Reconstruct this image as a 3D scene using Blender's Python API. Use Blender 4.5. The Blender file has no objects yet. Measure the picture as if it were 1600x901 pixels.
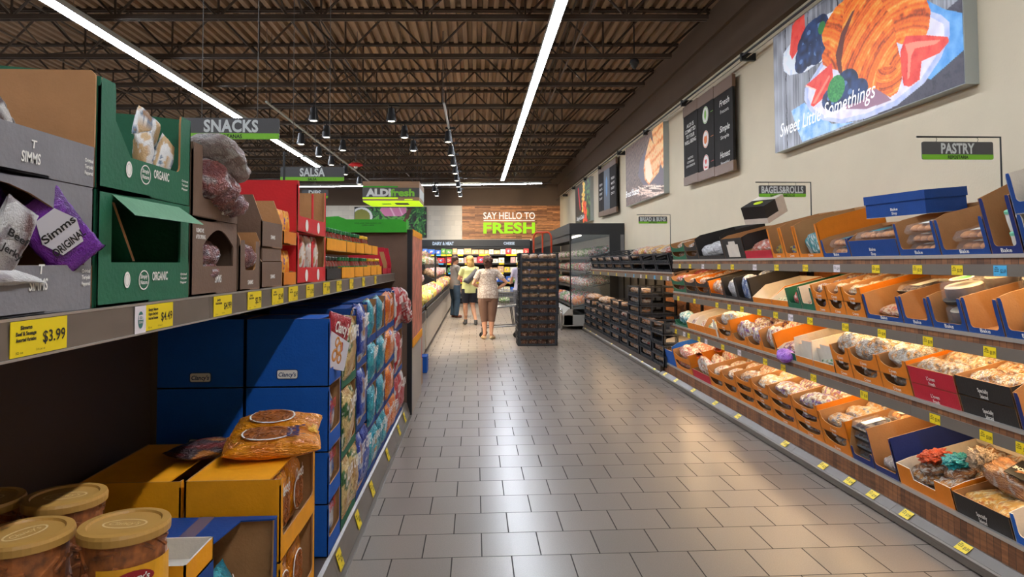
import bpy, math, random
import numpy as np
from mathutils import Vector, Matrix, noise
C = bpy.context.scene.collection
SC = bpy.context.scene
random.seed(7)
# ---------------------------------------------------------------- camera
F, PXC, PYC, H, VX, VY, ROLL = 1067.0, 800.0, 370.0, 1.5, 742.0, 411.0, 0.004
pitch = math.atan((VY-PYC)/F); yaw = math.atan((PXC-VX)/F)
fw = Vector((math.sin(yaw)*math.cos(pitch), math.cos(yaw)*math.cos(pitch), math.sin(pitch)))
rt = Vector((math.cos(yaw), -math.sin(yaw), 0)); up = rt.cross(fw)
cr, sr = math.cos(ROLL), math.sin(ROLL)
RT = rt*cr-up*sr; UP = up*cr+rt*sr
cam_d = bpy.data.cameras.new('camera'); cam = bpy.data.objects.new('camera', cam_d); C.objects.link(cam)
cam_d.sensor_width = 36; cam_d.lens = F/1600*36; cam_d.shift_y = (PYC-450.5)/1600; cam_d.clip_end = 200
cam.matrix_world = Matrix(((RT.x, UP.x, -fw.x, 0), (RT.y, UP.y, -fw.y, 0), (RT.z, UP.z, -fw.z, H), (0, 0, 0, 1)))
SC.camera = cam
def at(x, y, X=None, Y=None, Z=None):
    """measuring tool: the place on a wall/floor/shelf plane that the photograph shows at x, y"""
    d = RT*((x-PXC)/F)-UP*((y-PYC)/F)+fw
    t = X/d.x if X is not None else (Y/d.y if Y is not None else (Z-H)/d.z)
    return Vector((d.x*t, d.y*t, H+d.z*t))
# ---------------------------------------------------------------- view, world
SC.view_settings.view_transform = 'Standard'; SC.view_settings.look = 'None'
SC.view_settings.gamma = 1; SC.view_settings.use_curve_mapping = False
SC.view_settings.exposure = 0.25
w = bpy.data.worlds.new('store_air'); SC.world = w; w.use_nodes = True
w.node_tree.nodes['Background'].inputs[0].default_value = (1, .93, .85, 1)
w.node_tree.nodes['Background'].inputs[1].default_value = 0.06
CEIL_E = 60.0
SHELF_W = 1.0     # warm strips under the bakery shelves (multiplier)
SPOT_W = 1.0
# ---------------------------------------------------------------- materials
def srgb(r, g=None, b=None):
    if g is None: r, g, b = r
    f = lambda c: (c/255/12.92) if c/255 <= .04045 else ((c/255+.055)/1.055)**2.4
    return (f(r), f(g), f(b), 1)
MATS = {}
def mat(name, col=None, rough=.6, metal=0, coat=0, emit=0, spec=.5, nscale=0, namt=0, bump=0, bscale=200, attr=False, alpha=1, trans=0, aniso=(1,1,1)):
    if name in MATS: return MATS[name]
    m = bpy.data.materials.new(name); m.use_nodes = True; nt = m.node_tree; N = nt.nodes; L = nt.links
    b = N['Principled BSDF']; c = srgb(col) if col else (1, 1, 1, 1)
    b.inputs['Base Color'].default_value = c; b.inputs['Roughness'].default_value = rough
    b.inputs['Metallic'].default_value = metal; b.inputs['Coat Weight'].default_value = coat
    b.inputs['Coat Roughness'].default_value = .15
    b.inputs['Specular IOR Level'].default_value = spec
    b.inputs['Transmission Weight'].default_value = trans; b.inputs['Alpha'].default_value = alpha
    src = None
    if attr:
        a = N.new('ShaderNodeAttribute'); a.attribute_name = 'col'; src = a.outputs['Color']; L.new(src, b.inputs['Base Color'])
    if emit:
        b.inputs['Emission Color'].default_value = c; b.inputs['Emission Strength'].default_value = emit
        if attr: L.new(src, b.inputs['Emission Color'])
    if nscale:
        tc = N.new('ShaderNodeTexCoord'); mp = N.new('ShaderNodeMapping'); mp.inputs['Scale'].default_value = aniso
        L.new(tc.outputs['Object'], mp.inputs['Vector'])
        n = N.new('ShaderNodeTexNoise'); n.inputs['Scale'].default_value = nscale; n.inputs['Detail'].default_value = 4
        L.new(mp.outputs[0], n.inputs['Vector'])
        mr = N.new('ShaderNodeMapRange'); mr.inputs['To Min'].default_value = 1-namt; mr.inputs['To Max'].default_value = 1+namt
        mr.inputs['From Min'].default_value = .25; mr.inputs['From Max'].default_value = .75
        L.new(n.outputs['Fac'], mr.inputs['Value'])
        mx = N.new('ShaderNodeMix'); mx.data_type = 'RGBA'; mx.blend_type = 'MULTIPLY'; mx.inputs['Factor'].default_value = 1
        mx.inputs['A'].default_value = c
        if src: L.new(src, mx.inputs['A'])
        L.new(mr.outputs[0], mx.inputs['B']); L.new(mx.outputs['Result'], b.inputs['Base Color'])
    if bump:
        tc = N.new('ShaderNodeTexCoord'); v = N.new('ShaderNodeTexNoise'); v.inputs['Scale'].default_value = bscale; v.inputs['Detail'].default_value = 3; v.inputs['Distortion'].default_value = 1.6 if attr else 0
        L.new(tc.outputs['Object'], v.inputs['Vector'])
        bp = N.new('ShaderNodeBump'); bp.inputs['Strength'].default_value = bump; bp.inputs['Distance'].default_value = .03 if attr else .01
        L.new(v.outputs['Fac'], bp.inputs['Height']); L.new(bp.outputs[0], b.inputs['Normal'])
        if coat: L.new(bp.outputs[0], b.inputs['Coat Normal'])
    MATS[name] = m; return m
def card(name, col):   # printed or plain corrugated board
    return mat('board_'+name, col, rough=.62, nscale=14, namt=.07, bump=.12, bscale=90, spec=.35)
# ---------------------------------------------------------------- mesh builder
class MB:
    def __init__(s): s.v = []; s.f = []; s.m = []; s.c = None
    def add(s, vs, fs, m=0, M=None):
        o = len(s.v)
        if M is not None: vs = [M @ Vector(v) for v in vs]
        s.v += [tuple(v) for v in vs]
        for i, f in enumerate(fs):
            s.f.append([k+o for k in f]); s.m.append(m[i] if isinstance(m, (list, tuple)) else m)
        return s
    def box(s, x0, y0, z0, x1, y1, z1, m=0, M=None):
        vs = [(x0,y0,z0),(x1,y0,z0),(x1,y1,z0),(x0,y1,z0),(x0,y0,z1),(x1,y0,z1),(x1,y1,z1),(x0,y1,z1)]
        return s.add(vs, [(0,3,2,1),(4,5,6,7),(0,1,5,4),(2,3,7,6),(1,2,6,5),(3,0,4,7)], m, M)
    def prism(s, poly, o, u, v, t, mf=0, mb=None, me=None):
        """polygon in the plane o+a*u+b*v, thickened by the vector t; mf on the o side, mb on the far side, me on edges"""
        mb = mf if mb is None else mb; me = mb if me is None else me
        o, u, v, t = Vector(o), Vector(u), Vector(v), Vector(t)
        a = [o+u*p[0]+v*p[1] for p in poly]; n = len(a)
        area = sum(poly[i][0]*poly[(i+1) % n][1]-poly[(i+1) % n][0]*poly[i][1] for i in range(n))
        flip = (u.cross(v).dot(t)*area) > 0
        vs = a+[p+t for p in a]
        f0 = list(range(n)); f1 = list(range(n, 2*n))
        if flip: f0.reverse()
        else: f1.reverse()
        fs = [f0, f1]; ms = [mf, mb]
        for i in range(n):
            j = (i+1) % n; q = [i, j, j+n, i+n]
            if not flip: q.reverse()
            fs.append(q); ms.append(me)
        return s.add(vs, fs, ms)
    def tube(s, pts, r, n=8, m=0, cap=True):
        P = [Vector(p) for p in pts]; k = len(P); rr = r if isinstance(r, (list, tuple)) else [r]*k
        vs = []; ref = None
        for i in range(k):
            d = (P[min(i+1, k-1)]-P[max(i-1, 0)]).normalized()
            if ref is None: ref = Vector((0, 0, 1)) if abs(d.z) < .9 else Vector((1, 0, 0))
            a = d.cross(ref)
            if a.length < 1e-4: a = d.orthogonal()
            a.normalize(); b = a.cross(d).normalized(); ref = b
            for j in range(n):
                th = 2*math.pi*j/n; vs.append(P[i]+(a*math.cos(th)+b*math.sin(th))*rr[i])
        fs = [(i*n+j, i*n+(j+1) % n, (i+1)*n+(j+1) % n, (i+1)*n+j) for i in range(k-1) for j in range(n)]
        if cap: fs += [tuple(range(n))[::-1], tuple(range((k-1)*n, k*n))]
        return s.add(vs, fs, m)
    def lathe(s, prof, n=24, m=0, c=(0, 0, 0)):
        vs = []; fs = []; ms = []
        for (r, z) in prof:
            for j in range(n):
                th = 2*math.pi*j/n; vs.append((c[0]+r*math.cos(th), c[1]+r*math.sin(th), c[2]+z))
        for i in range(len(prof)-1):
            for j in range(n):
                fs.append((i*n+j, i*n+(j+1) % n, (i+1)*n+(j+1) % n, (i+1)*n+j)); ms.append(m[i] if isinstance(m, list) else m)
        return s.add(vs, fs, ms)
    def ell(s, c, r, n=10, k=6, m=0):
        vs = []; fs = []
        for i in range(k+1):
            ph = math.pi*i/k
            for j in range(n):
                th = 2*math.pi*j/n; vs.append((c[0]+r[0]*math.sin(ph)*math.cos(th), c[1]+r[1]*math.sin(ph)*math.sin(th), c[2]-r[2]*math.cos(ph)))
        fs = [(i*n+j, i*n+(j+1) % n, (i+1)*n+(j+1) % n, (i+1)*n+j) for i in range(k) for j in range(n)]
        return s.add(vs, fs, m)
    def mesh(s, name, mats, smooth=False):
        me = bpy.data.meshes.new(name); me.from_pydata(s.v, [], s.f)
        if not isinstance(mats, (list, tuple)): mats = [mats]
        for x in mats: me.materials.append(x)
        if len(mats) > 1: me.polygons.foreach_set('material_index', s.m)
        if smooth: me.polygons.foreach_set('use_smooth', [True]*len(me.polygons))
        if s.c is not None: setcol(me, s.c)
        me.update(); return me
    def build(s, name, mats, parent=None, M=None, smooth=False):
        return obj(name, s.mesh(name, mats, smooth), parent, M)
def setcol(me, cols):
    a = me.color_attributes.new('col', 'FLOAT_COLOR', 'POINT'); x = np.ones((len(me.vertices), 4), np.float32)
    x[:, :3] = np.asarray(cols, np.float32)[:, :3]; a.data.foreach_set('color', x.ravel())
def obj(name, me, parent=None, M=None):
    o = bpy.data.objects.new(name, me); C.objects.link(o)
    if parent is not None: o.parent = parent
    if M is not None: o.matrix_basis = M
    return o
def tag(o, label, cat, group=None, kind=None):
    o['label'] = label; o['category'] = cat
    if group: o['group'] = group
    if kind: o['kind'] = kind
    return o
def thing(name, label, cat, M=None, group=None):
    o = bpy.data.objects.new(name, None); C.objects.link(o); o.empty_display_size = .05
    if M is not None: o.matrix_basis = M
    return tag(o, label, cat, group)
def struct(name, mb, mats, M=None):
    o = mb.build(name, mats, None, M); o['kind'] = 'structure'; return o
def copy_tree(o, M=None, label=None, group=None, parent=None):
    c = o.copy(); C.objects.link(c)
    if M is not None: c.matrix_basis = M
    if label: c['label'] = label
    if group: c['group'] = group
    if parent is not None: c.parent = parent
    for ch in o.children: copy_tree(ch, parent=c)
    return c
T = lambda x, y, z: Matrix.Translation((x, y, z))
Rx = lambda a: Matrix.Rotation(a, 4, 'X'); Ry = lambda a: Matrix.Rotation(a, 4, 'Y'); Rz = lambda a: Matrix.Rotation(a, 4, 'Z')
def Sc(x, y=None, z=None): return Matrix.Diagonal((x, x if y is None else y, x if z is None else z, 1))
ORD = ['', 'first', 'second', 'third', 'fourth', 'fifth', 'sixth', 'seventh', 'eighth', 'ninth', 'tenth', 'eleventh', 'twelfth', 'thirteenth', 'fourteenth', 'fifteenth', 'sixteenth', 'seventeenth', 'eighteenth', 'nineteenth', 'twentieth', 'twenty-first', 'twenty-second', 'twenty-third', 'twenty-fourth', 'twenty-fifth', 'twenty-sixth', 'twenty-seventh', 'twenty-eighth', 'twenty-ninth', 'thirtieth']
# ---------------------------------------------------------------- lettering
TXT = {}
def evaluated_mesh(o):
    tmp = bpy.data.scenes.new('workbench'); tmp.collection.objects.link(o)
    
    with bpy.context.temp_override(scene=tmp, view_layer=tmp.view_layers[0]):
        dg = bpy.context.evaluated_depsgraph_get(); me = bpy.data.meshes.new_from_object(o.evaluated_get(dg))
    bpy.data.objects.remove(o); bpy.data.scenes.remove(tmp); return me
def text_mesh(s, bold=0.0, shear=0.0, spacing=1.0):
    """lettering as a flat mesh, 1 unit high capitals, centred on x, base at y=0; returns mesh, width"""
    k = (s, bold, shear, spacing)
    if k in TXT: return TXT[k]
    cu = bpy.data.curves.new('lettering', 'FONT'); cu.body = s; cu.align_x = 'CENTER'; cu.offset = bold; cu.shear = shear
    cu.space_character = spacing; cu.resolution_u = 3; cu.size = 1.37; cu.extrude = 0.0
    o = bpy.data.objects.new('lettering', cu); me = evaluated_mesh(o)
    xs = [v.co.x for v in me.vertices]; wd = max(xs)-min(xs) if xs else 1
    mid = (max(xs)+min(xs))/2 if xs else 0
    V = [(v.co.x-mid, v.co.y, v.co.z) for v in me.vertices]; Fc = [list(p.vertices) for p in me.polygons]
    TXT[k] = (V, Fc, wd); return TXT[k]
def words(mb, s, M, h, width=None, m=0, bold=0.0, shear=0.0, spacing=1.0):
    """adds lettering to a builder: M puts x right / y up / z outward; h capital height; width = total width"""
    V, Fc, wd = text_mesh(s, bold, shear, spacing)
    sx = h if width is None else width/wd
    mb.add(V, Fc, m, M @ Sc(sx, h, 1)); return sx*wd
def frame(o, x, y):      # matrix from origin, x direction, y direction
    x = Vector(x).normalized(); y = Vector(y).normalized(); z = x.cross(y)
    return Matrix(((x.x, y.x, z.x, o[0]), (x.y, y.y, z.y, o[1]), (x.z, y.z, z.z, o[2]), (0, 0, 0, 1)))
FACE_CAM = lambda x, y, z: frame((x, y, z), (1, 0, 0), (0, 0, 1))       # faces -Y
FACE_L = lambda x, y, z: frame((x, y, z), (0, -1, 0), (0, 0, 1))         # on a right-hand face looking to -X
FACE_R = lambda x, y, z: frame((x, y, z), (0, 1, 0), (0, 0, 1))          # on a left-hand face looking to +X
# ================================================================ the building
M_floor = bpy.data.materials.new('floor_tiles'); M_floor.use_nodes = True
def floor_nodes():
    nt = M_floor.node_tree; N, L = nt.nodes, nt.links; b = N['Principled BSDF']
    tc = N.new('ShaderNodeTexCoord'); mp = N.new('ShaderNodeMapping'); mp.inputs['Location'].default_value = (.12, -3.56+.305*12, 0)
    L.new(tc.outputs['Object'], mp.inputs['Vector'])
    br = N.new('ShaderNodeTexBrick'); L.new(mp.outputs[0], br.inputs['Vector'])
    br.offset = .5; br.inputs['Scale'].default_value = 1; br.inputs['Brick Width'].default_value = .305; br.inputs['Row Height'].default_value = .305
    br.inputs['Mortar Size'].default_value = .0035; br.inputs['Mortar Smooth'].default_value = .2
    br.inputs['Color1'].default_value = srgb(140, 129, 118); br.inputs['Color2'].default_value = srgb(128, 118, 108); br.inputs['Mortar'].default_value = srgb(48, 42, 38)
    n = N.new('ShaderNodeTexNoise'); n.inputs['Scale'].default_value = 160; n.inputs['Detail'].default_value = 2
    L.new(tc.outputs['Object'], n.inputs['Vector'])
    n2 = N.new('ShaderNodeTexNoise'); n2.inputs['Scale'].default_value = .7; L.new(tc.outputs['Object'], n2.inputs['Vector'])
    ad = N.new('ShaderNodeMath'); ad.operation = 'ADD'; L.new(n.outputs['Fac'], ad.inputs[0]); L.new(n.outputs['Fac'], ad.inputs[1])
    mr = N.new('ShaderNodeMapRange'); mr.inputs['From Min'].default_value = .6; mr.inputs['From Max'].default_value = 1.4; mr.inputs['To Min'].default_value = .88; mr.inputs['To Max'].default_value = 1.1
    L.new(ad.outputs[0], mr.inputs['Value'])
    mx = N.new('ShaderNodeMix'); mx.data_type = 'RGBA'; mx.blend_type = 'MULTIPLY'; mx.inputs['Factor'].default_value = 1
    L.new(br.outputs['Color'], mx.inputs['A']); L.new(mr.outputs[0], mx.inputs['B']); L.new(mx.outputs['Result'], b.inputs['Base Color'])
    r = N.new('ShaderNodeMapRange'); r.inputs['To Min'].default_value = .24; r.inputs['To Max'].default_value = .34; r.inputs['Value'].default_value = .4
    rm = N.new('ShaderNodeMix'); rm.data_type = 'FLOAT'; L.new(br.outputs['Fac'], rm.inputs['Factor']); L.new(r.outputs[0], rm.inputs['A']); rm.inputs['B'].default_value = .8
    L.new(rm.outputs['Result'], b.inputs['Roughness'])
    bp = N.new('ShaderNodeBump'); bp.invert = True; bp.inputs['Strength'].default_value = .6; bp.inputs['Distance'].default_value = .003
    L.new(br.outputs['Fac'], bp.inputs['Height']); L.new(bp.outputs[0], b.inputs['Normal'])
floor_nodes()
struct('floor', MB().box(-16, -6, -.1, 3.6, 27.4, 0), M_floor)
M_cream = mat('painted_block_wall', (214, 200, 172), rough=.75, nscale=2.5, namt=.03, bump=.15, bscale=60)
M_brown = mat('brown_paint', (94, 76, 60), rough=.75, nscale=3, namt=.05)
M_deck = mat('deck_paint', (152, 126, 100), rough=.6, nscale=3, namt=.25, aniso=(6, .3, 1), metal=.2)
M_joist = mat('joist_paint', (76, 64, 54), rough=.45, metal=.4, nscale=5, namt=.15)
M_black = mat('black_metal', (22, 22, 23), rough=.45)
M_dark = mat('dark_laminate', (40, 42, 44), rough=.5)
M_steel = mat('brushed_steel', (122, 114, 104), rough=.42, metal=.7, nscale=8, namt=.12, aniso=(30, 1, 30))
M_chrome = mat('chrome', (190, 190, 192), rough=.18, metal=1)
M_wire = mat('wire', (90, 86, 82), rough=.6)
M_white = mat('white_paint', (225, 222, 214), rough=.6)
M_lgrey = mat('light_grey_metal', (176, 182, 178), rough=.45, metal=.2)
M_led = mat('led_diffuser', (236, 243, 255), emit=CEIL_E)
def planks(name, c1, c2, c3, bw, bh, axis='XZ', rough=.5, grain=(.55, 1.35)):
    m = bpy.data.materials.new(name); m.use_nodes = True; nt = m.node_tree; N, L = nt.nodes, nt.links; b = N['Principled BSDF']
    tc = N.new('ShaderNodeTexCoord'); sp = N.new('ShaderNodeSeparateXYZ'); cb = N.new('ShaderNodeCombineXYZ'); L.new(tc.outputs['Object'], sp.inputs[0])
    L.new(sp.outputs['XYZ'.index(axis[0])], cb.inputs[0]); L.new(sp.outputs['XYZ'.index(axis[1])], cb.inputs[1])
    br = N.new('ShaderNodeTexBrick'); L.new(cb.outputs[0], br.inputs['Vector']); br.offset = .37; br.inputs['Scale'].default_value = 1; br.inputs['Bias'].default_value = -.1
    br.inputs['Brick Width'].default_value = bw; br.inputs['Row Height'].default_value = bh; br.inputs['Mortar Size'].default_value = .0015
    br.inputs['Color1'].default_value = srgb(c1); br.inputs['Color2'].default_value = srgb(c2); br.inputs['Mortar'].default_value = srgb(c3)
    mp = N.new('ShaderNodeMapping'); mp.inputs['Scale'].default_value = (1.2, 12, 1); L.new(cb.outputs[0], mp.inputs[0])
    n = N.new('ShaderNodeTexNoise'); n.inputs['Scale'].default_value = 5; n.inputs['Detail'].default_value = 5; L.new(mp.outputs[0], n.inputs['Vector'])
    mr = N.new('ShaderNodeMapRange'); mr.inputs['From Min'].default_value = .3; mr.inputs['From Max'].default_value = .7; mr.inputs['To Min'].default_value = grain[0]; mr.inputs['To Max'].default_value = grain[1]; L.new(n.outputs['Fac'], mr.inputs['Value'])
    mx = N.new('ShaderNodeMix'); mx.data_type = 'RGBA'; mx.blend_type = 'MULTIPLY'; mx.inputs['Factor'].default_value = 1
    L.new(br.outputs['Color'], mx.inputs['A']); L.new(mr.outputs[0], mx.inputs['B']); L.new(mx.outputs['Result'], b.inputs['Base Color']); b.inputs['Roughness'].default_value = rough
    return m
M_wtile = planks('white_wall_tiles', (232, 222, 204), (216, 206, 188), (170, 160, 146), .40, .20, grain=(.96, 1.03))
M_wood = planks('walnut_strips', (216, 146, 88), (110, 66, 36), (60, 36, 20), .62, .052)  # lighter plank tone brightened in place of stronger spotlights on the wall
XW, YB, ZD = 3.4, 27.1, 5.07
b = MB(); b.box(XW, -6, 0, XW+.2, YB+.2, 4.17, 0); struct('wall_right', b, M_cream)
b = MB(); b.box(XW-.08, -6, 4.17, XW+.2, YB, ZD+.1, 0); b.box(XW-.13, -6, 4.62, XW-.08, YB, 4.72, 0)
struct('trim_1', b, M_brown)
b = MB(); b.box(-16, YB, 0, XW, YB+.2, 2.44, 0); b.box(-16, YB, 2.44, -.507, YB+.2, 3.79, 1); b.box(-.507, YB, 2.44, XW, YB+.2, 3.79, 2)
b.box(-16, YB, 3.79, XW, YB+.2, ZD+.1, 3); b.box(-16, YB-.04, 2.40, XW, YB, 2.45, 1)
struct('wall_back', b, [M_dark, M_wtile, M_wood, M_brown])
struct('wall_left', MB().box(-16.2, -6, 0, -16, YB, ZD), M_cream)
struct('wall_front', MB().box(-16, -6.2, 0, XW, -6, ZD), M_cream)
b = MB(); x = -16.0; V = []; 
while x < XW-.1:
    V += [(x, ZD+.055), (x+.055, ZD+.055), (x+.068, ZD-.02), (x+.132, ZD-.02)]; x += .15
V.append((x, ZD+.05)); n = len(V)
b.add([(p[0], -6, p[1]) for p in V]+[(p[0], YB, p[1]) for p in V], [(i, i+1, i+1+n, i+n) for i in range(n-1)])
b.box(-16, -6, ZD+.06, XW, YB, ZD+.12)
struct('ceiling', b, M_deck)
# roof joists (the first they show is the one above the frame's top edge)
def joist():
    b = MB(); zb, zt = 4.36, 5.05; X0, X1 = -15.8, 3.3; sh = lambda X: -.042*X
    def bar(xa, za, xb, zb_, w): b.tube([(xa, sh(xa), za), (xb, sh(xb), zb_)], w, 5)
    for z, x1 in ((zb, 2.75), (zt-.03, X1)):
        for dy in (-.045, .02):
            b.add([(X0, sh(X0)+dy, z), (x1, sh(x1)+dy, z), (x1, sh(x1)+dy+.025, z), (X0, sh(X0)+dy+.025, z),
                   (X0, sh(X0)+dy, z+.055), (x1, sh(x1)+dy, z+.055), (x1, sh(x1)+dy+.025, z+.055), (X0, sh(X0)+dy+.025, z+.055)],
                  [(0,3,2,1),(4,5,6,7),(0,1,5,4),(2,3,7,6),(1,2,6,5),(3,0,4,7)])
    x = -15.0
    while x < 2.7:
        bar(x, zb, x, zt, .014)
        bar(x, zb+.03, x+.6, zt-.03, .016); bar(x, zb+.03, x-.6, zt-.03, .016)
        x += 1.2
    bar(2.6, zb+.03, X1, zt-.04, .016)
    return b.mesh('roof_joist', M_joist)
jm = joist(); k = 0
for i in range(-4, 13):
    y = 7.95+1.505*i
    if y > 26.4: break
    o = obj('roof_joist', jm, None, T(0, y, 0)); o['kind'] = 'structure'
# bridging running across the joists
for X in (-9.5, -5.9, -2.2, 1.35):
    b = MB(); b.tube([(X, -5, 4.42), (X, 26.5, 4.42)], .014, 5); b.tube([(X, -5, 4.98), (X, 26.5, 4.98)], .014, 5)
    for i in range(-4, 12):
        y = 7.95+1.505*i-.042*X; b.tube([(X, y, 4.42), (X, y+1.5, 4.98)], .013, 5); b.tube([(X, y, 4.98), (X, y+1.5, 4.42)], .013, 5)
    o = b.build('joist_bridging', M_joist); o['kind'] = 'structure'
# girder with a duct-like fascia near the back
# linear ceiling lights
def strip_light(p0, p1, label, w=.10):
    p0, p1 = Vector(p0), Vector(p1); L = (p1-p0).length; a = math.atan2(-(p1.x-p0.x), p1.y-p0.y)
    t = thing('strip_light', label, 'ceiling light', T(*p0) @ Rz(a), 'continuous ceiling strip lights')
    MB().box(-w/2-.012, 0, .012, w/2+.012, L, .075).build('housing', M_lgrey, t)
    MB().box(-w/2, .01, 0, w/2, L-.01, .0115).build('diffuser', M_led, t)
    k = 0
    while k*2.4+.6 < L:
        b = MB(); b.tube([(0, k*2.4+.6, .075), (0, k*2.4+.6, .85)], .003, 4); b.build('hanging_wire', M_wire, t); k += 1
    return t
strip_light((.905, -5, 4.2), (.905, 22.3, 4.2), 'long white strip light running above the aisle')
strip_light((-4.37, -5, 4.2), (-4.37, 17.3, 4.2), 'long white strip light running above the snacks gondola, left of the SNACKS sign', .12)
strip_light((-4.37, 17.6, 4.2), (-4.39, 21.6, 4.2), 'short white strip light ending the left line, behind the SALSA sign', .12)
strip_light((-12, 25.05, 4.2), (2.29, 23.11, 4.2), 'white strip light crossing the shop in front of the back wall')
strip_light((-9.6, -5, 4.2), (-9.6, 20, 4.2), 'white strip light over the far left aisle')
import re
# ================================================================ goods: cartons, bags, jars
BOARD = dict(blue=(14, 62, 130), deepblue=(22, 40, 102), skyblue=(8, 84, 172), orange=(216, 122, 18), yellow=(238, 156, 8), black=(40, 36, 33), green=(34, 98, 68), lime=(58, 168, 44),
             crimson=(186, 28, 48), red=(206, 30, 34), brown=(112, 87, 70), grey=(128, 124, 126), kraft=(174, 126, 80), white=(216, 206, 190))
def bd(n): return card(n, BOARD[n])
M_ink_w = mat('white_ink', (235, 230, 220), rough=.6)
M_ink_k = mat('black_ink', (25, 22, 20), rough=.6)
M_ink_g = mat('green_ink', (120, 190, 60), rough=.6)
NLAB = {}
def lab(s):
    n = len(s.split())
    NLAB[s] = NLAB.get(s, 0)+1
    return s
def notch(w, hf, mg, nb, r=.02, r2=.02):
    """front panel outline with a U cut"""
    P = [(0, 0), (w, 0), (w, hf-r2), (w-r2*.4, hf), (w-mg+r2*.2, hf), (w-mg, hf-r2)]
    for k in range(5):
        a = k/4*math.pi/2; P.append((w-mg-r+r*math.cos(a)*1.0, nb+r-r*math.sin(a)))
    for k in range(5):
        a = k/4*math.pi/2; P.append((mg+r-r*math.sin(a), nb+r-r*math.cos(a)))
    P += [(mg, hf-r2), (mg-r2*.2, hf), (r2*.4, hf), (0, hf-r2)]
    return P
def scallop(w, h, depth, mg):
    P = [(0, 0), (w, 0), (w, h), (w-mg, h)]
    for k in range(1, 8):
        a = k/8*math.pi; P.append((w/2+(w/2-mg)*math.cos(a), h-depth*math.sin(a)**.6))
    return P+[(mg, h), (0, h)]
def carton_mesh(w, d, hf, hb=None, front='U', mg=.03, nb=.04, x1=.25, outer='blue', inner='kraft', side_cut=False, backp=True, t=.005):
    hb = hf if hb is None else hb; b = MB()
    # materials 0 outer, 1 inner
    b.prism([(0, 0), (w, 0), (w, d), (0, d)], (0, 0, 0), (0, 1, 0), (1, 0, 0), (0, 0, t), 0, 1)
    if front == 'U': fp = notch(w, hf, mg, nb, min(.02, (w-2*mg)/3, (hf-nb)/3))
    elif front == 'scallop': fp = scallop(w, hf, hf-nb, mg)
    elif front == 'flat': fp = [(0, 0), (w, 0), (w, hf), (0, hf)]
    elif front == 'dip': fp = [(0, 0), (w, 0), (w, hf), (w*.72, hf), (w*.7, nb), (w*.3, nb), (w*.28, hf), (0, hf)]
    b.prism(fp, (0, 0, 0), (0, 1, 0), (0, 0, 1), (t, 0, 0), 0, 1)
    sp = [(0, 0), (d, 0), (d, hb), (d*x1, hb), (0, hf)]
    b.prism(sp, (0, 0, 0), (1, 0, 0), (0, 0, 1), (0, t, 0), 0, 1)
    b.prism(sp, (0, w, 0), (1, 0, 0), (0, 0, 1), (0, -t, 0), 0, 1)
    if backp: b.prism([(0, 0), (w, 0), (w, hb), (0, hb)], (d, 0, 0), (0, 1, 0), (0, 0, 1), (-t, 0, 0), 0, 1)
    return b.mesh('carton', [bd(outer), bd(inner)])
def logo_mesh(txt, w, ink=None, lines=None):
    b = MB()
    for i, s in enumerate(txt.split('|')):
        words(b, s, frame((-.0015, 0, -i*.0), (0, -1, 0), (0, 0, 1)) @ T(0, -i*w*.42, 0), w*.3, w if i == 0 else w*.75, bold=.02)
    return b.mesh('printed_logo', ink or M_ink_w)
LOGOS = {}
def add_logo(parent, txt, y, z, w=.05, ink=None, x=-.0012):
    k = (txt, w, ink.name if ink else '')
    if k not in LOGOS: LOGOS[k] = logo_mesh(txt, w, ink)
    return obj('printed_logo', LOGOS[k], parent, T(x, y, z))
def rosette_mesh(col, seed):
    """crumpled ball of gathered film"""
    b = MB(); n, k = 44, 26; b.ell((0, 0, 0), (.5, .5, .38), n, k); V = []; Cc = []
    for v in b.v:
        p = Vector(v); q = noise.noise(p*9+Vector((seed, 0, 0))); r = noise.noise(p*17+Vector((0, seed, 0)))
        V.append(tuple(p*(1+.5*q+.4*r))); Cc.append(lin(col)*(1+.5*r))
    b.v = V; b.c = Cc; return b.mesh('bag_neck', M_film)
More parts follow.
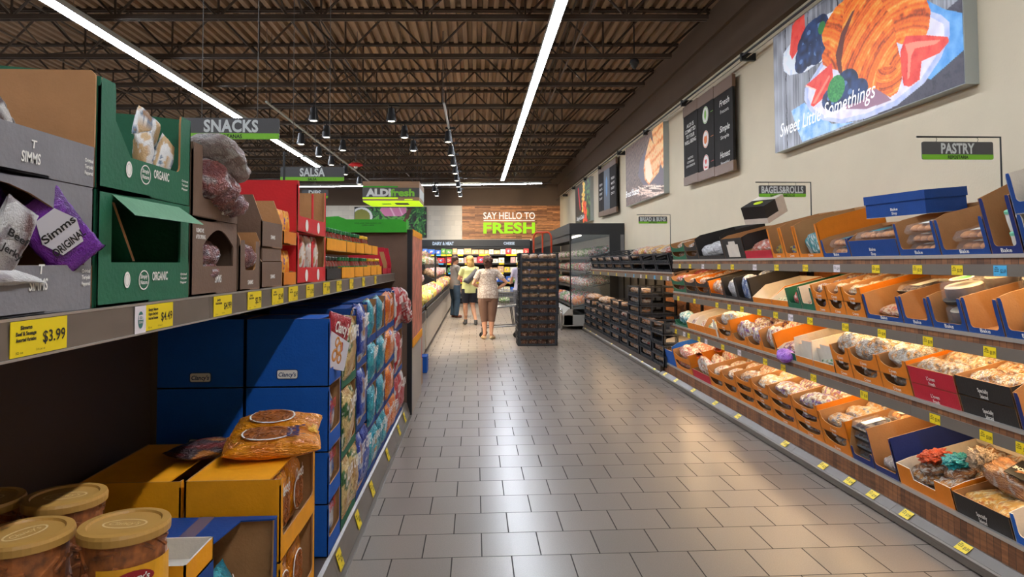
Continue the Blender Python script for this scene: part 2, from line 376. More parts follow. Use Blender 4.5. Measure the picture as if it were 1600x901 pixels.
# ---- flexible bags: normalised to a unit box, real size given when placed
M_film = mat("clear_film", attr=True, rough=.34, coat=1, bump=1.0, bscale=11)
M_foil = mat('printed_foil', attr=True, rough=.3, metal=.25, coat=.5, bump=.8, bscale=7)
M_matte = mat('matte_print', attr=True, rough=.45, coat=.2, bump=.4, bscale=14)
lin = lambda c: np.array(srgb(c)[:3])
def nz(p, s, o): return noise.noise(Vector((p[0]*s+o, p[1]*s+o*1.7, p[2]*s-o)))
def bag_mesh(kind, seed, pal, shape='loaf', mtl=None, spots=None):
    """pal: list of (colour, threshold weight)"""
    nu, nv = 34, 30; V = []; Cc = []; rng = random.Random(seed); so = rng.uniform(0, 50)
    for i in range(nu+1):
        t = i/nu
        for j in range(nv):
            th = 2*math.pi*j/nv; c, s = math.cos(th), math.sin(th)
            if shape == 'loaf':
                q = abs(2*t-1); sc_ = max(0, 1-q**3.2)**(1/3.2); e = .72
                y = math.copysign(abs(c)**e, c)*.5*sc_; z = math.copysign(abs(s)**e, s)*.5*sc_; x = (t-.5)
                am = .10
            elif shape == 'rolls':      # lumpy: rounded pieces seen through film
                q = abs(2*t-1); sc_ = max(0, 1-q**2.6)**(1/2.6)
                bump_ = .82+.18*abs(math.sin(t*math.pi*3.0+.3))**.6*abs(math.cos(th*1.5+.6))**.3
                y = c*.5*sc_*(.92+.08*bump_); z = s*.5*sc_*bump_; x = t-.5; am = .12
            elif shape == 'pouch':      # upright pillow bag: x = height
                q = abs(2*t-1); th_ = max(0, 1-q**2.4)**(.62)
                y = math.copysign(abs(c)**.55, c)*.5*(.90+.10*(1-th_)); z = math.copysign(abs(s)**.9, s)*.5*th_; x = t-.5; am = .07
            p = Vector((x*1.5, y*1.5, z*1.5))
            n1 = nz(p, 3.2, so); n2 = nz(p, 7.0, so+9)
            k = 1+am*(n1*1.4+n2*.5)
            V.append((x+(n2*.015), y*k, z*k+ n1*.02))
            cv = nz(p, spots or 5.2, so+20)*.85+nz(p, 12, so+31)*(.26 if spots is None else .12)
            u = min(.999, max(0, .5+cv*.95)); acc = 0; tot = sum(w for _, w in pal)
            for col, w_ in pal:
                acc += w_/tot
                if u <= acc: break
            Cc.append(lin(col)*(1+.12*n2))
    fs = [(i*nv+j, i*nv+(j+1) % nv, (i+1)*nv+(j+1) % nv, (i+1)*nv+j) for i in range(nu) for j in range(nv)]
    fs += [tuple(range(nv))[::-1], tuple(range(nu*nv, (nu+1)*nv))]
    b = MB(); b.add(V, fs); b.c = Cc
    return b.mesh(kind, mtl or M_film, smooth=True)
def tail_mesh(col, seed):
    """gathered neck of a bag, flaring from the tie"""
    b = MB(); n = 20; V = []; Cc = []; rng = random.Random(seed)
    for i in range(8):
        t = i/7; r = .12+.9*abs(t-.18)**.8*(.5 if t < .18 else 1)
        for j in range(n):
            th = 2*math.pi*j/n; rr = r*(.55+.45*abs(math.sin(th*4+rng.random()*.6)))*.5
            V.append((t-.0, rr*math.cos(th), rr*math.sin(th))); Cc.append(lin(col)*(.8+.3*rng.random()))
    b.add(V, [(i*n+j, i*n+(j+1) % n, (i+1)*n+(j+1) % n, (i+1)*n+j) for i in range(7) for j in range(n)]); b.c = Cc
    return b.mesh('bag_neck', M_film, smooth=False)
W_ = (206, 198, 186); W2 = (170, 158, 146)
PAL = dict(
    palerolls=([((226, 184, 140), 4), ((196, 144, 96), 3), ((236, 214, 190), 2), ((150, 90, 60), 1)], 'rolls'),  # rolls brightened in colour to stand in for light from the front
    rolls=([((186, 128, 74), 3), ((150, 94, 50), 3), (W_, 2), ((110, 64, 34), 2)], 'rolls'),
    bread=([((190, 132, 76), 4), ((156, 100, 54), 3), (W2, 2)], 'loaf'),
    buns=([((204, 146, 82), 4), (W_, 2), ((160, 100, 50), 2.5), ((110, 70, 40), 1)], 'rolls'),
    whitebuns=([(W_, 4), ((206, 170, 120), 3), ((176, 120, 70), 2), ((120, 110, 104), 1)], 'rolls'),
    sunflower=([(W_, 4), ((176, 160, 140), 3), ((214, 140, 40), 2.4), ((96, 66, 40), 1)], 'rolls'),
    purple=([((140, 90, 54), 3), (W_, 2.4), ((110, 50, 140), 1.6), ((176, 124, 76), 2)], 'rolls'),
    redprint=([((176, 120, 70), 3), (W_, 3.4), ((176, 40, 56), 1.6), ((110, 74, 50), 1)], 'rolls'),
    blueprint=([((206, 156, 96), 4), (W_, 3), ((60, 110, 170), 1.4)], 'rolls'),
    orangenet=([((206, 92, 60), 4), ((226, 196, 180), 2), ((190, 110, 70), 2)], 'rolls'),
    foil=([((196, 196, 198), 5), ((236, 236, 236), 3), ((120, 120, 124), 1)], 'loaf'),
    bluefoil=([((70, 100, 160), 4), ((170, 184, 206), 3), ((226, 226, 230), 1)], 'loaf'),
    teal=([((24, 150, 156), 4), ((210, 232, 230), 2), ((20, 110, 120), 2)], 'loaf'),
    yellowblue=([((232, 204, 60), 4), ((40, 70, 170), 2), ((120, 86, 30), 2)], 'loaf'),
    redpack=([((206, 44, 50), 5), ((240, 220, 210), 2), ((120, 30, 30), 1)], 'loaf'),
    greenpack=([((70, 140, 60), 3), ((226, 226, 200), 4), ((200, 170, 60), 1)], 'loaf'),
    cheese=([((226, 168, 70), 5), ((240, 220, 160), 2), ((200, 120, 40), 2)], 'loaf'),
    darkloaf=([((92, 54, 32), 4), ((130, 80, 48), 3), ((196, 180, 160), 1.5)], 'loaf'),
    meat=([((124, 60, 56), 4), ((160, 92, 84), 3), ((196, 180, 176), 1), ((84, 36, 36), 2)], 'rolls'),
    tortilla=([((216, 160, 80), 3), ((236, 200, 120), 2), (W_, 2), ((60, 50, 50), .8)], 'loaf'),
    greens=([((70, 118, 44), 4), ((110, 150, 60), 3), (W_, 3), ((200, 210, 170), 2)], 'rolls'),
    salad=([((60, 100, 40), 3), ((196, 60, 44), 1.2), (W_, 2.4), ((120, 70, 40), 1.6), ((90, 60, 120), 1)], 'rolls'),
    redbag=([((200, 50, 44), 4), ((232, 200, 190), 2), ((160, 30, 30), 2)], 'rolls'),
    potato=([((160, 116, 72), 4), ((196, 160, 110), 2), ((120, 84, 50), 2)], 'rolls'),
    citrus=([((240, 196, 40), 4), ((236, 220, 90), 2), ((200, 220, 80), 1)], 'rolls'),
    oranges=([((236, 120, 30), 4), ((246, 160, 70), 2), (W_, 1)], 'rolls'),
    onion=([((216, 196, 190), 4), ((150, 90, 120), 2), (W_, 2)], 'rolls'),
)
BAGS = {}
def bag_var(kind, v):
    k = (kind, v)
    if k not in BAGS:
        pal, shp = PAL[kind]; BAGS[k] = bag_mesh(kind+'_bag', sum(map(ord, kind))*7+v*13, pal, shp, spots=2.6 if kind == 'meat' else None)
    return BAGS[k]
TAILS = {}
def bag_tail(col, v=0):
    k = (col, v)
    if k not in TAILS: TAILS[k] = tail_mesh(col, v)
    return TAILS[k]
NAMES = dict(palerolls=('bag_of_rolls', 'clear bag of lit-tinted rolls', 'bread rolls'), rolls=('bag_of_rolls', 'clear bag of brown rolls', 'bread rolls'), bread=('bread_loaf', 'wrapped sliced loaf', 'bread'), buns=('bag_of_buns', 'clear bag of buns', 'buns'),
             whitebuns=('bag_of_buns', 'clear bag of pale buns', 'buns'), sunflower=('bag_of_rolls', 'sunflower-printed bag of rolls', 'bread rolls'), purple=('bag_of_bagels', 'purple-printed bag of bagels', 'bagels'),
             redprint=('bag_of_muffins', 'red-printed bag of muffins', 'muffins'), blueprint=('bag_of_rolls', 'blue-printed bag of rolls', 'bread rolls'), orangenet=('bag_of_rolls', 'orange-tied bag of rolls', 'bread rolls'),
             foil=('silver_pack', 'crinkled silver pack', 'bread'), bluefoil=('blue_pack', 'blue and silver pack', 'bread'), teal=('teal_pack', 'teal and white pack', 'snack cakes'), yellowblue=('yellow_pack', 'yellow and blue pack', 'snack cakes'),
             redpack=('red_pack', 'red wrapped pack', 'bread'), greenpack=('green_pack', 'green and white pack', 'bread'), cheese=('bread_pack', 'yellow pack of flatbread', 'bread'), darkloaf=('rye_loaf', 'dark wrapped loaf', 'bread'))
LINING = dict(black='black', orange='white', blue='kraft')
# ================================================================ bakery shelving on the right
TILT = math.radians(14)
M_rail = mat('price_rail_grey', (104, 96, 86), rough=.38, coat=.2, nscale=3, namt=.08)
M_lip = mat('aluminium_lip', (190, 186, 178), rough=.35, metal=.7)
M_wslat = planks('walnut_slats', (138, 88, 52), (86, 52, 30), (50, 30, 18), .045, 3, 'YZ')
M_wpanel = planks('warm_wood_panel', (190, 120, 60), (160, 96, 44), (60, 36, 20), .24, 3, 'YZ')
M_shelf = mat('shelf_metal', (74, 62, 52), rough=.5)
M_warm = mat('warm_led', (255, 214, 158), emit=24*SHELF_W)
def rot2(px, pz, a=TILT): return (px*math.cos(a)-pz*math.sin(a), px*math.sin(a)+pz*math.cos(a))
def extr(b, prof, y0, y1, m=0, X=0, Z=0):
    b.prism([(p[0], p[1]) for p in prof], (X, y0, Z), (1, 0, 0), (0, 0, 1), (0, y1-y0, 0), m, m, m)
BACKX = 3.22
LEVELS = {'top': (2.60, 1.525), 'second': (2.60, 1.115), 'third': (2.55, .70)}
YS = [1.42, 2.66, 3.90, 5.14, 6.38, 7.62, 8.86]
for i in range(len(YS)-1):
    y0, y1 = YS[i]+.001, YS[i+1]-.001
    nm = ['nearest', 'second nearest', 'third nearest', 'fourth nearest', 'fifth nearest', 'farthest'][i]
    t = thing('bakery_shelving', lab('sloping steel and walnut bakery shelving bay along the right wall, %s of six' % nm), 'shelving', T(2.47, y0, 0), 'bakery shelving bays')
    L = y1-y0; o = lambda x: x-2.47
    b = MB(); b.box(o(BACKX), 0, .1, o(BACKX)+.03, L, 1.78); b.build('back_panel', M_wpanel, t)
    for yy in (0.0, L-.04):
        b = MB(); b.box(o(BACKX)-.03, yy, .0, o(BACKX), yy+.04, 1.8); b.build('upright_post', M_black, t)
    for lv, (xf, z) in LEVELS.items():
        x = o(xf)
        b = MB(); extr(b, [rot2(.012, -.002), rot2(.60, -.002), rot2(.60, -.022), rot2(.012, -.022)], 0, L, 0, x, z)
        for yy in (.02, L-.03):
            extr(b, [(.03, -.03), rot2(.60, -.03), (.58, -.02), (.04, -.10)], yy, yy+.006, 0, x, z)
        s = b.build('shelf', M_shelf, t)
        b = MB(); extr(b, [(-.004, .012), (.012, .012), (.014, -.008), (-.004, -.008)], 0, L, 0, x, z); b.build('shelf_lip', M_lip, s)
        b = MB(); b.box(x+.002, 0, z-.04, x+.014, L, z-.008); b.build('wood_trim', M_wslat, s)
        b = MB(); extr(b, [(-.006, -.04), (.004, -.04), (.004, -.10), (-.006, -.10)], 0, L, 0, x, z); b.build('price_rail', M_rail, s)
        b = MB(); b.box(x+.07, .06, z-.05, x+.105, L-.06, z-.042); b.build('light_strip', M_warm, s)
    b = MB(); extr(b, [rot2(.012, -.002), rot2(.74, -.002), rot2(.74, -.022), rot2(.012, -.022)], 0, L, 0, 0, .2)
    dk = b.build('deck', M_shelf, t)
    b = MB(); extr(b, [(-.004, .012), (.014, .012), (.014, -.008), (-.004, -.008)], 0, L, 0, 0, .2); b.build('shelf_lip', M_lip, dk)
    b = MB(); b.box(.0, 0, .085, .014, L, .192); b.build('wood_trim', M_wslat, dk)
    b = MB(); extr(b, [(0, .088), (-.02, .094), (-.065, .062), (-.065, .05), (0, .05)], 0, L, 0, 0, 0); b.build('price_rail', M_rail, dk)
    b = MB(); extr(b, [(-.066, .06), (-.074, .052), (-.074, .012), (-.066, .004), (0, .004), (0, .06)], 0, L, 0, 0, 0); b.build('bumper', M_steel, dk)
# ---- price tags
M_tagy = mat('tag_yellow', (238, 208, 20), rough=.4); M_tagw = mat('tag_white', (226, 216, 218), rough=.4); M_tagb = mat('tag_blue', (70, 170, 214), rough=.4)
TAGM = {}
def tag_mesh(price, lines, w, h):
    k = (price, lines, round(w, 3), round(h, 3))
    if k not in TAGM:
        b = MB(); words(b, price, T(w*.25, -h*.20, .0008), h*.36, w*.42, bold=.015)
        for i, s in enumerate(lines.split('|')): words(b, s, T(-w*.25, h*.26-i*h*.17, .0008), h*.11, w*.34 if len(s) > 6 else w*.2, bold=.05)
        words(b, '32 oz', T(-w*.36, -h*.42, .0008), h*.07, w*.12); words(b, '12.4c per oz', T(0, -h*.40, .0008), h*.07, w*.16)
        p = b.mesh('printed_price', M_ink_k); q = MB().box(-w/2, -h/2, -.0012, w/2, h/2, 0).mesh('price_tag', [M_tagy])
        TAGM[k] = (p, q)
    return TAGM[k]
TAGC = {'y': M_tagy, 'w': M_tagw, 'b': M_tagb}; TAGB = {}
def price_tag(M, label, col='y', price='$2.99', lines='Bakery|Fresh rolls|assorted', w=.085, h=.052, group=None):
    p, q = tag_mesh(price, lines, w, h)
    k = (col, round(w, 3), round(h, 3))
    if k not in TAGB: TAGB[k] = MB().box(-w/2, -h/2, -.0012, w/2, h/2, 0).mesh('price_tag', TAGC[col])
    o = obj('price_tag', TAGB[k], None, M); tag(o, lab(label), 'price tag', group)
    obj('printed_price', p, o)
    return o
def tags_right(lv, xs, X, zc, y_px, names, prices):
    for i, e in enumerate(xs):
        px, col = (e if isinstance(e, tuple) else (e, 'y'))
        P = at(px, y_px, X=X)
        cn = {'y': 'yellow', 'w': 'white', 'b': 'blue'}[col]
        price_tag(FACE_L(X, P.y, zc), '%s price tag, %s, %s from its far end' % (cn, names, ORD[i+1]), col, prices[i] if i < len(prices) else '$2.99', group='tags on the '+names)
        # the bread bay's tags are small in view
S1 = [1062, 1078, (1098, 'w'), 1123, 1144, (1179, 'w'), 1213, 1258, (1307, 'w'), 1368, 1433, 1495, (1562, 'b')]
P1 = ['$1.99', '$1.49', '$0.99', '$2.19', '$2.49', '$2.89', '$1.89', '$2.29', '$2.99', '$3.29', '$3.29', '$3.29', '$2.69']
tags_right('top', S1, 2.592, 1.525-.072, 412, 'top bakery rail', P1)
S2 = [1060, 1085, 1120, 1139, 1159, 1186, 1211.5, (1235, 'w'), 1265, 1320, 1376.5, 1448, 1544]
tags_right('second', S2, 2.592, 1.115-.072, 480, 'second bakery rail', ['$1.99', '$1.49', '$2.19', '$2.49', '$1.99', '$2.29', '$1.85', '$2.99', '$2.49', '$2.79', '$2.99', '$5.99', '$3.99'])
S3 = [1057, (1070, 'w'), 1077, 1093, (1104, 'w'), 1130, (1156, 'w'), 1196, 1224, 1271, 1349.5, 1459, 1538, 1595]
tags_right('third', S3, 2.542, .70-.072, 600, 'third bakery rail', ['$1.99', '$1.49', '$2.19', '$2.49', '$1.99', '$2.29', '$1.85', '$2.99', '$2.49', '$2.79', '$2.39', '$2.99', '$3.89', '$3.49'])
for i, (px, py) in enumerate([(1057, 592), (1084, 611), (1118.5, 629), (1154, 650), (1228, 694), (1287.5, 727), (1329, 752), (1365, 773), (1418, 804), (1507.7, 857)]):
    P = at(px, py, X=2.43)
    M = frame((2.4225, P.y, .0805), (0, -1, 0), (.045, 0, .032))
    price_tag(M, 'yellow price tag on the low bakery floor rail, %s from its far end' % ORD[i+1], 'y', ['$1.99', '$2.49', '$2.29', '$1.89', '$2.79', '$2.29', '$2.49', '$2.99', '$3.99', '$3.89'][i], group='tags on the low bakery rail')
# ---- cartons: per shelf, from the far end: (left px, right px, kind, ...)
CN = {}
def yspan(xl, xr, X): 
    ya, yb = at(xr, 411, X=X).y, at(xl, 411, X=X).y; return ya, yb-ya
def put_bags(kind, M, w, d, z, dirn, ref, rows=2, L=None, Hh=.09, cross=True, x0=.03, lift=0.0, rng=random, tailcol=None, n_across=1, pos=None):
    """soft bags lying in a carton whose local frame is M: rows go back from the front"""
    nm, ds, cat = NAMES[kind]; step = (d-x0-.02)/rows
    wheres = {1: [''], 2: ['front', 'rear'], 3: ['front', 'middle', 'rear'], 4: ['front', 'second', 'third', 'rear'], 5: ['front', 'second', 'third', 'fourth', 'rear']}[rows]
    for r in range(rows):
        for a in range(n_across):
            ww = (w-.012)/n_across; cy = .006+ww*(a+.5)
            if cross: S = Rz(math.pi/2+rng.uniform(-.16, .16)) @ Sc(ww*1.0, step*1.02, Hh*rng.uniform(.9, 1.1))
            else: S = Rz(rng.uniform(-.06, .06)) @ Sc(step*1.05, ww*.98, Hh*rng.uniform(.92, 1.1))
            cx = x0+step*(r+.5)
            o = obj(nm, bag_var(kind, rng.randrange(4)), None, M @ T(cx, cy, z+Hh/2+lift+rng.uniform(0, .012)) @ Rx(rng.uniform(-.12, .12)) @ Ry(rng.uniform(-.15, .15)) @ S)
            side = '' if n_across == 1 else (' near' if a == 0 else ' far') if n_across == 2 else ' '+['near', 'middle', 'far'][a]
            wh = (wheres[r]+side).strip()
            tag(o, lab('%s, %s in %s' % (ds, wh, ref) if wh else '%s in %s' % (ds, ref)), cat, 'goods in '+ref)
            if tailcol:
                obj('bag_neck', bag_tail(tailcol, r), o, T(-.42, 0, .25) @ Ry(math.radians(200)) @ Sc(.28/1, .5, .5))
def place_shelf(lv, X, Z, items, depth=.5):
    rng = random.Random(sum(map(ord, lv)))
    for i, it in enumerate(items):
        xl, xr, kind = it[:3]; kw = it[3] if len(it) > 3 else {}
        y0, w = yspan(xl, xr, X); w -= .004; d = kw.get('d', depth); n = kw.get('n', 1); h = kw.get('h', .1)
        outer, inner = kw.get('c', 'orange'), kw.get('i', 'kraft')
        M0 = T(X+.016, y0, Z+.001) @ Ry(-TILT)
        ref0 = '%s carton from far end, %s bakery shelf' % (ORD[i+1], lv)
        for k in range(n):
            M = M0 @ T(0, 0, k*(h+.001))
            front = dict(tray='scallop', U='U', flat='flat', dip='dip')[kind]
            key = (kind, round(w, 3), d, h, kw.get('hb'), outer, inner, kw.get('nb'), kw.get('mg'))
            if key not in CN:
                nb = kw.get('nb', h*.45 if kind == 'tray' else .045)
                CN[key] = carton_mesh(w, d, h, kw.get('hb', h), front, kw.get('mg', min(.03, w*.16)), nb, kw.get('x1', .15), outer, inner)
            lay = '' if n == 1 else [' lower', ' upper'][k] if n == 2 else [' bottom', ' middle', ' top'][k]
            word = dict(tray='display tray', U='cut-front carton', flat='closed-front carton', dip='display tray')[kind]
            o = obj('display_tray' if kind == 'tray' else 'display_carton', CN[key], None, M)
            cw = dict(deepblue='navy', skyblue='blue').get(outer, outer)
            tag(o, lab('%s%s %s, %s from the far end on the %s bakery shelf' % (cw, lay, word, ORD[i+1], lv)), 'carton' if kind != 'tray' else 'tray', 'cartons on the %s bakery shelf' % lv)
            if kw.get('logo'): add_logo(o, kw['logo'], w/2, min(h*.2, .02) if kind != 'flat' else h*.4, min(.07, w*.5))
            g = kw.get('g')
            if g:
                ref = ref0 if n == 1 else ('%s tray, %s stack, %s bakery shelf' % (lay.strip(), ORD[i+1], lv))
                topm = (k == n-1)
                rows = kw.get('rows', 3) if topm else 1
                Hh = kw.get('bh', h*.85) if topm else h*.78
                if kw.get('front_only'): rows = 1
                dd = d if (topm and not kw.get('front_only')) else min(d, .22)
                put_bags(g, M, w, dd, .006, 0, ref, rows, Hh=Hh, rng=rng, tailcol=kw.get('tail'), n_across=kw.get('na', 1), lift=kw.get('lift', 0) if topm else 0)
LF = "L'oven|Fresh"
top = [
 (1051, 1072, 'tray', dict(c='green', i='kraft', n=2, h=.11, g='buns', rows=2)),
 (1072, 1091, 'tray', dict(c='black', i='kraft', n=2, h=.11, g='rolls', rows=2)),
 (1091, 1132, 'U', dict(c='black', i='black', h=.25, hb=.28, nb=.05, g='foil', rows=2, bh=.16, front_only=True, lift=.01)),
 (1132, 1164, 'flat', dict(c='black', i='kraft', h=.22, hb=.24)),
 (1164, 1206, 'flat', dict(c='crimson', i='kraft', h=.085, hb=.09, g='orangenet', rows=2, bh=.15, tail=(226, 90, 40))),
 (1206, 1226, 'U', dict(c='orange', h=.27, hb=.29, nb=.05, g='yellowblue', rows=3, bh=.12, logo=LF)),
 (1226, 1248, 'U', dict(c='orange', h=.27, hb=.29, nb=.05, g='yellowblue', rows=2, bh=.1, logo=LF)),
 (1248, 1285, 'U', dict(c='orange', h=.27, hb=.29, nb=.04, g='teal', rows=3, bh=.17, logo=LF, d=.54)),
 (1285, 1328, 'U', dict(c='blue', h=.14, hb=.15, nb=.04, logo='Bake|Shop')),
 (1328, 1403, 'flat', dict(c='blue', h=.12, hb=.16, logo='Bake|Shop')),
 (1403, 1468, 'U', dict(c='blue', h=.21, hb=.22, nb=.05, logo='Bake|Shop')),
 (1468, 1546, 'U', dict(c='blue', h=.21, hb=.23, nb=.04, logo='Bake|Shop')),
 (1546, 1597, 'U', dict(c='deepblue', h=.30, hb=.36, nb=.05, x1=.6, logo='Bake|Shop')),
 (1598, 1690, 'U', dict(c='blue', i='white', n=2, h=.20, nb=.06)),
]
second = [
 (1051, 1071, 'tray', dict(c='green', n=2, h=.10, g='redpack', rows=2)),
 (1071, 1089, 'tray', dict(c='black', n=2, h=.10, g='rolls', rows=3)),
 (1089, 1108, 'tray', dict(c='black', i='orange', n=2, h=.10, g='rolls', rows=3)),
 (1108, 1131, 'U', dict(c='black', i='orange', h=.18, nb=.05, g='buns', rows=3, bh=.16)),
 (1131, 1152, 'U', dict(c='black', h=.23, i='black', nb=.04, g='foil', rows=1, bh=.19, front_only=True)),
 (1152, 1174, 'U', dict(c='black', h=.24, i='black', nb=.04, g='bluefoil', rows=3, bh=.22)),
 (1174, 1203, 'flat', dict(c='orange', i='white', h=.06, hb=.14, x1=.3)),
 (1203, 1229, 'flat', dict(c='orange', i='white', h=.06, hb=.13, x1=.3, g='greenpack', rows=1, bh=.06, front_only=True)),
 (1229, 1250, 'U', dict(c='green', i='green', h=.17, nb=.05, g='redpack', rows=2, bh=.12)),
 (1250, 1271, 'U', dict(c='green', i='white', h=.19, nb=.06, g='buns', rows=1, bh=.07, front_only=True)),
 (1271, 1294, 'tray', dict(c='orange', n=2, h=.108, g='purple', rows=4, logo=LF)),
 (1294, 1319, 'tray', dict(c='orange', n=2, h=.108, g='whitebuns', rows=4, logo=LF)),
 (1319, 1349, 'tray', dict(c='orange', n=2, h=.108, g='whitebuns', rows=4, logo=LF)),
 (1350, 1407, 'U', dict(c='blue', h=.175, hb=.18, nb=.04, logo='Bake|Shop', g='redprint', rows=2, bh=.07, front_only=True)),
 (1407, 1452, 'U', dict(c='blue', h=.18, hb=.19, nb=.045, logo='Bake|Shop')),
 (1452, 1506, 'U', dict(c='blue', h=.19, hb=.2, nb=.045, logo='Bake|Shop')),
 (1506, 1564, 'U', dict(c='blue', h=.20, hb=.2, nb=.04, logo='Bake|Shop')),
 (1564, 1640, 'U', dict(c='blue', h=.21, hb=.22, nb=.05, logo='Bake|Shop')),
]
third = [
 (1053, 1072, 'tray', dict(c='green', h=.07, i='green', g='teal', rows=1, bh=.13, front_only=True)),
 (1072, 1085, 'flat', dict(c='orange', i='white', h=.09, hb=.16, g='purple', rows=2, bh=.12)),
 (1085, 1099, 'flat', dict(c='orange', i='white', h=.09, hb=.17, g='redprint', rows=1, bh=.1, front_only=True)),
 (1099, 1121, 'flat', dict(c='orange', i='kraft', h=.09, hb=.17, g='greenpack', rows=2, bh=.12)),
 (1121, 1143, 'tray', dict(c='orange', n=2, h=.115, g='blueprint', rows=3, bh=.15, logo=LF)),
 (1143, 1165, 'tray', dict(c='orange', n=1, h=.10, g='purple', rows=3, bh=.20)),
 (1165, 1188, 'tray', dict(c='orange', n=1, h=.10, g='purple', rows=3, bh=.19, tail=(110, 50, 150))),
 (1188, 1211, 'U', dict(c='orange', h=.20, hb=.21, nb=.05, g='redprint', rows=3, bh=.2)),
 (1211, 1239, 'flat', dict(c='green', i='white', h=.07, hb=.1, g='purple', rows=1, bh=.1, front_only=True, tail=(140, 80, 190))),
 (1239, 1266, 'flat', dict(c='orange', i='white', h=.06, hb=.2, x1=.05)),
 (1266, 1299, 'flat', dict(c='orange', i='white', h=.06, hb=.2, x1=.05, g='greenpack', rows=1, bh=.06, front_only=True)),
 (1300, 1328, 'tray', dict(c='orange', n=2, h=.11, g='sunflower', rows=3, bh=.16, logo=LF)),
 (1328, 1373, 'tray', dict(c='orange', n=2, h=.11, g='sunflower', rows=3, bh=.16, logo=LF)),
 (1373, 1419, 'tray', dict(c='orange', n=2, h=.11, g='sunflower', rows=3, bh=.15, logo=LF)),
 (1420, 1493, 'flat', dict(c='crimson', n=2, h=.10, g='whitebuns', rows=3, bh=.11, na=2, logo=LF)),
 (1494, 1583, 'flat', dict(c='black', n=2, h=.105, g='buns', rows=3, bh=.10, na=2, logo='Specially|Selected')),
 (1584, 1670, 'U', dict(c='deepblue', h=.19, hb=.22, nb=.05, g='darkloaf', rows=1, front_only=True, bh=.06)),
]
deck = [
 (1038, 1054, 'U', dict(c='skyblue', i='white', h=.27, hb=.30, nb=.20)),
 (1054, 1079, 'tray', dict(c='orange', n=2, h=.12, g='orangenet', rows=3, bh=.14, tail=(226, 90, 40))),
 (1080, 1107, 'flat', dict(c='crimson', h=.10, g='redprint', rows=4, bh=.22)),
 (1107, 1129, 'tray', dict(c='orange', n=2, h=.11, g='redprint', rows=3)),
 (1129, 1151, 'tray', dict(c='orange', n=2, h=.12, g='redprint', rows=3)),
 (1151, 1177, 'tray', dict(c='orange', n=3, h=.092, g='rolls', rows=3)),
 (1177, 1204, 'tray', dict(c='orange', n=3, h=.095, g='blueprint', rows=3, logo=LF)),
 (1204, 1240, 'tray', dict(c='orange', n=3, h=.095, g='purple', rows=3, logo=LF, na=1)),
 (1240, 1281, 'tray', dict(c='orange', n=3, h=.095, g='purple', rows=3, logo=LF, bh=.1)),
 (1281, 1323, 'tray', dict(c='orange', n=2, h=.125, g='blueprint', rows=4, logo=LF)),
 (1323, 1357, 'U', dict(c='deepblue', i='kraft', h=.10, hb=.26, x1=.1, nb=.05)),
 (1357, 1394, 'U', dict(c='deepblue', i='kraft', h=.27, hb=.27, nb=.05, d=.62, mg=.012, g='foil', rows=1, front_only=True, bh=.08)),
 (1395, 1479, 'dip', dict(c='orange', i='white', h=.13, hb=.14, nb=.07, g='buns', rows=3, bh=.11, na=2)),
 (1480, 1568, 'flat', dict(c='black', h=.12, i='kraft', g='cheese', rows=3, bh=.09, na=2, logo='Specially|Selected')),
 (1569, 1650, 'U', dict(c='skyblue', i='white', h=.15, hb=.16, nb=.05, g='redprint', rows=3, bh=.1)),
]
place_shelf('top', 2.60, 1.525, top, .5)
place_shelf('second', 2.60, 1.115, second, .5)
place_shelf('third', 2.55, .70, third, .52)
place_shelf('bottom', 2.47, .20, deck, .60)
# ================================================================ single pieces on the bakery shelves
M_clear = mat('clear_plastic', (235, 238, 240), rough=.16, alpha=.09, coat=.0, spec=.35)
M_gold = mat('crust', (196, 128, 62), rough=.6, nscale=30, namt=.3)
M_choc = mat('chocolate_cake', (70, 38, 24), rough=.55, nscale=40, namt=.3)
M_cream2 = mat('icing', (232, 214, 186), rough=.5, nscale=30, namt=.1)
M_lab = mat('paper_label', (226, 222, 210), rough=.5)
M_labg = mat('green_label', (60, 130, 60), rough=.5); M_labt = mat('teal_label', (30, 130, 140), rough=.5)
def frustum(b, L, W, h, s, m=0, z=0):
    vs = [(sx*L/2, sy*W/2, z) for sx, sy in ((-1,-1),(1,-1),(1,1),(-1,1))]+[(sx*L/2*s, sy*W/2*s, z+h) for sx, sy in ((-1,-1),(1,-1),(1,1),(-1,1))]
    b.add(vs, [(0,3,2,1),(4,5,6,7),(0,1,5,4),(1,2,6,5),(2,3,7,6),(3,0,4,7)], m)
def tray(M, L, W, label, cat='pastry', food=None, lab_m=None, h=.06, group=None, n=4):
    t = thing('pastry_tray', lab(label), cat, M, group)
    b = MB(); frustum(b, L*.9, W*.9, h*.35, 1.08); b.build('tray_base', M_clear if food is not M_choc else M_black, t)
    b = MB(); k = max(2, n)
    for i in range(k):
        for j in range(2): b.ell(((i+.5)/k*L*.86-L*.43, (j-.5)*W*.42, h*.42), (L*.43/k, W*.2, h*.36), 10, 6)
    b.build('baked_pieces', food or M_gold, t, smooth=True)
    b = MB(); frustum(b, L*.95, W*.95, h*.55, .86, z=h*.38); b.build('lid', M_clear, t)
    b = MB(); b.box(-L*.14, -W*.34, h*.935, L*.14, W*.34, h*.945); b.box(-L*.14, -W*.475, h*.42, L*.14, -W*.465, h*.85)
    b.build('paper_label', lab_m or M_lab, t)
    return t
def cM(X, Z, y, dx=0, dy=0, dz=0): return T(X+.016, y, Z+.001) @ Ry(-TILT) @ T(dx, dy, dz)
y9, w9 = yspan(1285, 1328, 2.6); y10, w10 = yspan(1328, 1403, 2.6); y11, w11 = yspan(1403, 1468, 2.6); y12, w12 = yspan(1468, 1546, 2.6)
for k in range(2): tray(cM(2.6, 1.525, y9, .14, w9/2, .008+k*.062) @ Rz(math.pi/2), w9*.82, .2, '%s tray of iced rolls in the ninth carton, top bakery shelf' % ['lower', 'upper'][k], lab_m=M_labt)
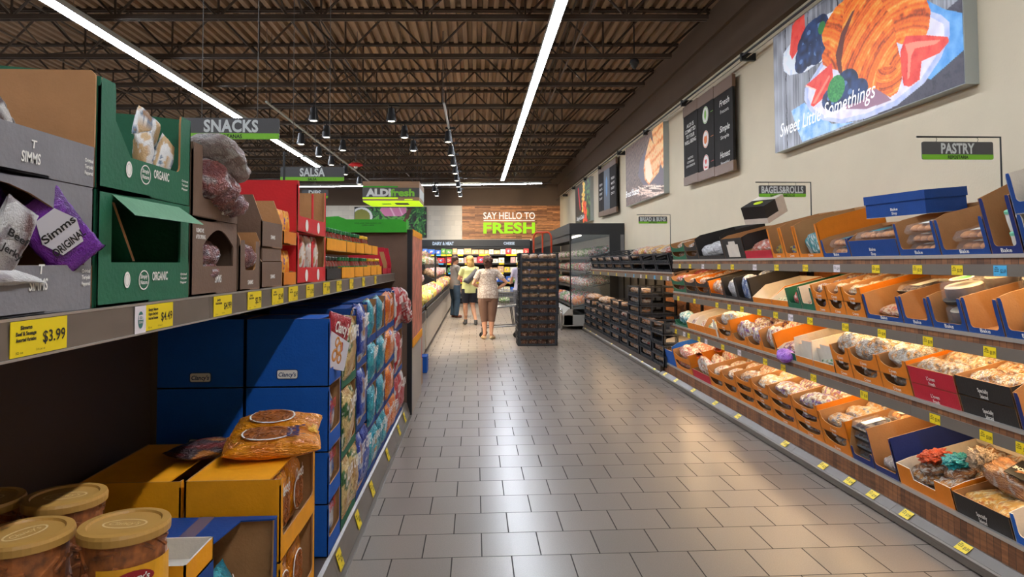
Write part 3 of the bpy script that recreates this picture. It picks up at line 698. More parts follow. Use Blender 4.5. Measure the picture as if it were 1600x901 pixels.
tray(cM(2.6, 1.525, y10, .13, w10*.55, .11) @ Rz(math.pi/2), w10*.8, .2, 'long clear tray of iced rolls with teal label on top of closed blue carton', lab_m=M_labt, n=6)
for k in range(3): tray(cM(2.6, 1.525, y11, .15, w11/2, .008+k*.062) @ Rz(math.pi/2), w11*.8, .24, '%s clear tray of loaf cakes in the eleventh carton, top bakery shelf' % ['bottom', 'middle', 'top'][k])
for k in range(2): tray(cM(2.6, 1.525, y12, .17, w12/2, .008+k*.062) @ Rz(math.pi/2), w12*.8, .24, '%s clear tray of loaf cakes in the twelfth carton, top bakery shelf' % ['lower', 'upper'][k])
y13, w13 = yspan(1546, 1597, 2.6)
def bottle(M, label):
    t = thing('dessert_tub', lab(label), 'tub', M, 'green-lidded tubs')
    b = MB(); b.lathe([(0, 0), (.032, 0), (.036, .05), (.036, .085), (0, .085)], 16); b.build('tub', M_lab, t, smooth=False)
    b = MB(); b.lathe([(0, .086), (.038, .086), (.038, .1), (.03, .106), (0, .106)], 16); b.build('lid', mat('mint_lid', (120, 196, 160), rough=.4), t)
for k in range(2): bottle(cM(2.6, 1.525, y13, .06, w13*.35, .008+k*.108), ['lower', 'upper'][k]+' white tub with mint lid in tall navy carton, top bakery shelf')
# sliced fruit loaves in the raised pair at the frame's right edge
y14, w14 = yspan(1598, 1690, 2.6)
for k in range(2):
    o = obj('bag_of_cookies', bag_var('darkloaf', k), None, cM(2.6, 1.525, y14, .12, w14*.62, .07+k*.201) @ Rz(math.pi/2) @ Sc(w14*.6, .2, .11))
    tag(o, lab('wrapped bag of dark cookies in the %s blue carton nearest the camera, top bakery shelf' % ['lower', 'upper'][k]), 'cookies')
# boxes lying on top of the top row
def lidded_box(M, w, d, h):
    t = thing('lidded_box', lab('closed blue carton with a lift-off lid lying across the top row of bakery cartons'), 'box', M)
    MB().box(0, 0, 0, d, w, h*.72).build('box_body', [bd('blue')], t)
    b = MB(); b.box(-.006, -.006, h*.62, d+.006, w+.006, h); b.build('lid', [bd('blue')], t)
    b = MB(); b.box(-.002, -.001, -.0015, d*.6, w+.001, 0); b.build('bottom_flap', [bd('white')], t)
    add_logo(t, 'Bake|Shop', w/2, h*.25, .06)
lidded_box(T(2.72, 3.97, 1.79) @ Rz(.16) @ Ry(math.radians(-5)), .5, .30, .145)
t = thing('sticker_box', lab('small black carton with round yellow-green sticker tipped on the orange cartons'), 'box', T(2.71, 6.16, 1.86) @ Rz(.5) @ Ry(math.radians(-24)))
b = MB(); b.box(0, 0, 0, .30, .26, .17); b.build('box_body', [bd('black')], t)
b = MB(); b.box(-.002, -.001, -.002, .301, .262, .05); b.build('white_lower_sleeve', [bd('white')], t)
b = MB(); b.box(.18, -.003, .0, .302, .262, .172); b.build('white_end_sleeve', [bd('white')], t)
b = MB(); b.lathe([(0, 0), (.045, 0), (.045, .001), (0, .001)], 24, 0, (.10, .13, .171)); b.build('round_sticker', mat('lime_sticker', (196, 220, 40), rough=.4), t)
# round cakes on the second shelf
def cake(M, label, kind):
    t = thing('round_cake', lab(label), 'cake', M)
    b = MB(); b.lathe([(0, 0), (.105, 0), (.115, .02), (.108, .022), (0, .022)], 28); b.build('cake_board', M_black, t)
    b = MB()
    if kind == 'bundt':
        n = 16
        V = []; prof = [(.028, .024), (.098, .024), (.106, .055), (.094, .095), (.06, .108), (.03, .09), (.028, .024)]
        nn = 64
        for (r, z) in prof:
            for j in range(nn):
                th = 2*math.pi*j/nn; rr = r*(1+.06*abs(math.sin(th*n/2)) if r > .05 else 1); V.append((rr*math.cos(th), rr*math.sin(th), z))
        b.add(V, [(i*nn+j, i*nn+(j+1) % nn, (i+1)*nn+(j+1) % nn, (i+1)*nn+j) for i in range(len(prof)-1) for j in range(nn)],
              [0 if i < 1 else 1 for i in range(len(prof)-1) for j in range(nn)])
        b.build('bundt_cake', [M_choc, M_cream2], t, smooth=True)
    else:
        b.lathe([(0, .023), (.09, .023), (.094, .03), (.094, .085), (.088, .092), (0, .092)], 28, [0, 0, 0, 1, 1]); b.build('layer_cake', [M_choc, M_cream2], t, smooth=True)
    b = MB(); b.lathe([(.116, .018), (.112, .10), (.1, .122), (0, .126)], 28); b.build('dome_lid', M_clear, t, smooth=True)
    b = MB(); b.lathe([(0, .1265), (.062, .1262), (.062, .1272), (0, .1275)], 24); b.lathe([(0, .1277), (.05, .1275), (0, .1279)], 24, 1); b.build('round_label', [M_lab, M_labg], t)
for j, (xl, xr) in enumerate([(1452, 1506), (1506, 1564), (1564, 1640)]):
    yy, ww = yspan(xl, xr, 2.6)
    nm = ['fifteenth', 'sixteenth', 'seventeenth'][j] if False else ORD[16+j]
    if j != 1:
        cake(cM(2.6, 1.115, yy, .14, ww/2, .008), 'domed %s at the front of the %s carton, second bakery shelf' % (['layer cake', '', 'bundt cake'][j], nm), ['layer', '', 'bundt'][j])
    if j != 1: cake(cM(2.6, 1.115, yy, .14, ww/2, .14), 'domed cake stacked on top at the front of the %s carton, second bakery shelf' % nm, 'layer') if j == 0 else None
    cake(cM(2.6, 1.115, yy, .38, ww/2, .008), 'domed cake at the rear of the %s carton, second bakery shelf' % nm, 'layer')
    cake(cM(2.6, 1.115, yy, .38, ww/2, .14), 'domed cake stacked at the rear of the %s carton, second bakery shelf' % nm, 'layer')
yy, ww = yspan(1350, 1407, 2.6)
for k in range(3): tray(cM(2.6, 1.115, yy, .32, ww*.45, .008+k*.058) @ Rz(math.pi/2), ww*.8, .24, '%s clear cake tray at the rear of the first blue carton, second bakery shelf' % ['bottom', 'middle', 'top'][k], food=M_choc)
# chocolate cake trays in the navy and kraft carton on the bottom shelf
yy, ww = yspan(1323, 1357, 2.47)
for k in range(4): tray(cM(2.47, .2, yy, .13, ww/2, .008+k*.064) @ Rz(math.pi/2), ww*.85, .2, '%s clear tray of chocolate cakes in the navy carton, bottom bakery shelf' % ORD[k+1], food=M_choc)
tray(cM(2.47, .2, yy, .38, ww/2, .2) @ Rz(math.pi/2), ww*.85, .2, 'clear tray of golden cakes behind the chocolate cake stack, bottom bakery shelf')
# raised white and kraft flaps standing up out of opened cartons
def flap(M, w, h, label, inner='white', outer='orange'):
    b = MB(); b.prism([(0, 0), (w, 0), (w, h*.8), (w*.8, h*.8), (w*.78, h), (w*.22, h), (w*.2, h*.8), (0, h*.8)], (0, 0, 0), (0, 1, 0), (0, 0, 1), (.004, 0, 0), 0, 1)
    o = b.build('carton_flap', [bd(inner), bd(outer)], None, M); return tag(o, lab(label), 'carton flap')
for nm, X, Z, xl, xr, h, h0 in (('ninth', 2.55, .70, 1211, 1239, .10, .10), ('tenth', 2.55, .70, 1239, 1266, .2, .0), ('eleventh', 2.55, .70, 1266, 1299, .2, 0), ):
    if h0: continue
    yy, ww = yspan(xl, xr, X)
    flap(cM(X, Z, yy, .05, .006, .008), ww-.016, .17, 'white raised flap standing behind the front of the %s carton, third bakery shelf' % nm)
yy, ww = yspan(1099, 1121, 2.55)
flap(cM(2.55, .70, yy, -.012, -.006, .008) @ Rz(-.15), .17, .19, 'white card divider beside the orange trays on the third bakery shelf', 'white', 'white')
yy, ww = yspan(1132, 1164, 2.6)
flap(cM(2.6, 1.525, yy, -.006, ww*.2, .03), ww*.55, .16, 'white card panel on the front of the black carton, top bakery shelf', 'white', 'black')
yy, ww = yspan(1395, 1479, 2.47)
flap(cM(2.47, .2, yy, .50, .01, .12), ww-.03, .10, 'raised white rear flap of the open orange tray, bottom bakery shelf', 'white', 'orange')
# big gathered bag necks and the dark-labelled loaf near the right edge
for k, (dx, dy, col, nm) in enumerate([(.16, .62, (224, 84, 40), 'orange'), (.20, .38, (40, 170, 176), 'teal')]):
    o = obj('bag_of_rolls', bag_var('rolls', k), None, cM(2.47, .2, yy, dx, ww*dy, .125) @ Rz(.6*k) @ Sc(.24, .15, .09))
    tag(o, lab('bag of rolls with a big gathered %s neck on the open orange tray' % nm), 'bread rolls')
    obj('bag_neck', rosette_mesh(col, 5+k), o, T(-.1, 0, .62) @ Sc(.62, .9, .8))
yy, ww = yspan(1479, 1568, 2.47)
t = thing('brioche_loaf', lab('upright brioche loaf in clear bag with black label, above the black bottom carton'), 'bread', cM(2.47, .2, yy, .24, ww*.48, .16) @ Rz(1.9) @ Ry(-.35))
obj('bagged_loaf', bag_var('bread', 9), t, Sc(.34, .17, .13))
b = MB(); b.box(-.06, -.09, .0, .05, -.086, .062); b.box(-.06, -.075, .0655, .05, .075, .069); q = b.build('black_label', M_black, t)
b = MB(); words(b, 'BRIOCHE', frame((0, -.0905, .02), (1, 0, 0), (0, 0, 1)), .022, .085, bold=.02); words(b, 'BRIOCHE', T(0, -.01, .0696), .026, .09, bold=.02); b.build('printed_text', M_ink_w, q)
obj('bag_neck', rosette_mesh((196, 170, 140), 3), t, T(.19, 0, .02) @ Sc(.12, .13, .12))
# purple net bag spilling over the third shelf's rail
P = at(1219, 553, X=2.50)
o = obj('bag_of_onions', bag_mesh('purple_net', 5, [((130, 70, 180), 4), ((160, 110, 210), 3), ((90, 50, 130), 1)], 'rolls', M_matte, 7), None, T(2.545, P.y, .735) @ Ry(-.5) @ Rz(1.4) @ Sc(.22, .13, .10))
tag(o, lab('purple net bag hanging over the lip of the third bakery shelf'), 'bag')
# ---- aisle signs on the bakery side
M_sgrey = mat('sign_grey', (74, 74, 76), rough=.45); M_sgreen = mat('sign_green', (120, 190, 40), rough=.45)
M_slet = mat('sign_letters', (206, 212, 212), rough=.5)
def rrect(w, h, r, n=4):
    P = []
    for cx, cy, a0 in ((w/2-r, h/2-r, 0), (-w/2+r, h/2-r, 90), (-w/2+r, -h/2+r, 180), (w/2-r, -h/2+r, 270)):
        for k in range(n+1):
            a = math.radians(a0+90*k/n); P.append((cx+r*math.cos(a), cy+r*math.sin(a)))
    return P
def aisle_sign(C_, w, h, t1, t2, label, tw=.5, th=.55, gap=None, t2w=.2):
    t = thing('aisle_sign', lab(label), 'sign', T(*C_))
    b = MB(); b.prism(rrect(w, h, .012), (0, 0, 0), (1, 0, 0), (0, 0, 1), (0, .006, 0), 0); b.build('sign_board', M_sgrey, t)
    b = MB(); p = [q for q in rrect(w, h, .012) if q[1] < -h*.2]; p = [(w/2, -h*.22)]+[(-w/2, -h*.22)]+[q for q in p if q[0] < 0]+[q for q in p if q[0] >= 0]
    b.prism(p, (0, -.001, 0), (1, 0, 0), (0, 0, 1), (0, .0008, 0), 0); b.prism(p, (0, .0062, 0), (1, 0, 0), (0, 0, 1), (0, .0008, 0), 0); b.build('green_band', M_sgreen, t)
    b = MB(); words(b, t1, FACE_CAM(0, -.0015, -h*.145), h*.57, w*tw*.94, bold=.05, spacing=1.05); b.build('sign_lettering', M_slet, t)
    b = MB(); words(b, t2, FACE_CAM(0, -.0022, -h*.45), h*.18, w*t2w*1.15, bold=.04); b.build('sign_small_lettering', M_ink_k, t)
    return t
def bracket_sign(P0, px_c, w, t1, t2, label, tw, t2w=.25):
    Y, Xc, zt = P0; t = aisle_sign((Xc, Y, zt-.055), w, .11, t1, t2, label, tw, t2w=t2w)
    b = MB(); b.tube([(-w/2-.03, .003, .085), (w/2+.05, .003, .085), (w/2+.05, .003, -.46)], .006, 6); b.build('bracket', M_black, t)
    for s in (-.3, .28):
        b = MB(); b.tube([(s*w, .003, .083), (s*w+.008, .003, .07), (s*w, .003, .052)], .0018, 5); b.build('hook', M_wire, t)
bracket_sign((4.02, 2.965, 2.235), 0, .455, 'PASTRY', 'REPOSTARIA', 'grey and green PASTRY sign on a bracket over the bakery cartons', .5)
bracket_sign((6.3, 2.91, 2.226), 0, .455, 'BAGELS&ROLLS', 'BAGELS & PANECILLOS', 'grey and green BAGELS & ROLLS sign on a bracket before the right wall', .95, .45)
bracket_sign((10.6, 2.80, 2.225), 0, .455, 'BREAD & BUNS', 'PAN Y BOLLOS', 'grey and green BREAD & BUNS sign on a bracket by the dark crates', .95, .25)
# ================================================================ snacks gondola on the left
M_gback = mat('gondola_back', (66, 52, 42), rough=.6)
M_slot = mat('slotted_post', (96, 82, 70), rough=.5, metal=.3)
GX, GB, GE = -.67, -1.50, 6.84
M_raill = mat('clear_rail_over_steel', (104, 93, 82), rough=.35, coat=.3, nscale=2.5, namt=.2, aniso=(1, 2, 6))
gs = [0.0, 1.22, 2.10, 2.66, 4.05, 5.45, 6.84]
gs = [-.5, .8, 2.10, 3.30, 4.50, 5.70, 6.84]
for i in range(len(gs)-1):
    y0, y1 = gs[i]+.001, gs[i+1]-.001; L = y1-y0
    t = thing('snack_shelving', lab('dark snacks gondola bay left of the aisle, %s of six counted from the camera' % ORD[i+1]), 'shelving', T(0, y0, 0), 'snacks gondola bays')
    b = MB(); b.box(GB-.02, 0, .1, GB, L, 1.86); b.build('back_panel', M_gback, t)
    b = MB(); b.box(GB, L-.03, .1, GB+.03, L, 1.86); b.build('upright_post', M_slot, t)
    b = MB(); b.box(GB, 0, 1.372, -.803, L, 1.402); s = b.build('shelf', M_shelf, t)
    b = MB(); b.prism([(-.803, 1.403), (-.797, 1.403), (-.794, 1.337), (-.803, 1.337)], (0, 0, 0), (1, 0, 0), (0, 0, 1), (0, L, 0)); b.build('price_rail', M_raill, s)
    b = MB(); b.box(-.805, 0, 1.403, -.796, L, 1.408); b.box(-.797, 0, 1.334, -.790, L, 1.338); b.build('rail_edge', M_lip, s)
    b = MB(); b.box(GB, 0, .10, -.69, L, .135); b.box(GB, 0, 0, -.70, L, .1); d = b.build('deck', M_shelf, t)
    b = MB(); b.prism([(-.69, .135), (-.672, .128), (-.640, .022), (-.655, .015), (-.69, .03)], (0, 0, 0), (1, 0, 0), (0, 0, 1), (0, L, 0)); b.build('price_rail', M_raill, d)
    b = MB(); b.box(-.70, 0, 0, -.622, L, .012); b.build('kick_strip', M_rail, d)
def rail_tag(xa, xb, price, lines, label, col='y', w=None):
    A = at(xa, 480, X=-.793); B = at(xb, 480, X=-.793); yc = (A.y+B.y)/2; w = B.y-A.y
    return price_tag(FACE_R(-.7925, yc, 1.371), label, col, price, lines, w, .062)
rail_tag(17, 105, '$3.99', 'Simms|Beef & Sausage|Assorted Varieties', 'yellow $3.99 price tag on the snacks rail beneath the grey cartons')
rail_tag(228, 270, '$4.49', 'Simply Nature|Organic Beef Jerky|Assorted Varieties', 'yellow $4.49 price tag on the snacks rail beneath the green cartons')
A = at(211, 480, X=-.793); B = at(228, 480, X=-.793)
t = obj('organic_tag', MB().box(-(B.y-A.y)/2, -.033, -.001, (B.y-A.y)/2, .033, 0).mesh('organic_tag', M_tagw), None, FACE_R(-.7925, (A.y+B.y)/2, 1.369)); tag(t, lab('white tag with round organic seal beside the $4.49 tag'), 'price tag')
b = MB(); b.lathe([(.0, .0004), (.0135, .0004), (.0135, .0008), (.0, .0009)], 24); b.v = [(x*.95, y*1.5, z) for x, y, z in b.v]; q = b.build('green_seal', mat('seal_green', (50, 110, 100), rough=.5), t)
b = MB(); b.add([(-.0115, .0, .001), (.0115, .0, .001), (.011, .012, .001), (-.011, .012, .001)], [(0, 1, 2, 3)], 0); words(b, 'ORGANIC', T(0, -.008, .0011), .006, .02, m=0, bold=.02); words(b, 'USDA', T(0, .002, .0013), .007, .014, m=1, bold=.03); b.build('seal_text', [M_tagw, mat('seal_green', None)], q)
pr = ['$4.99', '$2.79', '$2.49', '$2.49', '$1.95', '$1.99', '$1.89', '$1.69', '$1.49', '$1.49']
for i, (xa, xb) in enumerate([(334, 362), (387, 408), (425, 442.5), (451, 465), (478.5, 490), (505, 515), (526, 533.5), (546.5, 552), (566, 570), (585, 588)]):
    rail_tag(xa, xb, pr[i], 'Jerky|Snack sticks', 'yellow price tag on the upper snacks rail, %s after the $4.49 tag' % ORD[i+1])
for i, (px, py) in enumerate([(530.5, 877), (559, 815), (581, 763), (605.5, 709), (623, 671), (632, 650)]):
    P = at(px, py, X=-.655)
    price_tag(frame((-.6515, P.y, .078), (0, 1, 0), (-.032, 0, .106)), 'yellow price tag on the low snacks rail near the floor, %s from the camera' % ORD[i+1], 'y', '$2.%d9' % (9-i), 'Pretzels|Snack bags', .095, .085)
# ---- cartons on the left: fronts face the aisle (+X)
def LM(X, y0, w, z): return T(X, y0+w, z) @ Rz(math.pi)
def left_carton(X, y0, y1, z, h, label, d=.4, c='blue', i='kraft', kind='U', hb=None, nb=.05, mg=.03, x1=.1, closed_top=False, name='shipping_carton', logo=None, lw=.1, ink=None, lz=.03, side_logo=None, slz=.05, slw=.12):
    w = y1-y0-.003; me = carton_mesh(w, d, h, hb, kind, mg, nb, x1, c, i)
    o = obj(name, me, None, LM(X, y0, w, z+.001)); tag(o, lab(label), 'carton')
    if closed_top:
        b = MB(); b.box(.004 if kind == 'flat' else d*.12, .004, h-.006, d, w-.004, h-.001); b.build('top_flap', [bd(c)], o)
    if logo:
        b = MB()
        for k, s in enumerate(logo.split('|')): words(b, s, frame((0, 0, 0), (0, -1, 0), (0, 0, 1)) @ T(0, -k*lw*.22, 0), lw*(.26 if k == 0 else .14), lw if k == 0 else lw*.8, bold=.03)
        obj('printed_logo', b.mesh('printed_logo', ink or M_ink_w), o, T(-.0015, w/2, lz))
    if side_logo:      # on the end that looks back up the aisle to the camera
        b = MB(); b.prism(rrect(slw, slw*.46, slw*.1), (0, 0, 0), (-1, 0, 0), (0, 0, 1), (0, .0008, 0), 1); b.prism(rrect(slw*.92, slw*.39, slw*.08), (0, .0009, 0), (-1, 0, 0), (0, 0, 1), (0, .0006, 0), 0)
        words(b, side_logo, frame((0, .0018, -slw*.1), (-1, 0, 0), (0, 0, 1)), slw*.2, slw*.8, m=1, bold=.03, shear=.2)
        obj('printed_logo', b.mesh('printed_logo', [M_ink_w, mat('logo_navy', (14, 46, 96))]), o, T(d*.5, w+.0002, slz))
    return o
def window_front(w, h, x0, x1, z0, z1, r=.015):
    """front with a closed window: drawn as a ring strip"""
    return (w, h, x0, x1, z0, z1)
def windowed_carton(X, y0, y1, z, h, label, d, c, i, win, arch=0, name='display_carton', top_open=False):
    """whole carton with a cut window in its aisle face; win=(near, far, bottom, top) in fractions"""
    w = y1-y0-.003; b = MB(); t = .005
    b.box(0, 0, 0, d, w, t, 0)
    if not top_open: b.box(0, 0, h-t, d, w, h, [0, 0, 0, 0, 0, 0])
    sp = [(0, 0), (d, 0), (d, h), (0, h)]
    b.prism(sp, (0, 0, 0), (1, 0, 0), (0, 0, 1), (0, t, 0), 0, 1); b.prism(sp, (0, w, 0), (1, 0, 0), (0, 0, 1), (0, -t, 0), 0, 1)
    b.prism([(0, 0), (w, 0), (w, h), (0, h)], (d, 0, 0), (0, 1, 0), (0, 0, 1), (-t, 0, 0), 0, 1)
    n_, f_, bo, to = win; ya, yb, za, zb = w*(1-f_), w*(1-n_), h*bo, h*to      # local y runs towards the camera
    def P(poly): b.prism(poly, (0, 0, 0), (0, 1, 0), (0, 0, 1), (t, 0, 0), 0, 1)
    P([(0, 0), (w, 0), (w, za), (0, za)]); P([(0, za), (ya, za), (ya, zb), (0, zb)]); P([(yb, za), (w, za), (w, zb), (yb, zb)])
    if arch:
        A = [(0, zb), (0, h), (w, h), (w, zb), (yb, zb)]+[(ya+(yb-ya)*(1-k/10), zb+arch*math.sin(math.pi*k/10)) for k in range(1, 10)]+[(ya, zb)]
        P(A[::-1])
    else: P([(0, zb), (w, zb), (w, h), (0, h)])
    o = obj(name, b.mesh(name, [bd(c), bd(i)]), None, LM(X, y0, w, z+.001)); return tag(o, lab(label), 'carton')
def face_words(o, w, items, ink=None, name='printed_logo'):
    """lettering on the aisle face; items: (text, y from near end, z, height, width, shear)"""
    b = MB()
    for s, yy, z, h_, w_, sh in items: words(b, s, frame((-.0015, w-yy, z), (0, -1, 0), (0, 0, 1)), h_, w_, bold=.03, shear=sh)
    b.build(name, ink or M_ink_w, o)
UX = -.803; Z0 = 1.408
# grey pair
o = windowed_carton(UX, .86, 1.485, Z0, .252, 'lower grey snack carton with an arched opening full of jerky packs', .5, 'grey', 'kraft', (0.02, .95, .36, .62), .08)
face_words(o, .625, [('SIMMS', .447, .045, .022, .054, .1), ('T', .455, .075, .018, .018, .1), ('Original', .60, .075, .008, .03, 0), ('Teriyaki', .60, .062, .008, .03, 0), ('Peppered', .60, .049, .008, .03, 0)])
w = .62; b = MB(); d = .5; t_ = .005; h = .25
b.box(0, 0, 0, d, w, t_, 0); b.prism([(0, 0), (w, 0), (w, .085), (0, .085)], (0, 0, 0), (0, 1, 0), (0, 0, 1), (t_, 0, 0), 0, 1)
b.prism([(0, 0), (d, 0), (d, h), (.01, h), (0, h-.01), (0, .09), (.0, .085)], (0, 0, 0), (1, 0, 0), (0, 0, 1), (0, t_, 0), 0, 1)
b.prism([(0, 0), (d, 0), (d, h), (.05, h), (0, .085)], (0, w, 0), (1, 0, 0), (0, 0, 1), (0, -t_, 0), 0, 1)
b.prism([(0, 0), (w, 0), (w, h), (0, h)], (d, 0, 0), (0, 1, 0), (0, 0, 1), (-t_, 0, 0), 0, 1)
o = obj('display_carton', b.mesh('display_carton', [bd('grey'), bd('kraft')]), None, LM(UX, .865, w, Z0+.255)); tag(o, lab('upper grey snack carton with low front and tall plain cardboard end'), 'carton')
face_words(o, w, [('SIMMS', .41, .022, .020, .054, .1), ('T', .418, .05, .015, .016, .1), ('Original', .595, .05, .008, .03, 0), ('Teriyaki', .595, .037, .008, .03, 0), ('Peppered', .595, .024, .008, .03, 0)])
# jerky packs
def pouch(M, kind, pal, L, W, H_, label, cat='jerky', name='jerky_pack', seed=1, mtl=None, txt=None, ink=None, tx=(.5, .2), panel=None):
    k = (kind+' pouch', seed)
    if k not in BAGS: BAGS[k] = bag_mesh(kind+'_pouch', seed*11+3, pal, 'pouch', mtl or M_matte, 1.7)
    o = obj(name, BAGS[k], None, M @ Sc(L, W, H_)); tag(o, lab(label), cat)
    if panel:
        b = MB(); b.prism([(-.22, -.2), (.05, -.34), (.3, -.16), (.3, .2), (.05, .34), (-.2, .2)], (0, 0, .5), (1, 0, 0), (0, 1, 0), (0, 0, .04)); obj('pale_panel', b.mesh('pale_panel', panel), o)
    if txt:
        b = MB()
        for i, s in enumerate(txt.split('|')): words(b, s, frame((tx[0]-.2*i-.35, 0, .56), (0, -1, 0), (1, 0, 0)), tx[1], .62, bold=.03)
        obj('printed_name', b.mesh('printed_name', ink or M_ink_w), o)
    return o
UPR = Rz(math.pi/2) @ Rx(math.pi/2) @ Rz(math.pi/2)      # pouch standing up, face to the aisle
def UPP(x, y, z, roll=0, lean=0, yaw_=0): return T(x, y, z) @ Rz(yaw_) @ Ry(lean) @ Rx(roll) @ UPR
pp, po, pw = [((110, 30, 150), 6), ((84, 20, 116), 3), ((140, 60, 180), 2)], [((190, 92, 24), 5), ((140, 64, 16), 3), ((210, 120, 40), 2)], [((196, 192, 188), 5), ((150, 140, 140), 2), ((90, 50, 40), 1.4)]
M_pan = mat('pale_panel', (205, 200, 205), rough=.45)
pouch(UPP(-.812, 1.375, 1.562, .75, .18, -.5), 'purple', pp, .17, .115, .03, 'purple jerky pack with white panel leaning out of the lower grey carton', txt='Simms|ORIGINAL', ink=M_ink_k, panel=M_pan, tx=(.38, .10))
pouch(UPP(-.90, 1.30, 1.60, .9, .1), 'purpled', pp, .19, .12, .03, 'second purple jerky pack in shadow behind the first, lower grey carton', seed=9)
pouch(UPP(-.86, 1.20, 1.60, -.3, .1), 'orange', po, .14, .12, .03, 'orange jerky pack behind the purple one in the lower grey carton')
pouch(UPP(-.80, 1.215, 1.545, -.35, .2), 'white', pw, .13, .10, .03, 'silver jerky pack back-side out in the lower grey carton', seed=2, txt='Beef|Jerky', ink=M_ink_k, tx=(.35, .10))
pouch(UPP(-.84, 1.12, 1.56, .3, .1), 'dark', [((70, 70, 80), 4), ((120, 120, 130), 2), ((60, 40, 30), 2)], .14, .11, .03, 'dark silver jerky pack at the left frame edge, lower grey carton', seed=3)
pouch(UPP(-.83, 1.145, 1.515, .9, .3), 'orange', po, .12, .08, .03, 'small orange pack beneath the purple ones, lower grey carton', seed=4)
pouch(T(-.85, 1.16, 1.50) @ Rz(1.6) @ Rx(.5), 'white', pw, .3, .14, .04, 'flat pale pack lying at the bottom of the lower grey carton', seed=5)
pouch(UPP(-.865, 1.17, 1.775, .55, .1), 'orangeb', [((150, 76, 26), 4), ((50, 36, 32), 3), ((180, 110, 60), 2)], .15, .13, .03, 'orange and black jerky pack standing in the upper grey carton', seed=6)
pouch(UPP(-.83, 1.22, 1.735, .9, .2), 'whited', [((150, 146, 140), 3), ((70, 50, 46), 3), ((200, 196, 190), 2)], .12, .09, .03, 'pale jerky pack tipped forward in the upper grey carton', seed=7)
# green pair
gl = [('ORGANIC', .29, .052, .022, .085, 0), ('Simply', .205, .058, .010, .035, .1), ('Nature', .205, .044, .010, .035, .1), ('Original', .43, .062, .006, .04, 0), ('Teriyaki', .43, .051, .006, .04, 0), ('Pepper', .43, .040, .006, .04, 0)]
def ring(b, yy, zz, ry, rz, w, th=.003):
    P = [(ry*math.cos(a*math.pi/10), rz*math.sin(a*math.pi/10)) for a in range(20)]; 
    for k in range(20):
        p, q = P[k], P[(k+1) % 20]; s = 1-th/ry
        b.add([(-.0015, w-yy-p[0], zz+p[1]), (-.0015, w-yy-q[0], zz+q[1]), (-.0015, w-yy-q[0]*s, zz+q[1]*s), (-.0015, w-yy-p[0]*s, zz+p[1]*s)], [(0, 1, 2, 3)])
def green_marks(o, w):
    b = MB(); ring(b, .125, .056, .014, .019, w, .004); ring(b, .125, .056, .009, .013, w, .009); ring(b, .205, .054, .026, .024, w, .003); b.build('printed_seals', M_ink_w, o); face_words(o, w, gl)
o = windowed_carton(UX, 1.50, 1.97, Z0, .254, 'lower green snack carton with a square window and folded-out flap', .5, 'green', 'green', (.12, .88, .38, .93)); green_marks(o, .467)
b = MB(); b.prism([(.06, 0), (.40, 0), (.415, .075), (.035, .075)], (0, 0, 0), (0, 1, 0), (-.75, 0, -.6), (.003, 0, .004)); b.build('folded_flap', [card('palegreen', (96, 142, 108))], o, T(0, .01, .245))
b = MB(); b.prism([(.345, .236), (.333, .236), (.232, .10), (.244, .10)], (.035, 0, 0), (0, 1, 0), (0, 0, 1), (.20, 0, 0), 1, 0, 0); b.build('inner_divider', [bd('green'), bd('kraft')], o)
w = .467; b = MB(); h = .254
b.box(0, 0, 0, d, w, t_, 0)
b.prism(notch(w, .24, .065, .085, .02), (0, 0, 0), (0, 1, 0), (0, 0, 1), (t_, 0, 0), 0, 1)
for yy, tt in ((0, t_), (w, -t_)): b.prism([(0, 0), (d, 0), (d, h+.03), (.12, h), (0, .24)], (0, yy, 0), (1, 0, 0), (0, 0, 1), (0, tt, 0), 0, 0)
b.prism([(0, 0), (w, 0), (w, .2), (0, .2)], (d, 0, 0), (0, 1, 0), (0, 0, 1), (-t_, 0, 0), 0, 0)
b.prism([(w-.01, .02), (w-.01, .238), (w-.095, .238), (w-.235, .09), (w-.235, .02)], (.045, 0, 0), (0, 1, 0), (0, 0, 1), (.006, 0, 0), 0, 0, 1)
o = obj('display_carton', b.mesh('display_carton', [bd('green'), bd('kraft')]), None, LM(UX, 1.50, w, Z0+.257)); tag(o, lab('upper green snack carton with deep cut front and slanted inner divider'), 'carton'); green_marks(o, w)
for k, (y, z, r) in enumerate([(1.83, 1.855, .2), (1.79, 1.775, -.3), (1.87, 1.775, .1)]):
    pouch(UPP(-.86+k*.012, y, z, [1.35, .3, -.3][k], .1), 'kraftpack', [((206, 170, 120), 4), ((226, 224, 220), 3), ((110, 130, 150), 1.6), ((150, 110, 70), 1)], .13, .085, .03, '%s kraft and white jerky pack in the upper green carton' % ['topmost', 'leaning', 'bottom'][k], seed=8+k)
# brown pair with clear meat bags
o = windowed_carton(UX, 1.985, 2.36, Z0, .225, 'lower brown snack carton with arched window and dark meat snacks', .4, 'brown', 'brown', (.22, .90, .38, .66), .05)
face_words(o, .372, [('SIMMS', .2, .035, .024, .054, .1), ('REMOVE', .055, .185, .012, .055, 0), ('AFTER OPENING', .06, .166, .012, .07, 0)])
o2 = left_carton(UX, 1.985, 2.36, Z0+.227, .215, 'upper brown snack carton with open front and clear bag spilling out', .4, 'brown', 'brown', 'U', nb=.06, mg=.07, x1=.05)
face_words(o2, .372, [('SIMMS', .25, .022, .022, .054, .1)])
def meat(M, L, W, H_, label, v): o = obj('meat_snack_bag', bag_var('meat', v), None, M @ Sc(L, W, H_)); return tag(o, lab(label), 'meat snacks')
meat(T(-.83, 2.17, 1.745) @ Rz(1.5) @ Ry(.3), .20, .17, .15, 'clear bag of pink meat sticks bulging from the upper brown carton', 1)
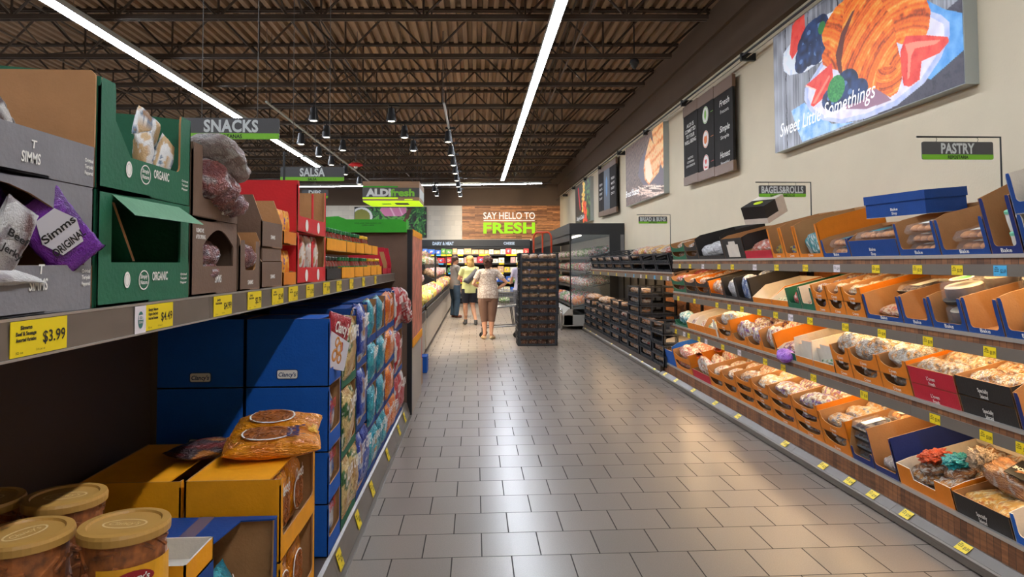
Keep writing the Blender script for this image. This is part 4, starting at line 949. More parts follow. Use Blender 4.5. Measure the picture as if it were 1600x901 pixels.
o = obj('meat_snack_bag', bag_mesh('film_sheet', 77, [((216, 200, 194), 4), ((186, 160, 152), 3), ((232, 226, 222), 3)], 'loaf', M_film, 3), None, T(-.80, 2.18, 1.83) @ Rz(1.5) @ Ry(.55) @ Sc(.22, .16, .05)); tag(o, lab('crumpled clear film on top of the meat sticks, upper brown carton'), 'meat snacks')
meat(T(-.81, 2.26, 1.70) @ Rz(1.5) @ Ry(.2), .15, .12, .09, 'clear bag of red meat snacks hanging lowest from the upper brown carton', 2)
meat(T(-.88, 2.17, 1.53) @ Rz(1.5), .22, .14, .10, 'dark clear bag at the top inside the lower brown carton', 3)
meat(T(-.86, 2.14, 1.475) @ Rz(1.5), .20, .12, .08, 'clear bag of red meat snacks at the bottom of the lower brown carton', 1)
# the run of smaller cartons
o = left_carton(UX, 2.385, 2.605, Z0, .175, 'small brown snack carton holding one round red pack, next to the brown pair', .3, 'brown', 'kraft', 'U', hb=.21, nb=.07, mg=.05, x1=.05, logo='SIMMS', lw=.058, lz=.02)
meat(T(-.845, 2.50, 1.525) @ Rz(1.5), .12, .10, .10, 'round red pack in the small brown carton', 2)
for k in range(2):
    o = left_carton(UX, 2.625, 2.90, Z0+k*.155, .10, '%s small brown carton with tall kraft back, before the orange packs' % ['lower', 'upper'][k], .3, 'brown', 'kraft', 'flat', hb=.153 if k == 0 else .2, nb=.09, mg=.03, x1=.12, logo='SIMMS', lw=.06, lz=.035)
b = MB(); b.box(0, 0, 0, .006, .25, .07)
tag(b.build('card_strip', [bd('brown')], None, T(-.812, 2.64, 1.512)), lab('plain brown card strip across the lower small brown carton'), 'card')
for k in range(2):
    left_carton(UX, 2.92, 3.125, Z0+k*.175, .055, '%s little orange tray of upright orange snack packs' % ['lower', 'upper'][k], .2, 'orange', 'kraft', 'flat', hb=.06)
    for j in range(2):
        pouch(T(-.84, 2.98+j*.09, Z0+.007+k*.175+.075) @ Rz(math.pi/2) @ Rx(math.pi/2) @ Rz(math.pi/2), 'cheddar', [((240, 140, 30), 5), ((250, 180, 60), 2), ((110, 60, 150), 1.2)], .14, .08, .03, '%s orange snack pack in the %s little orange tray' % (['near', 'far'][j], ['lower', 'upper'][k]), 'snack pack', 'snack_pack', seed=20+j)
for k in range(2):
    o = left_carton(UX, 3.14, 3.73, Z0+k*.237, .235, '%s red snack carton with two tall cut openings' % ['lower', 'upper'][k], .3, 'red', 'kraft', 'U', nb=.075, mg=.03, x1=.03, hb=.235)
    b = MB(); b.box(0, .28, .075, .005, .305, .2); b.build('front_post', [bd('red')], o)
    b = MB()
    for yy in (.18, .42): b.lathe([(0, 0), (.026, 0), (.026, .001), (0, .0011)], 20, 0, (0, 0, 0)); vs = b.v[-80:]; b.v[-80:] = [(-.0015-z, yy+x, .037+y*1.1) for x, y, z in vs]
    b.build('printed_seals', M_ink_w, o)
    for j in range(4 if k == 0 else 1):
        pouch(T(-.85, 3.22+j*.135, Z0+k*.237+.135) @ Rz(math.pi/2) @ Rx(math.pi/2) @ Rz(math.pi/2), 'tube', [((210, 70, 60), 4), ((226, 214, 200), 5), ((200, 150, 90), 2)], .20, .10, .05, ('%s slim red and white snack bag in the lower red carton' % ORD[j+1]) if k == 0 else 'single red and white snack bag in the upper red carton', 'snack bag', 'snack_bag', seed=30+j % 2)
# salsa jars
M_glass = mat('jar_glass', (120, 40, 26), rough=.12, coat=.6, nscale=60, namt=.35)
M_lidg = mat('green_lid', (30, 110, 60), rough=.35, metal=.3); M_lidy = mat('yellow_lid', (226, 180, 40), rough=.35, metal=.2); M_lidk = mat('dark_lid', (50, 60, 50), rough=.35, metal=.3)
M_jlab = mat('jar_label', (200, 196, 190), rough=.5, nscale=40, namt=.35)
def jar_proto(lid, nm, glass=None):
    t = thing('salsa_jar', nm, 'jar')
    MB().lathe([(0, 0), (.036, 0), (.041, .006), (.041, .085), (.032, .1), (.032, .11), (0, .11)], 20).build('glass_body', glass or M_glass, t, smooth=True)
    MB().lathe([(.0415, .018), (.0417, .02), (.0417, .07), (.0415, .072)], 20).build('paper_label', M_jlab, t, smooth=True)
    b = MB(); b.lathe([(.0418, .056), (.0421, .058), (.0421, .07), (.0418, .072)], 20); b.build('label_band', lid, t, smooth=True)
    MB().lathe([(.033, .104), (.036, .106), (.036, .124), (.033, .127), (0, .127)], 20).build('lid', lid, t, smooth=False)
    return t
protos = {}
def jar(kind, M, label, group):
    if kind not in protos:
        protos[kind] = jar_proto(dict(g=M_lidg, y=M_lidy, k=M_lidk)[kind], ''); p = protos[kind]; p.matrix_basis = M; tag(p, label, 'jar', group); return p
    return copy_tree(protos[kind], M, label, group)
for lay, z in ((0, Z0), (1, Z0+.163)):
    yy = 4.18 if lay == 0 else 3.76
    k = 0
    spans = [(4.18, 4.62), (4.63, 4.98), (4.99, 5.33), (5.34, 5.66), (5.67, 5.95)] if lay == 0 else [(3.76, 4.33), (4.34, 4.66), (4.67, 5.02), (5.03, 5.38), (5.39, 5.7)]
    for si, (a, b_) in enumerate(spans):
        left_carton(UX, a, b_, z, .07, 'yellow-orange tray of salsa jars, %s from the red cartons, %s layer' % (ORD[si+1], ['lower', 'upper'][lay]), .30, 'yellow', 'kraft', 'flat', hb=.07)
        nj = int((b_-a-.02)/.086)
        if lay == 1 and si == 4: continue
        for r in range(3 if lay else 1):
            for j in range(nj):
                kd = 'g' if si < 3 else 'y'
                lb = '%s-lidded red salsa jar in the %s layer of jar trays' % ({'g': 'green', 'y': 'yellow'}[kd], ['lower', 'upper'][lay])
                jar(kd, T(-.855-r*.086, a+.055+j*.0862, z+.007), lb, 'salsa jars, %s lids, %s layer' % (kd == 'g' and 'green' or 'yellow', ['lower', 'upper'][lay]))
left_carton(UX, 3.76, 4.16, Z0, .065, 'black jar tray at the foot of the salsa trays', .25, 'black', 'kraft', 'flat')
for j in range(4): jar('k', T(-.85, 3.82+j*.09, Z0+.007), 'dark-lidded jar standing in the black tray, row of four', 'dark-lidded jars in the black tray')
left_carton(UX, 6.0, 6.30, Z0, .09, 'low crimson carton at the far end of the upper snacks shelf', .3, 'crimson', 'kraft', 'U', nb=.05, hb=.2)
left_carton(UX, 6.32, 6.62, Z0, .09, 'crimson carton with high back, last on the upper snacks shelf', .3, 'crimson', 'crimson', 'U', nb=.05, hb=.24)
# ---- lower cartons and bags
CLAN = "Clancy's"
def chipbag(M, kind, pal, L, W, H_, label, seed, txt=None, ink=None):
    return pouch(M, kind, pal, L, W, H_, label, 'snack bag', 'snack_bag', seed, M_foil, txt, ink)
cP = dict(yel=[((236, 146, 14), 7), ((214, 120, 20), 2), ((246, 186, 60), 2)], bw=[((226, 224, 220), 5), ((40, 100, 170), 3), ((200, 60, 50), 1.4), ((214, 120, 40), 1.6)],
          gld=[((196, 150, 80), 4), ((226, 196, 130), 3), ((60, 110, 60), 1), ((236, 230, 210), 1.4)], blu=[((30, 50, 140), 5), ((60, 90, 180), 2), ((190, 196, 210), 1.4), ((190, 140, 90), 1.2)],
          tea=[((30, 140, 160), 5), ((70, 180, 190), 3), ((200, 150, 90), 1.2), ((220, 232, 236), 1.2)], org=[((226, 110, 30), 5), ((240, 150, 60), 2), ((40, 70, 160), 1), ((236, 220, 200), 1)],
          red=[((196, 34, 40), 6), ((226, 224, 220), 3), ((170, 100, 50), 1.5)])
X0 = -.685
# blue tray of pretzel jars nearest the camera
o = left_carton(-.665, 1.42, 1.92, .42, .15, 'navy carton tray holding the pretzel jars at the bottom left', .45, 'deepblue', 'kraft', 'flat', hb=.43, x1=1.0)
M_ptz = mat('pretzel_fill', (150, 84, 34), rough=.45, nscale=45, namt=.7)
M_tan = mat('tan_lid', (186, 140, 70), rough=.4)
def pretzel_jar(x, y, z, r, label, label_on=False, rz=0):
    t = thing('pretzel_jar', lab(label), 'jar', T(x, y, z) @ Rz(rz), None); rng = random.Random(int(x*100))
    b = MB(); b.lathe([(0, 0), (r*.9, 0), (r*.93, .01), (r*.93, .19), (0, .19)], 28)
    for k in range(90):
        a = rng.uniform(0, 6.28); zz = rng.uniform(.02, .18); u = rng.uniform(-1, 1); c, s = math.cos(a), math.sin(a)
        b.tube([(c*r*.93-s*.02, s*r*.93+c*.02, zz), (c*r*.93+s*.02, s*r*.93-c*.02, zz+u*.03)], .0045, 5)
    b.build('pretzel_sticks', M_ptz, t)
    MB().lathe([(r*.97, 0), (r, .01), (r, .185), (r*.96, .2)], 32).build('clear_body', mat('jar_wall', (200, 190, 176), rough=.1, alpha=.03, spec=.5), t, smooth=True)
    b = MB(); b.lathe([(r*1.0, .190), (r*1.06, .190), (r*1.07, .205), (r*1.04, .212), (r*.86, .213), (r*.83, .208), (0, .208)], 36); l = b.build('lid', M_tan, t)
    b = MB(); R0 = r*.5
    for k in range(24):
        a, c = k/24*2*math.pi, (k+1)/24*2*math.pi
        b.add([(R0*1.1*math.cos(a), R0*.62*math.sin(a), .2085), (R0*1.1*math.cos(c), R0*.62*math.sin(c), .2085), (R0*math.cos(c), R0*.52*math.sin(c), .2085), (R0*math.cos(a), R0*.52*math.sin(a), .2085)], [(0, 1, 2, 3)])
    words(b, CLAN, T(0, -R0*.16, .2086), R0*.42, R0*1.5, shear=.2); b.build('embossed_logo', mat('pale_ink', (226, 196, 140)), l)
    if label_on:
        b = MB(); n = 14; a0, a1 = math.radians(-100), math.radians(20)
        V = [((r+.001)*math.cos(a0+(a1-a0)*k/n), (r+.001)*math.sin(a0+(a1-a0)*k/n), z_) for z_ in (.0, .142) for k in range(n+1)]
        b.add(V, [(k, k+1, k+n+2, k+n+1) for k in range(n)]); q = b.build('paper_label', mat('pretzel_label', (232, 164, 30), rough=.45, nscale=20, namt=.15), t)
        a = math.radians(-52); b = MB()
        Mx = frame(((r+.003)*math.cos(a), (r+.003)*math.sin(a), .112), (-math.sin(a), math.cos(a), 0), (0, 0, 1))
        b.add([((.035 if False else .04)*math.cos(k/20*2*math.pi), .016*math.sin(k/20*2*math.pi)+.006, -.001) for k in range(20)], [list(range(20))], 1, Mx)
        words(b, CLAN, Mx, .014, .062, shear=.2, bold=.03); words(b, 'Pretzels', Mx @ T(.0, -.045, 0), .026, .085, bold=.03, m=2); b.build('printed_name', [M_ink_w, mat('logo_red', (150, 24, 30)), M_ink_w], q)
pretzel_jar(-.785, 1.60, .712, .088, 'nearest pretzel jar with tan lid and orange label', True)
pretzel_jar(-.975, 1.56, .712, .088, 'pretzel jar with tan lid at the lower left frame corner', rz=1.2)
pretzel_jar(-1.03, 1.80, .712, .088, 'pretzel jar with tan lid behind the two front ones', rz=.3)
pretzel_jar(-1.22, 1.78, .712, .088, 'shaded pretzel jar deep in the shelf at the left edge', rz=.8)
tag(MB().box(-1.40, 1.46, .43, -.70, 1.90, .711).build('carton_support', [bd('blue')]), lab('closed blue carton under the pretzel jars inside the navy tray'), 'carton')
tag(MB().box(-1.49, 1.98, .136, -1.1, 2.42, .62).build('shipping_carton', [bd('brown')]), lab('plain brown carton in the shade behind the open blue carton'), 'carton')
left_carton(-.70, 1.72, 1.90, .712, .06, 'small yellow tray with white inside leaning by the pretzel jars', .18, 'yellow', 'white', 'flat')
# open blue carton
b = MB(); Lx, Ly, hz = .40, .50, .49
b.box(0, 0, 0, Lx, Ly, .005); b.prism([(0, 0), (Ly, 0), (Ly, hz*.5), (.05, hz*.5), (.035, hz), (0, hz)], (0, 0, 0), (0, 1, 0), (0, 0, 1), (.005, 0, 0), 0, 1)
b.prism([(0, 0), (Lx, 0), (Lx, hz), (0, hz)], (0, 0, 0), (1, 0, 0), (0, 0, 1), (0, .005, 0), 0, 1)
b.prism([(0, 0), (Lx, 0), (Lx, hz), (.16, hz), (.10, hz*.85), (0, hz*.8)], (0, Ly, 0), (1, 0, 0), (0, 0, 1), (0, -.005, 0), 0, 1)
b.prism([(0, 0), (Ly, 0), (Ly, hz), (0, hz)], (Lx, 0, 0), (0, 1, 0), (0, 0, 1), (-.005, 0, 0), 0, 1)
b.prism([(0, 0), (Lx, 0), (Lx, Ly), (.16, Ly), (.16, Ly-.05), (.11, .04), (0, .03)], (0, 0, hz), (1, 0, 0), (0, 1, 0), (0, 0, .005), 1, 0)
o = obj('shipping_carton', b.mesh('shipping_carton', [bd('blue'), bd('kraft')]), None, LM(X0, 1.94, Ly, .136)); tag(o, lab('big blue carton with its top and aisle side cut open, below the yellow cartons'), 'carton')
b = MB(); b.box(.21, 0, hz+.0055, .26, Ly, hz+.0062); b.build('packing_tape', mat('tape', (90, 90, 120), rough=.2, coat=.6), o)
chipbag(T(-.80, 2.25, .40) @ UPR @ Ry(.3), 'tea', cP['tea'], .26, .2, .08, 'pale blue snack bag standing inside the open blue carton', 41, CLAN)
chipbag(T(-.92, 2.15, .42) @ UPR @ Ry(-.4), 'bw', cP['bw'], .26, .2, .08, 'blue and white snack bag deeper inside the open blue carton', 42)
# yellow cartons
ykw = dict(c='yellow', i='kraft', kind='U', nb=.08, mg=.03, x1=.04, closed_top=True)
left_carton(X0, 2.48, 3.0, .136, .312, 'bottom yellow pretzel carton at the aisle, under another yellow one', .33, **ykw)
left_carton(X0, 2.48, 3.0, .45, .29, 'upper yellow pretzel carton at the aisle with bags lying on it', .33, side_logo=CLAN, slz=.07, slw=.09, **ykw)
left_carton(-1.03, 2.48, 3.0, .45, .29, 'yellow pretzel carton set back behind the aisle one', .35, **ykw)
left_carton(-1.03, 2.48, 3.0, .136, .312, 'bottom yellow carton set back in the shade', .35, **ykw)
for k in range(2):
    chipbag(T(-.755, 2.64+k*.2, .30) @ UPR, 'yel', cP['yel'], .26, .19, .08, '%s pretzel bag in the bottom yellow carton' % ['near', 'far'][k], 43+k)
    chipbag(T(-.755, 2.64+k*.2, .60) @ UPR, 'yel', cP['yel'], .25, .19, .08, '%s pretzel bag in the upper yellow carton' % ['near', 'far'][k], 43+k, txt=CLAN)
chipbag(T(-.80, 2.78, .792) @ Rz(.25) @ Rx(.1), 'yel', cP['yel'], .36, .22, .085, 'orange pretzel bag lying across the top of the yellow carton', 45, 'Pretzels', mat('navy_ink', (40, 40, 90)))
chipbag(T(-.82, 2.92, .83) @ Rz(.1) @ Rx(.15) , 'yel', cP['yel'], .34, .2, .08, 'second orange pretzel bag lying behind the first on the yellow carton', 46)
chipbag(T(-1.06, 2.78, .777) @ Rz(1.0), 'drk', [((110, 30, 26), 4), ((60, 40, 40), 3), ((190, 120, 40), 1.6)], .26, .16, .06, 'dark red snack bag lying between the two yellow cartons', 47)
def pretzel_window(o, cx=.0, cy=0, w_=.30, h_=.34, zz=.5):
    b = MB(); P = [(cx+w_*math.cos(a*math.pi/10)*(1 if abs(math.cos(a*math.pi/10)) < .9 else .95), cy+h_*math.sin(a*math.pi/10)) for a in range(20)]
    b.prism([(cx+(x-cx)*1.08, cy+(y-cy)*1.08) for x, y in P], (0, 0, zz), (1, 0, 0), (0, 1, 0), (0, 0, .03)); b.build('window_border', M_ink_w, o)
    b = MB(); b.prism(P, (0, 0, zz+.031), (1, 0, 0), (0, 1, 0), (0, 0, .02))
    r_ = random.Random(4)
    for k in range(46):
        x, y, a = cx+r_.uniform(-.75, .75)*w_, cy+r_.uniform(-.75, .75)*h_, r_.uniform(0, 3.1); d_ = .06
        b.tube([(x-d_*math.cos(a), y-d_*math.sin(a), zz+.05), (x, y, zz+.10), (x+d_*math.cos(a), y+d_*math.sin(a), zz+.05)], .014, 5)
    b.build('pretzels_in_window', mat('pretzel_brown', (150, 84, 34), rough=.4, nscale=6, namt=.5), o)
for o_ in [o for o in C.objects if o.name.startswith('snack_bag') and 'retzel bag' in o.get('label', '') and 'yellow' in o['label']]: pretzel_window(o_, -.06, 0, .26, .34)
# blue cartons: two columns, four layers at the aisle
bz = [(.136, .24), (.378, .24), (.62, .302), (.924, .318)]
for k, (z, h) in enumerate(bz):
    nm = ['bottom', 'second', 'third', 'top'][k]
    left_carton(X0, 3.27, 3.56, z, h, '%s blue snack carton of the aisle stack behind the yellow cartons' % nm, .385, c='skyblue', i='kraft', kind='U', nb=.08, mg=.02, x1=.03, closed_top=(k < 4), side_logo=CLAN if k >= 2 else None, slz=.06, slw=.10)
    if k < 3: chipbag(T(-.745, 3.415, z+.14) @ UPR, 'bw', cP['bw'], .24, .22, .09, 'white and blue snack bag in the %s blue carton' % nm, 50+k, 'SNACK', mat('red_ink', (190, 30, 40)))
    if k >= 1: left_carton(-1.075, 3.27, 3.56, z, h, '%s blue snack carton of the shaded stack deeper in the shelf' % nm, .40, c='skyblue', i='kraft', kind='flat', closed_top=True, side_logo=CLAN if k >= 2 else None, slz=.05, slw=.10)
tag(MB().box(-1.47, 3.27, .136, -1.08, 3.56, .377).build('shipping_carton', [bd('skyblue')]), lab('lowest shaded blue carton under the deeper stack'), 'carton')
o = chipbag(T(-.685, 3.42, 1.12) @ Rz(-.5) @ UPR @ Ry(.0) @ Rz(-.28), 'redwhite', [((176, 26, 40), 5), ((150, 20, 34), 2)], .27, .17, .05, 'red and white pretzel twist bag poking out of the top blue carton', 55, CLAN)
b = MB(); b.prism([(-.5, -.42), (.02, -.44), (.14, .44), (-.5, .42)], (0, 0, .47), (1, 0, 0), (0, 1, 0), (0, 0, .05)); q = b.build('white_lower_panel', M_pan, o)
b = MB()
for cx, cy, r in ((-.12, -.02, .13), (-.02, .1, .1), (-.26, .12, .12), (-.3, -.1, .1)): b.lathe([(r*.5, 0), (r*.8, .05), (r, 0)], 16, 0, (cx, cy, .525))
b.build('pretzel_picture', M_gold, q)
# tall display cartons with standing bags further along
cols = [('green', 'green', 3.57, 4.0, [.136, .49, .85], .35, 'gld', 'gold tortilla'), ('blue', 'blue', 4.01, 4.39, [.136, .52, .88], .36, 'blu', 'dark blue pretzel'),
        ('blue', 'blue', 4.40, 4.80, [.136, .42, .70, .98], .275, 'tea', 'teal pretzel'), ('blue', 'blue', 4.81, 5.25, [.136, .42, .70, .98], .275, 'tea', 'teal and silver'),
        ('blue', 'blue', 5.26, 5.85, [.136, .42, .70, .98], .275, 'org', 'orange cheese'), ('blue', 'blue', 5.86, 6.5, [.136, .52, .90], .37, 'red', 'red and orange')]
TX = dict(gld='CHIPS', blu='GRIPZ', tea='SNAP', org='PUFFS', red='CORN')
for ci, (c, _, ya, yb, zs, h, pk, nm) in enumerate(cols):
    for k, z in enumerate(zs):
        lv = ['bottom', 'second', 'third', 'top'][k] if len(zs) == 4 else ['bottom', 'middle', 'top'][k]
        w = yb-ya
        left_carton(X0 if not (ci == 2 and k == 3) else X0, ya, yb, z, h, '%s %s carton of %s snack bags, %s column past the blue stack' % (lv, c, nm.split()[0], ORD[ci+1]), .5, c=c, i='kraft', kind='U', nb=.05, mg=.02, x1=.02, closed_top=True)
        empty = (ci in (2, 3) and k == 3)
        n = 2
        for j in range(n):
            if empty and j == 1: continue
            wj = (w-.03)/n
            chipbag(T(-.715+.014*math.sin(j*3+k), ya+.015+wj*(j+.5), z+h*.5+.02) @ Rz(.1*math.sin(j*5+k*3)) @ UPR @ Rz(.08*math.sin(k*7+j*4)), pk, cP[pk], h*.96, wj*1.14, .105, '%s bag, %s side, in the %s carton of the %s column' % (nm, ['near', 'far'][j], lv, ORD[ci+1]), 60+ci*3+j, TX[pk])
o = obj('snack_bag', bag_var('redbag', 2), None, T(-.66, 6.3, 1.12) @ Rz(.3) @ Ry(1.3) @ Sc(.34, .26, .14)); tag(o, lab('bright red snack bag at the far end of the gondola'), 'snack bag')
# gondola end
t = thing('gondola_end_panel', lab('tall brown divider with a black post closing the far end of the snacks gondola'), 'panel', T(0, GE, 0))
MB().box(GB-.02, 0, 0, -.672, .03, 1.84).build('board', [bd('brown')], t)
MB().box(-.672, -.005, 0, -.625, .045, 1.84).build('post', M_black, t)
b = MB(); b.prism([(0, 0), (.86, 0), (.86, .10), (.80, .13), (.28, .13), (.20, .16), (0, .15)], (-1.54, -.06, 1.80), (1, 0, 0), (0, 0, 1), (0, -.005, 0)); b.box(-1.54, -.06, 1.845, -.68, .16, 1.85)
b.prism([(0, 0), (.22, 0), (.22, .12), (0, .13)], (-.68, -.06, 1.80), (0, 1, 0), (0, 0, 1), (.005, 0, 0)); b.prism([(0, 0), (.22, 0), (.22, .15), (0, .15)], (-1.54, -.06, 1.80), (0, 1, 0), (0, 0, 1), (.005, 0, 0))
o = b.build('open_display_tray', [bd('lime')], None, T(0, GE, .008)); tag(o, lab('bright green carton lid resting on top of the gondola end panel'), 'carton')
b = MB(); words(b, 'FOLD AND TEAR ALONG LINE', FACE_CAM(-1.05, -.0665, 1.885), .012, .26); words(b, 'OPEN HERE', FACE_CAM(-1.05, -.0665, 1.865), .012, .12); b.build('printed_text', M_ink_k, o)
left_carton(-.95, 5.5, 6.7, 1.60, .30, 'bright green open carton high at the back of the salsa jars', .35, 'lime', 'lime', 'flat') if False else None
# printed shipper display past the end
M_fruit = mat('fruit_print', (196, 116, 92), rough=.5, nscale=9, namt=.45)
t = thing('printed_display', lab('narrow reddish printed display stand just past the snacks gondola end'), 'display stand', T(-.665, 6.92, 0))
MB().box(-.6, 0, .70, .04, 1.2, 1.84).build('printed_panel', M_fruit, t); MB().box(-.6, 0, 0, .035, 1.2, .69).build('base', mat('beige_panel', (176, 164, 148), rough=.6), t)
MB().box(-.02, -.002, .66, .045, 1.202, .74).build('yellow_band', bd('yellow'), t); MB().box(-.6, 0, 1.78, .042, 1.2, 1.845).build('top_edge', bd('yellow'), t)
# hanging aisle signs over the gondola
for (px, Y, t1, t2, tw) in ((361, 4.06, 'SNACKS', 'BOTANAS', .6), (488.5, 6.1, 'SALSA', 'SALSA', .42)):
    P = at(px, 205, Y=Y)
    s = aisle_sign((P.x, Y, 2.295), .556, .125, t1, t2, 'grey and green hanging %s sign above the gondola' % t1, tw, t2w=.2 if t1 == 'SNACKS' else .12)
    for q in (-.17, .15):
        b = MB(); b.tube([(q, .003, .06), (q, .003, 2.0)], .0025, 5); b.build('hanging_wire', M_wire, s)
P = at(492, 301, Y=8.0); s = aisle_sign((P.x, 8.0, 2.31), .3, .1, 'DIPS', 'DIPS', 'small pale grey sign hung behind the SALSA sign', .5)
b = MB(); b.tube([(0, .003, .05), (0, .003, 2.0)], .0025, 5); b.build('hanging_wire', M_wire, s)
b = MB(); b.tube([(-1.46, 5.3, 1.85), (-1.46, 5.3, 2.36)], .009, 8); b.build('sign_post', M_black).update_tag()
tag(bpy.data.objects['sign_post'], lab('thin black sign post rising behind the red snack cartons'), 'post')
# ================================================================ bread bay with dark crates, coolers, produce
BY = [8.88, 10.15, 11.42, 12.69, 13.96, 15.22]
for i in range(5):
    y0, y1 = BY[i]+.001, BY[i+1]-.001; L = y1-y0
    t = thing('bread_shelving', lab('dark bread bay with one high shelf and a low deck, %s beyond the bakery shelves' % ORD[i+1]), 'shelving', T(0, y0, 0), 'bread bays')
    MB().box(BACKX, 0, .1, BACKX+.03, L, 1.6).build('back_panel', M_wpanel if i < 2 else M_dark, t)
    for yy in (0.0, .62): MB().box(BACKX-.03, yy, 0, BACKX, yy+.05, 1.6).build('upright_post', M_black, t)
    b = MB(); extr(b, [rot2(.012, -.002), rot2(.60, -.002), rot2(.60, -.022), rot2(.012, -.022)], 0, L, 0, 2.60, 1.36); s = b.build('shelf', M_shelf, t)
    b = MB(); b.box(2.602, 0, 1.32, 2.614, L, 1.352); b.build('wood_trim', M_wslat, s)
    MB().box(2.594, 0, 1.255, 2.604, L, 1.32).build('price_rail', M_rail, s)
    MB().box(2.594, 0, 1.352, 2.612, L, 1.372).build('shelf_lip', M_lip, s)
    MB().box(2.66, .06, 1.30, 2.69, L-.06, 1.308).build('light_strip', M_warm, s)
    MB().box(2.42, 0, .05, 3.2, L, .15).build('deck', M_shelf, t)
    b = MB(); extr(b, [(2.47, .088), (2.45, .094), (2.405, .062), (2.405, .05), (2.47, .05)], 0, L); b.build('price_rail', M_rail, t)
    b = MB(); extr(b, [(2.404, .06), (2.396, .052), (2.396, .012), (2.404, .004), (2.47, .004), (2.47, .06)], 0, L); b.build('bumper', M_steel, t)
for i, (px, c) in enumerate([(927, 'y'), (938, 'y'), (950, 'y'), (963, 'y'), (977, 'b'), (990, 'b'), (1001, 'w'), (1009.5, 'y'), (1022.5, 'b'), (1033, 'y'), (1043, 'w')]):
    P = at(px, 430, X=2.59); cn = {'y': 'yellow', 'w': 'white', 'b': 'blue'}[c]
    price_tag(FACE_L(2.5925, P.y, 1.287), '%s price tag on the high bread bay rail, %s from the coolers' % (cn, ORD[i+1]), c, '$1.19', 'Bread|Buns', .085, .052, 'tags on the bread bay rail')
for i, (px, py) in enumerate([(916, 513), (924, 518), (933, 523), (957.5, 536.5), (987, 553.5), (1005.5, 564.5), (1025, 577), (1040, 585)]):
    P = at(px, py, X=2.43)
    price_tag(frame((2.4225, P.y, .0805), (0, -1, 0), (.045, 0, .032)), 'yellow price tag on the low rail under the dark crates, %s from the coolers' % ORD[i+1], 'y', '$1.49', 'Bread|Buns', group='tags under the dark crates')
# ---- black bakery crates
M_crate = mat('crate_plastic', (44, 46, 50), rough=.5, nscale=12, namt=.12)
def crate_mesh(w, d, h, open_end=True):
    """front (x=0) towards the aisle with a long opening; w along y"""
    b = MB(); t = .012
    b.box(0, 0, 0, d, w, .01)
    def wall(L, o, u, tv, op):
        z0, z1 = h*.26, h*.87; e = L*.07
        def P(p): b.prism(p, o, u, (0, 0, 1), tv)
        P([(0, 0), (L, 0), (L, z0), (0, z0)]); P([(0, z1), (L, z1), (L, h), (0, h)])
        xs = [(0, e), (L-e, L)]
        if op == 2: xs += [(L*.32, L*.36), (L*.64, L*.68)]
        for a, c in xs: P([(a, z0), (c, z0), (c, z1), (a, z1)])
        # ribs below the opening
        for k in range(9 if L > .65 else 7):
            x = L*(.08+.84*k/(8 if L > .65 else 6)); v = Vector(tv).normalized()*-.006
            b.prism([(x-.006, 0), (x+.006, 0), (x+.006, z0), (x-.006, z0)], o, u, (0, 0, 1), tuple(v))
    wall(w, (0, 0, 0), (0, 1, 0), (t, 0, 0), 1); wall(w, (d, 0, 0), (0, 1, 0), (-t, 0, 0), 1)
    wall(d, (0, 0, 0), (1, 0, 0), (0, t, 0), 2); wall(d, (0, w, 0), (1, 0, 0), (0, -t, 0), 2)
    b.box(-.008, -.008, h-.018, d+.008, 0, h-.006); b.box(-.008, w, h-.018, d+.008, w+.008, h-.006); b.box(-.008, 0, h-.018, 0, w, h-.006)
    return b.mesh('bread_crate', M_crate)
CR = {}
def crate(M, w, d, h, label, group):
    k = (round(w, 2), round(d, 2), round(h, 3))
    if k not in CR: CR[k] = crate_mesh(*k)
    o = obj('bread_crate', CR[k], None, M); return tag(o, lab(label), 'crate', group)
rng = random.Random(3)
stk = [(913, 922, 4), (922, 931, 3), (931, 941, 4), (941, 953, 4), (953, 967, 5), (967, 980, 4), (980, 998, 7), (998, 1017, 4), (1017, 1036, 4)]
for si, (a, c, n) in enumerate(stk):
    P0, P1 = at(c, 500, X=2.42), at(a, 500, X=2.42); w = P1.y-P0.y-.02; hh = .142
    g = 'crates in the %s dark stack from the coolers' % ORD[si+1]
    for k in range(n):
        M = T(2.425+rng.uniform(-.008, .008), P0.y+.01, .151+k*hh)
        crate(M, w, .57, .14, '%s black bread crate from the floor, %s stack from the coolers' % (ORD[k+1], ORD[si+1]), g)
        if si == 8 and k > 1: continue
        for j in range(3):
            kd = ['buns', 'rolls', 'redprint'][(si+k) % 3 if k % 2 else 0]; nm, ds, cat = NAMES[kd]
            ww = (w-.05)/3
            o = obj(nm, bag_var(kd, (j+k) % 3), None, M @ T(.125, .025+ww*(j+.5), .07) @ Rz(math.pi/2) @ Sc(ww, .22, .10))
            tag(o, lab('%s in %s crate, %s dark stack from the coolers' % (ds, ORD[k+1], ORD[si+1])), cat, 'buns in the %s stack, %s crate' % (ORD[si+1], ORD[k+1]))
    if si in (2, 0):
        for j in range(2):
            o = obj('bag_of_buns', bag_var('buns', j), None, T(2.60, P0.y+.2+j*.32, .151+n*hh+.05) @ Rz(1.5) @ Sc(.32, .28, .13)); tag(o, lab('bag of buns lying on top of the %s dark stack from the coolers' % ORD[si+1]), 'buns', 'buns on the %s stack' % ORD[si+1])
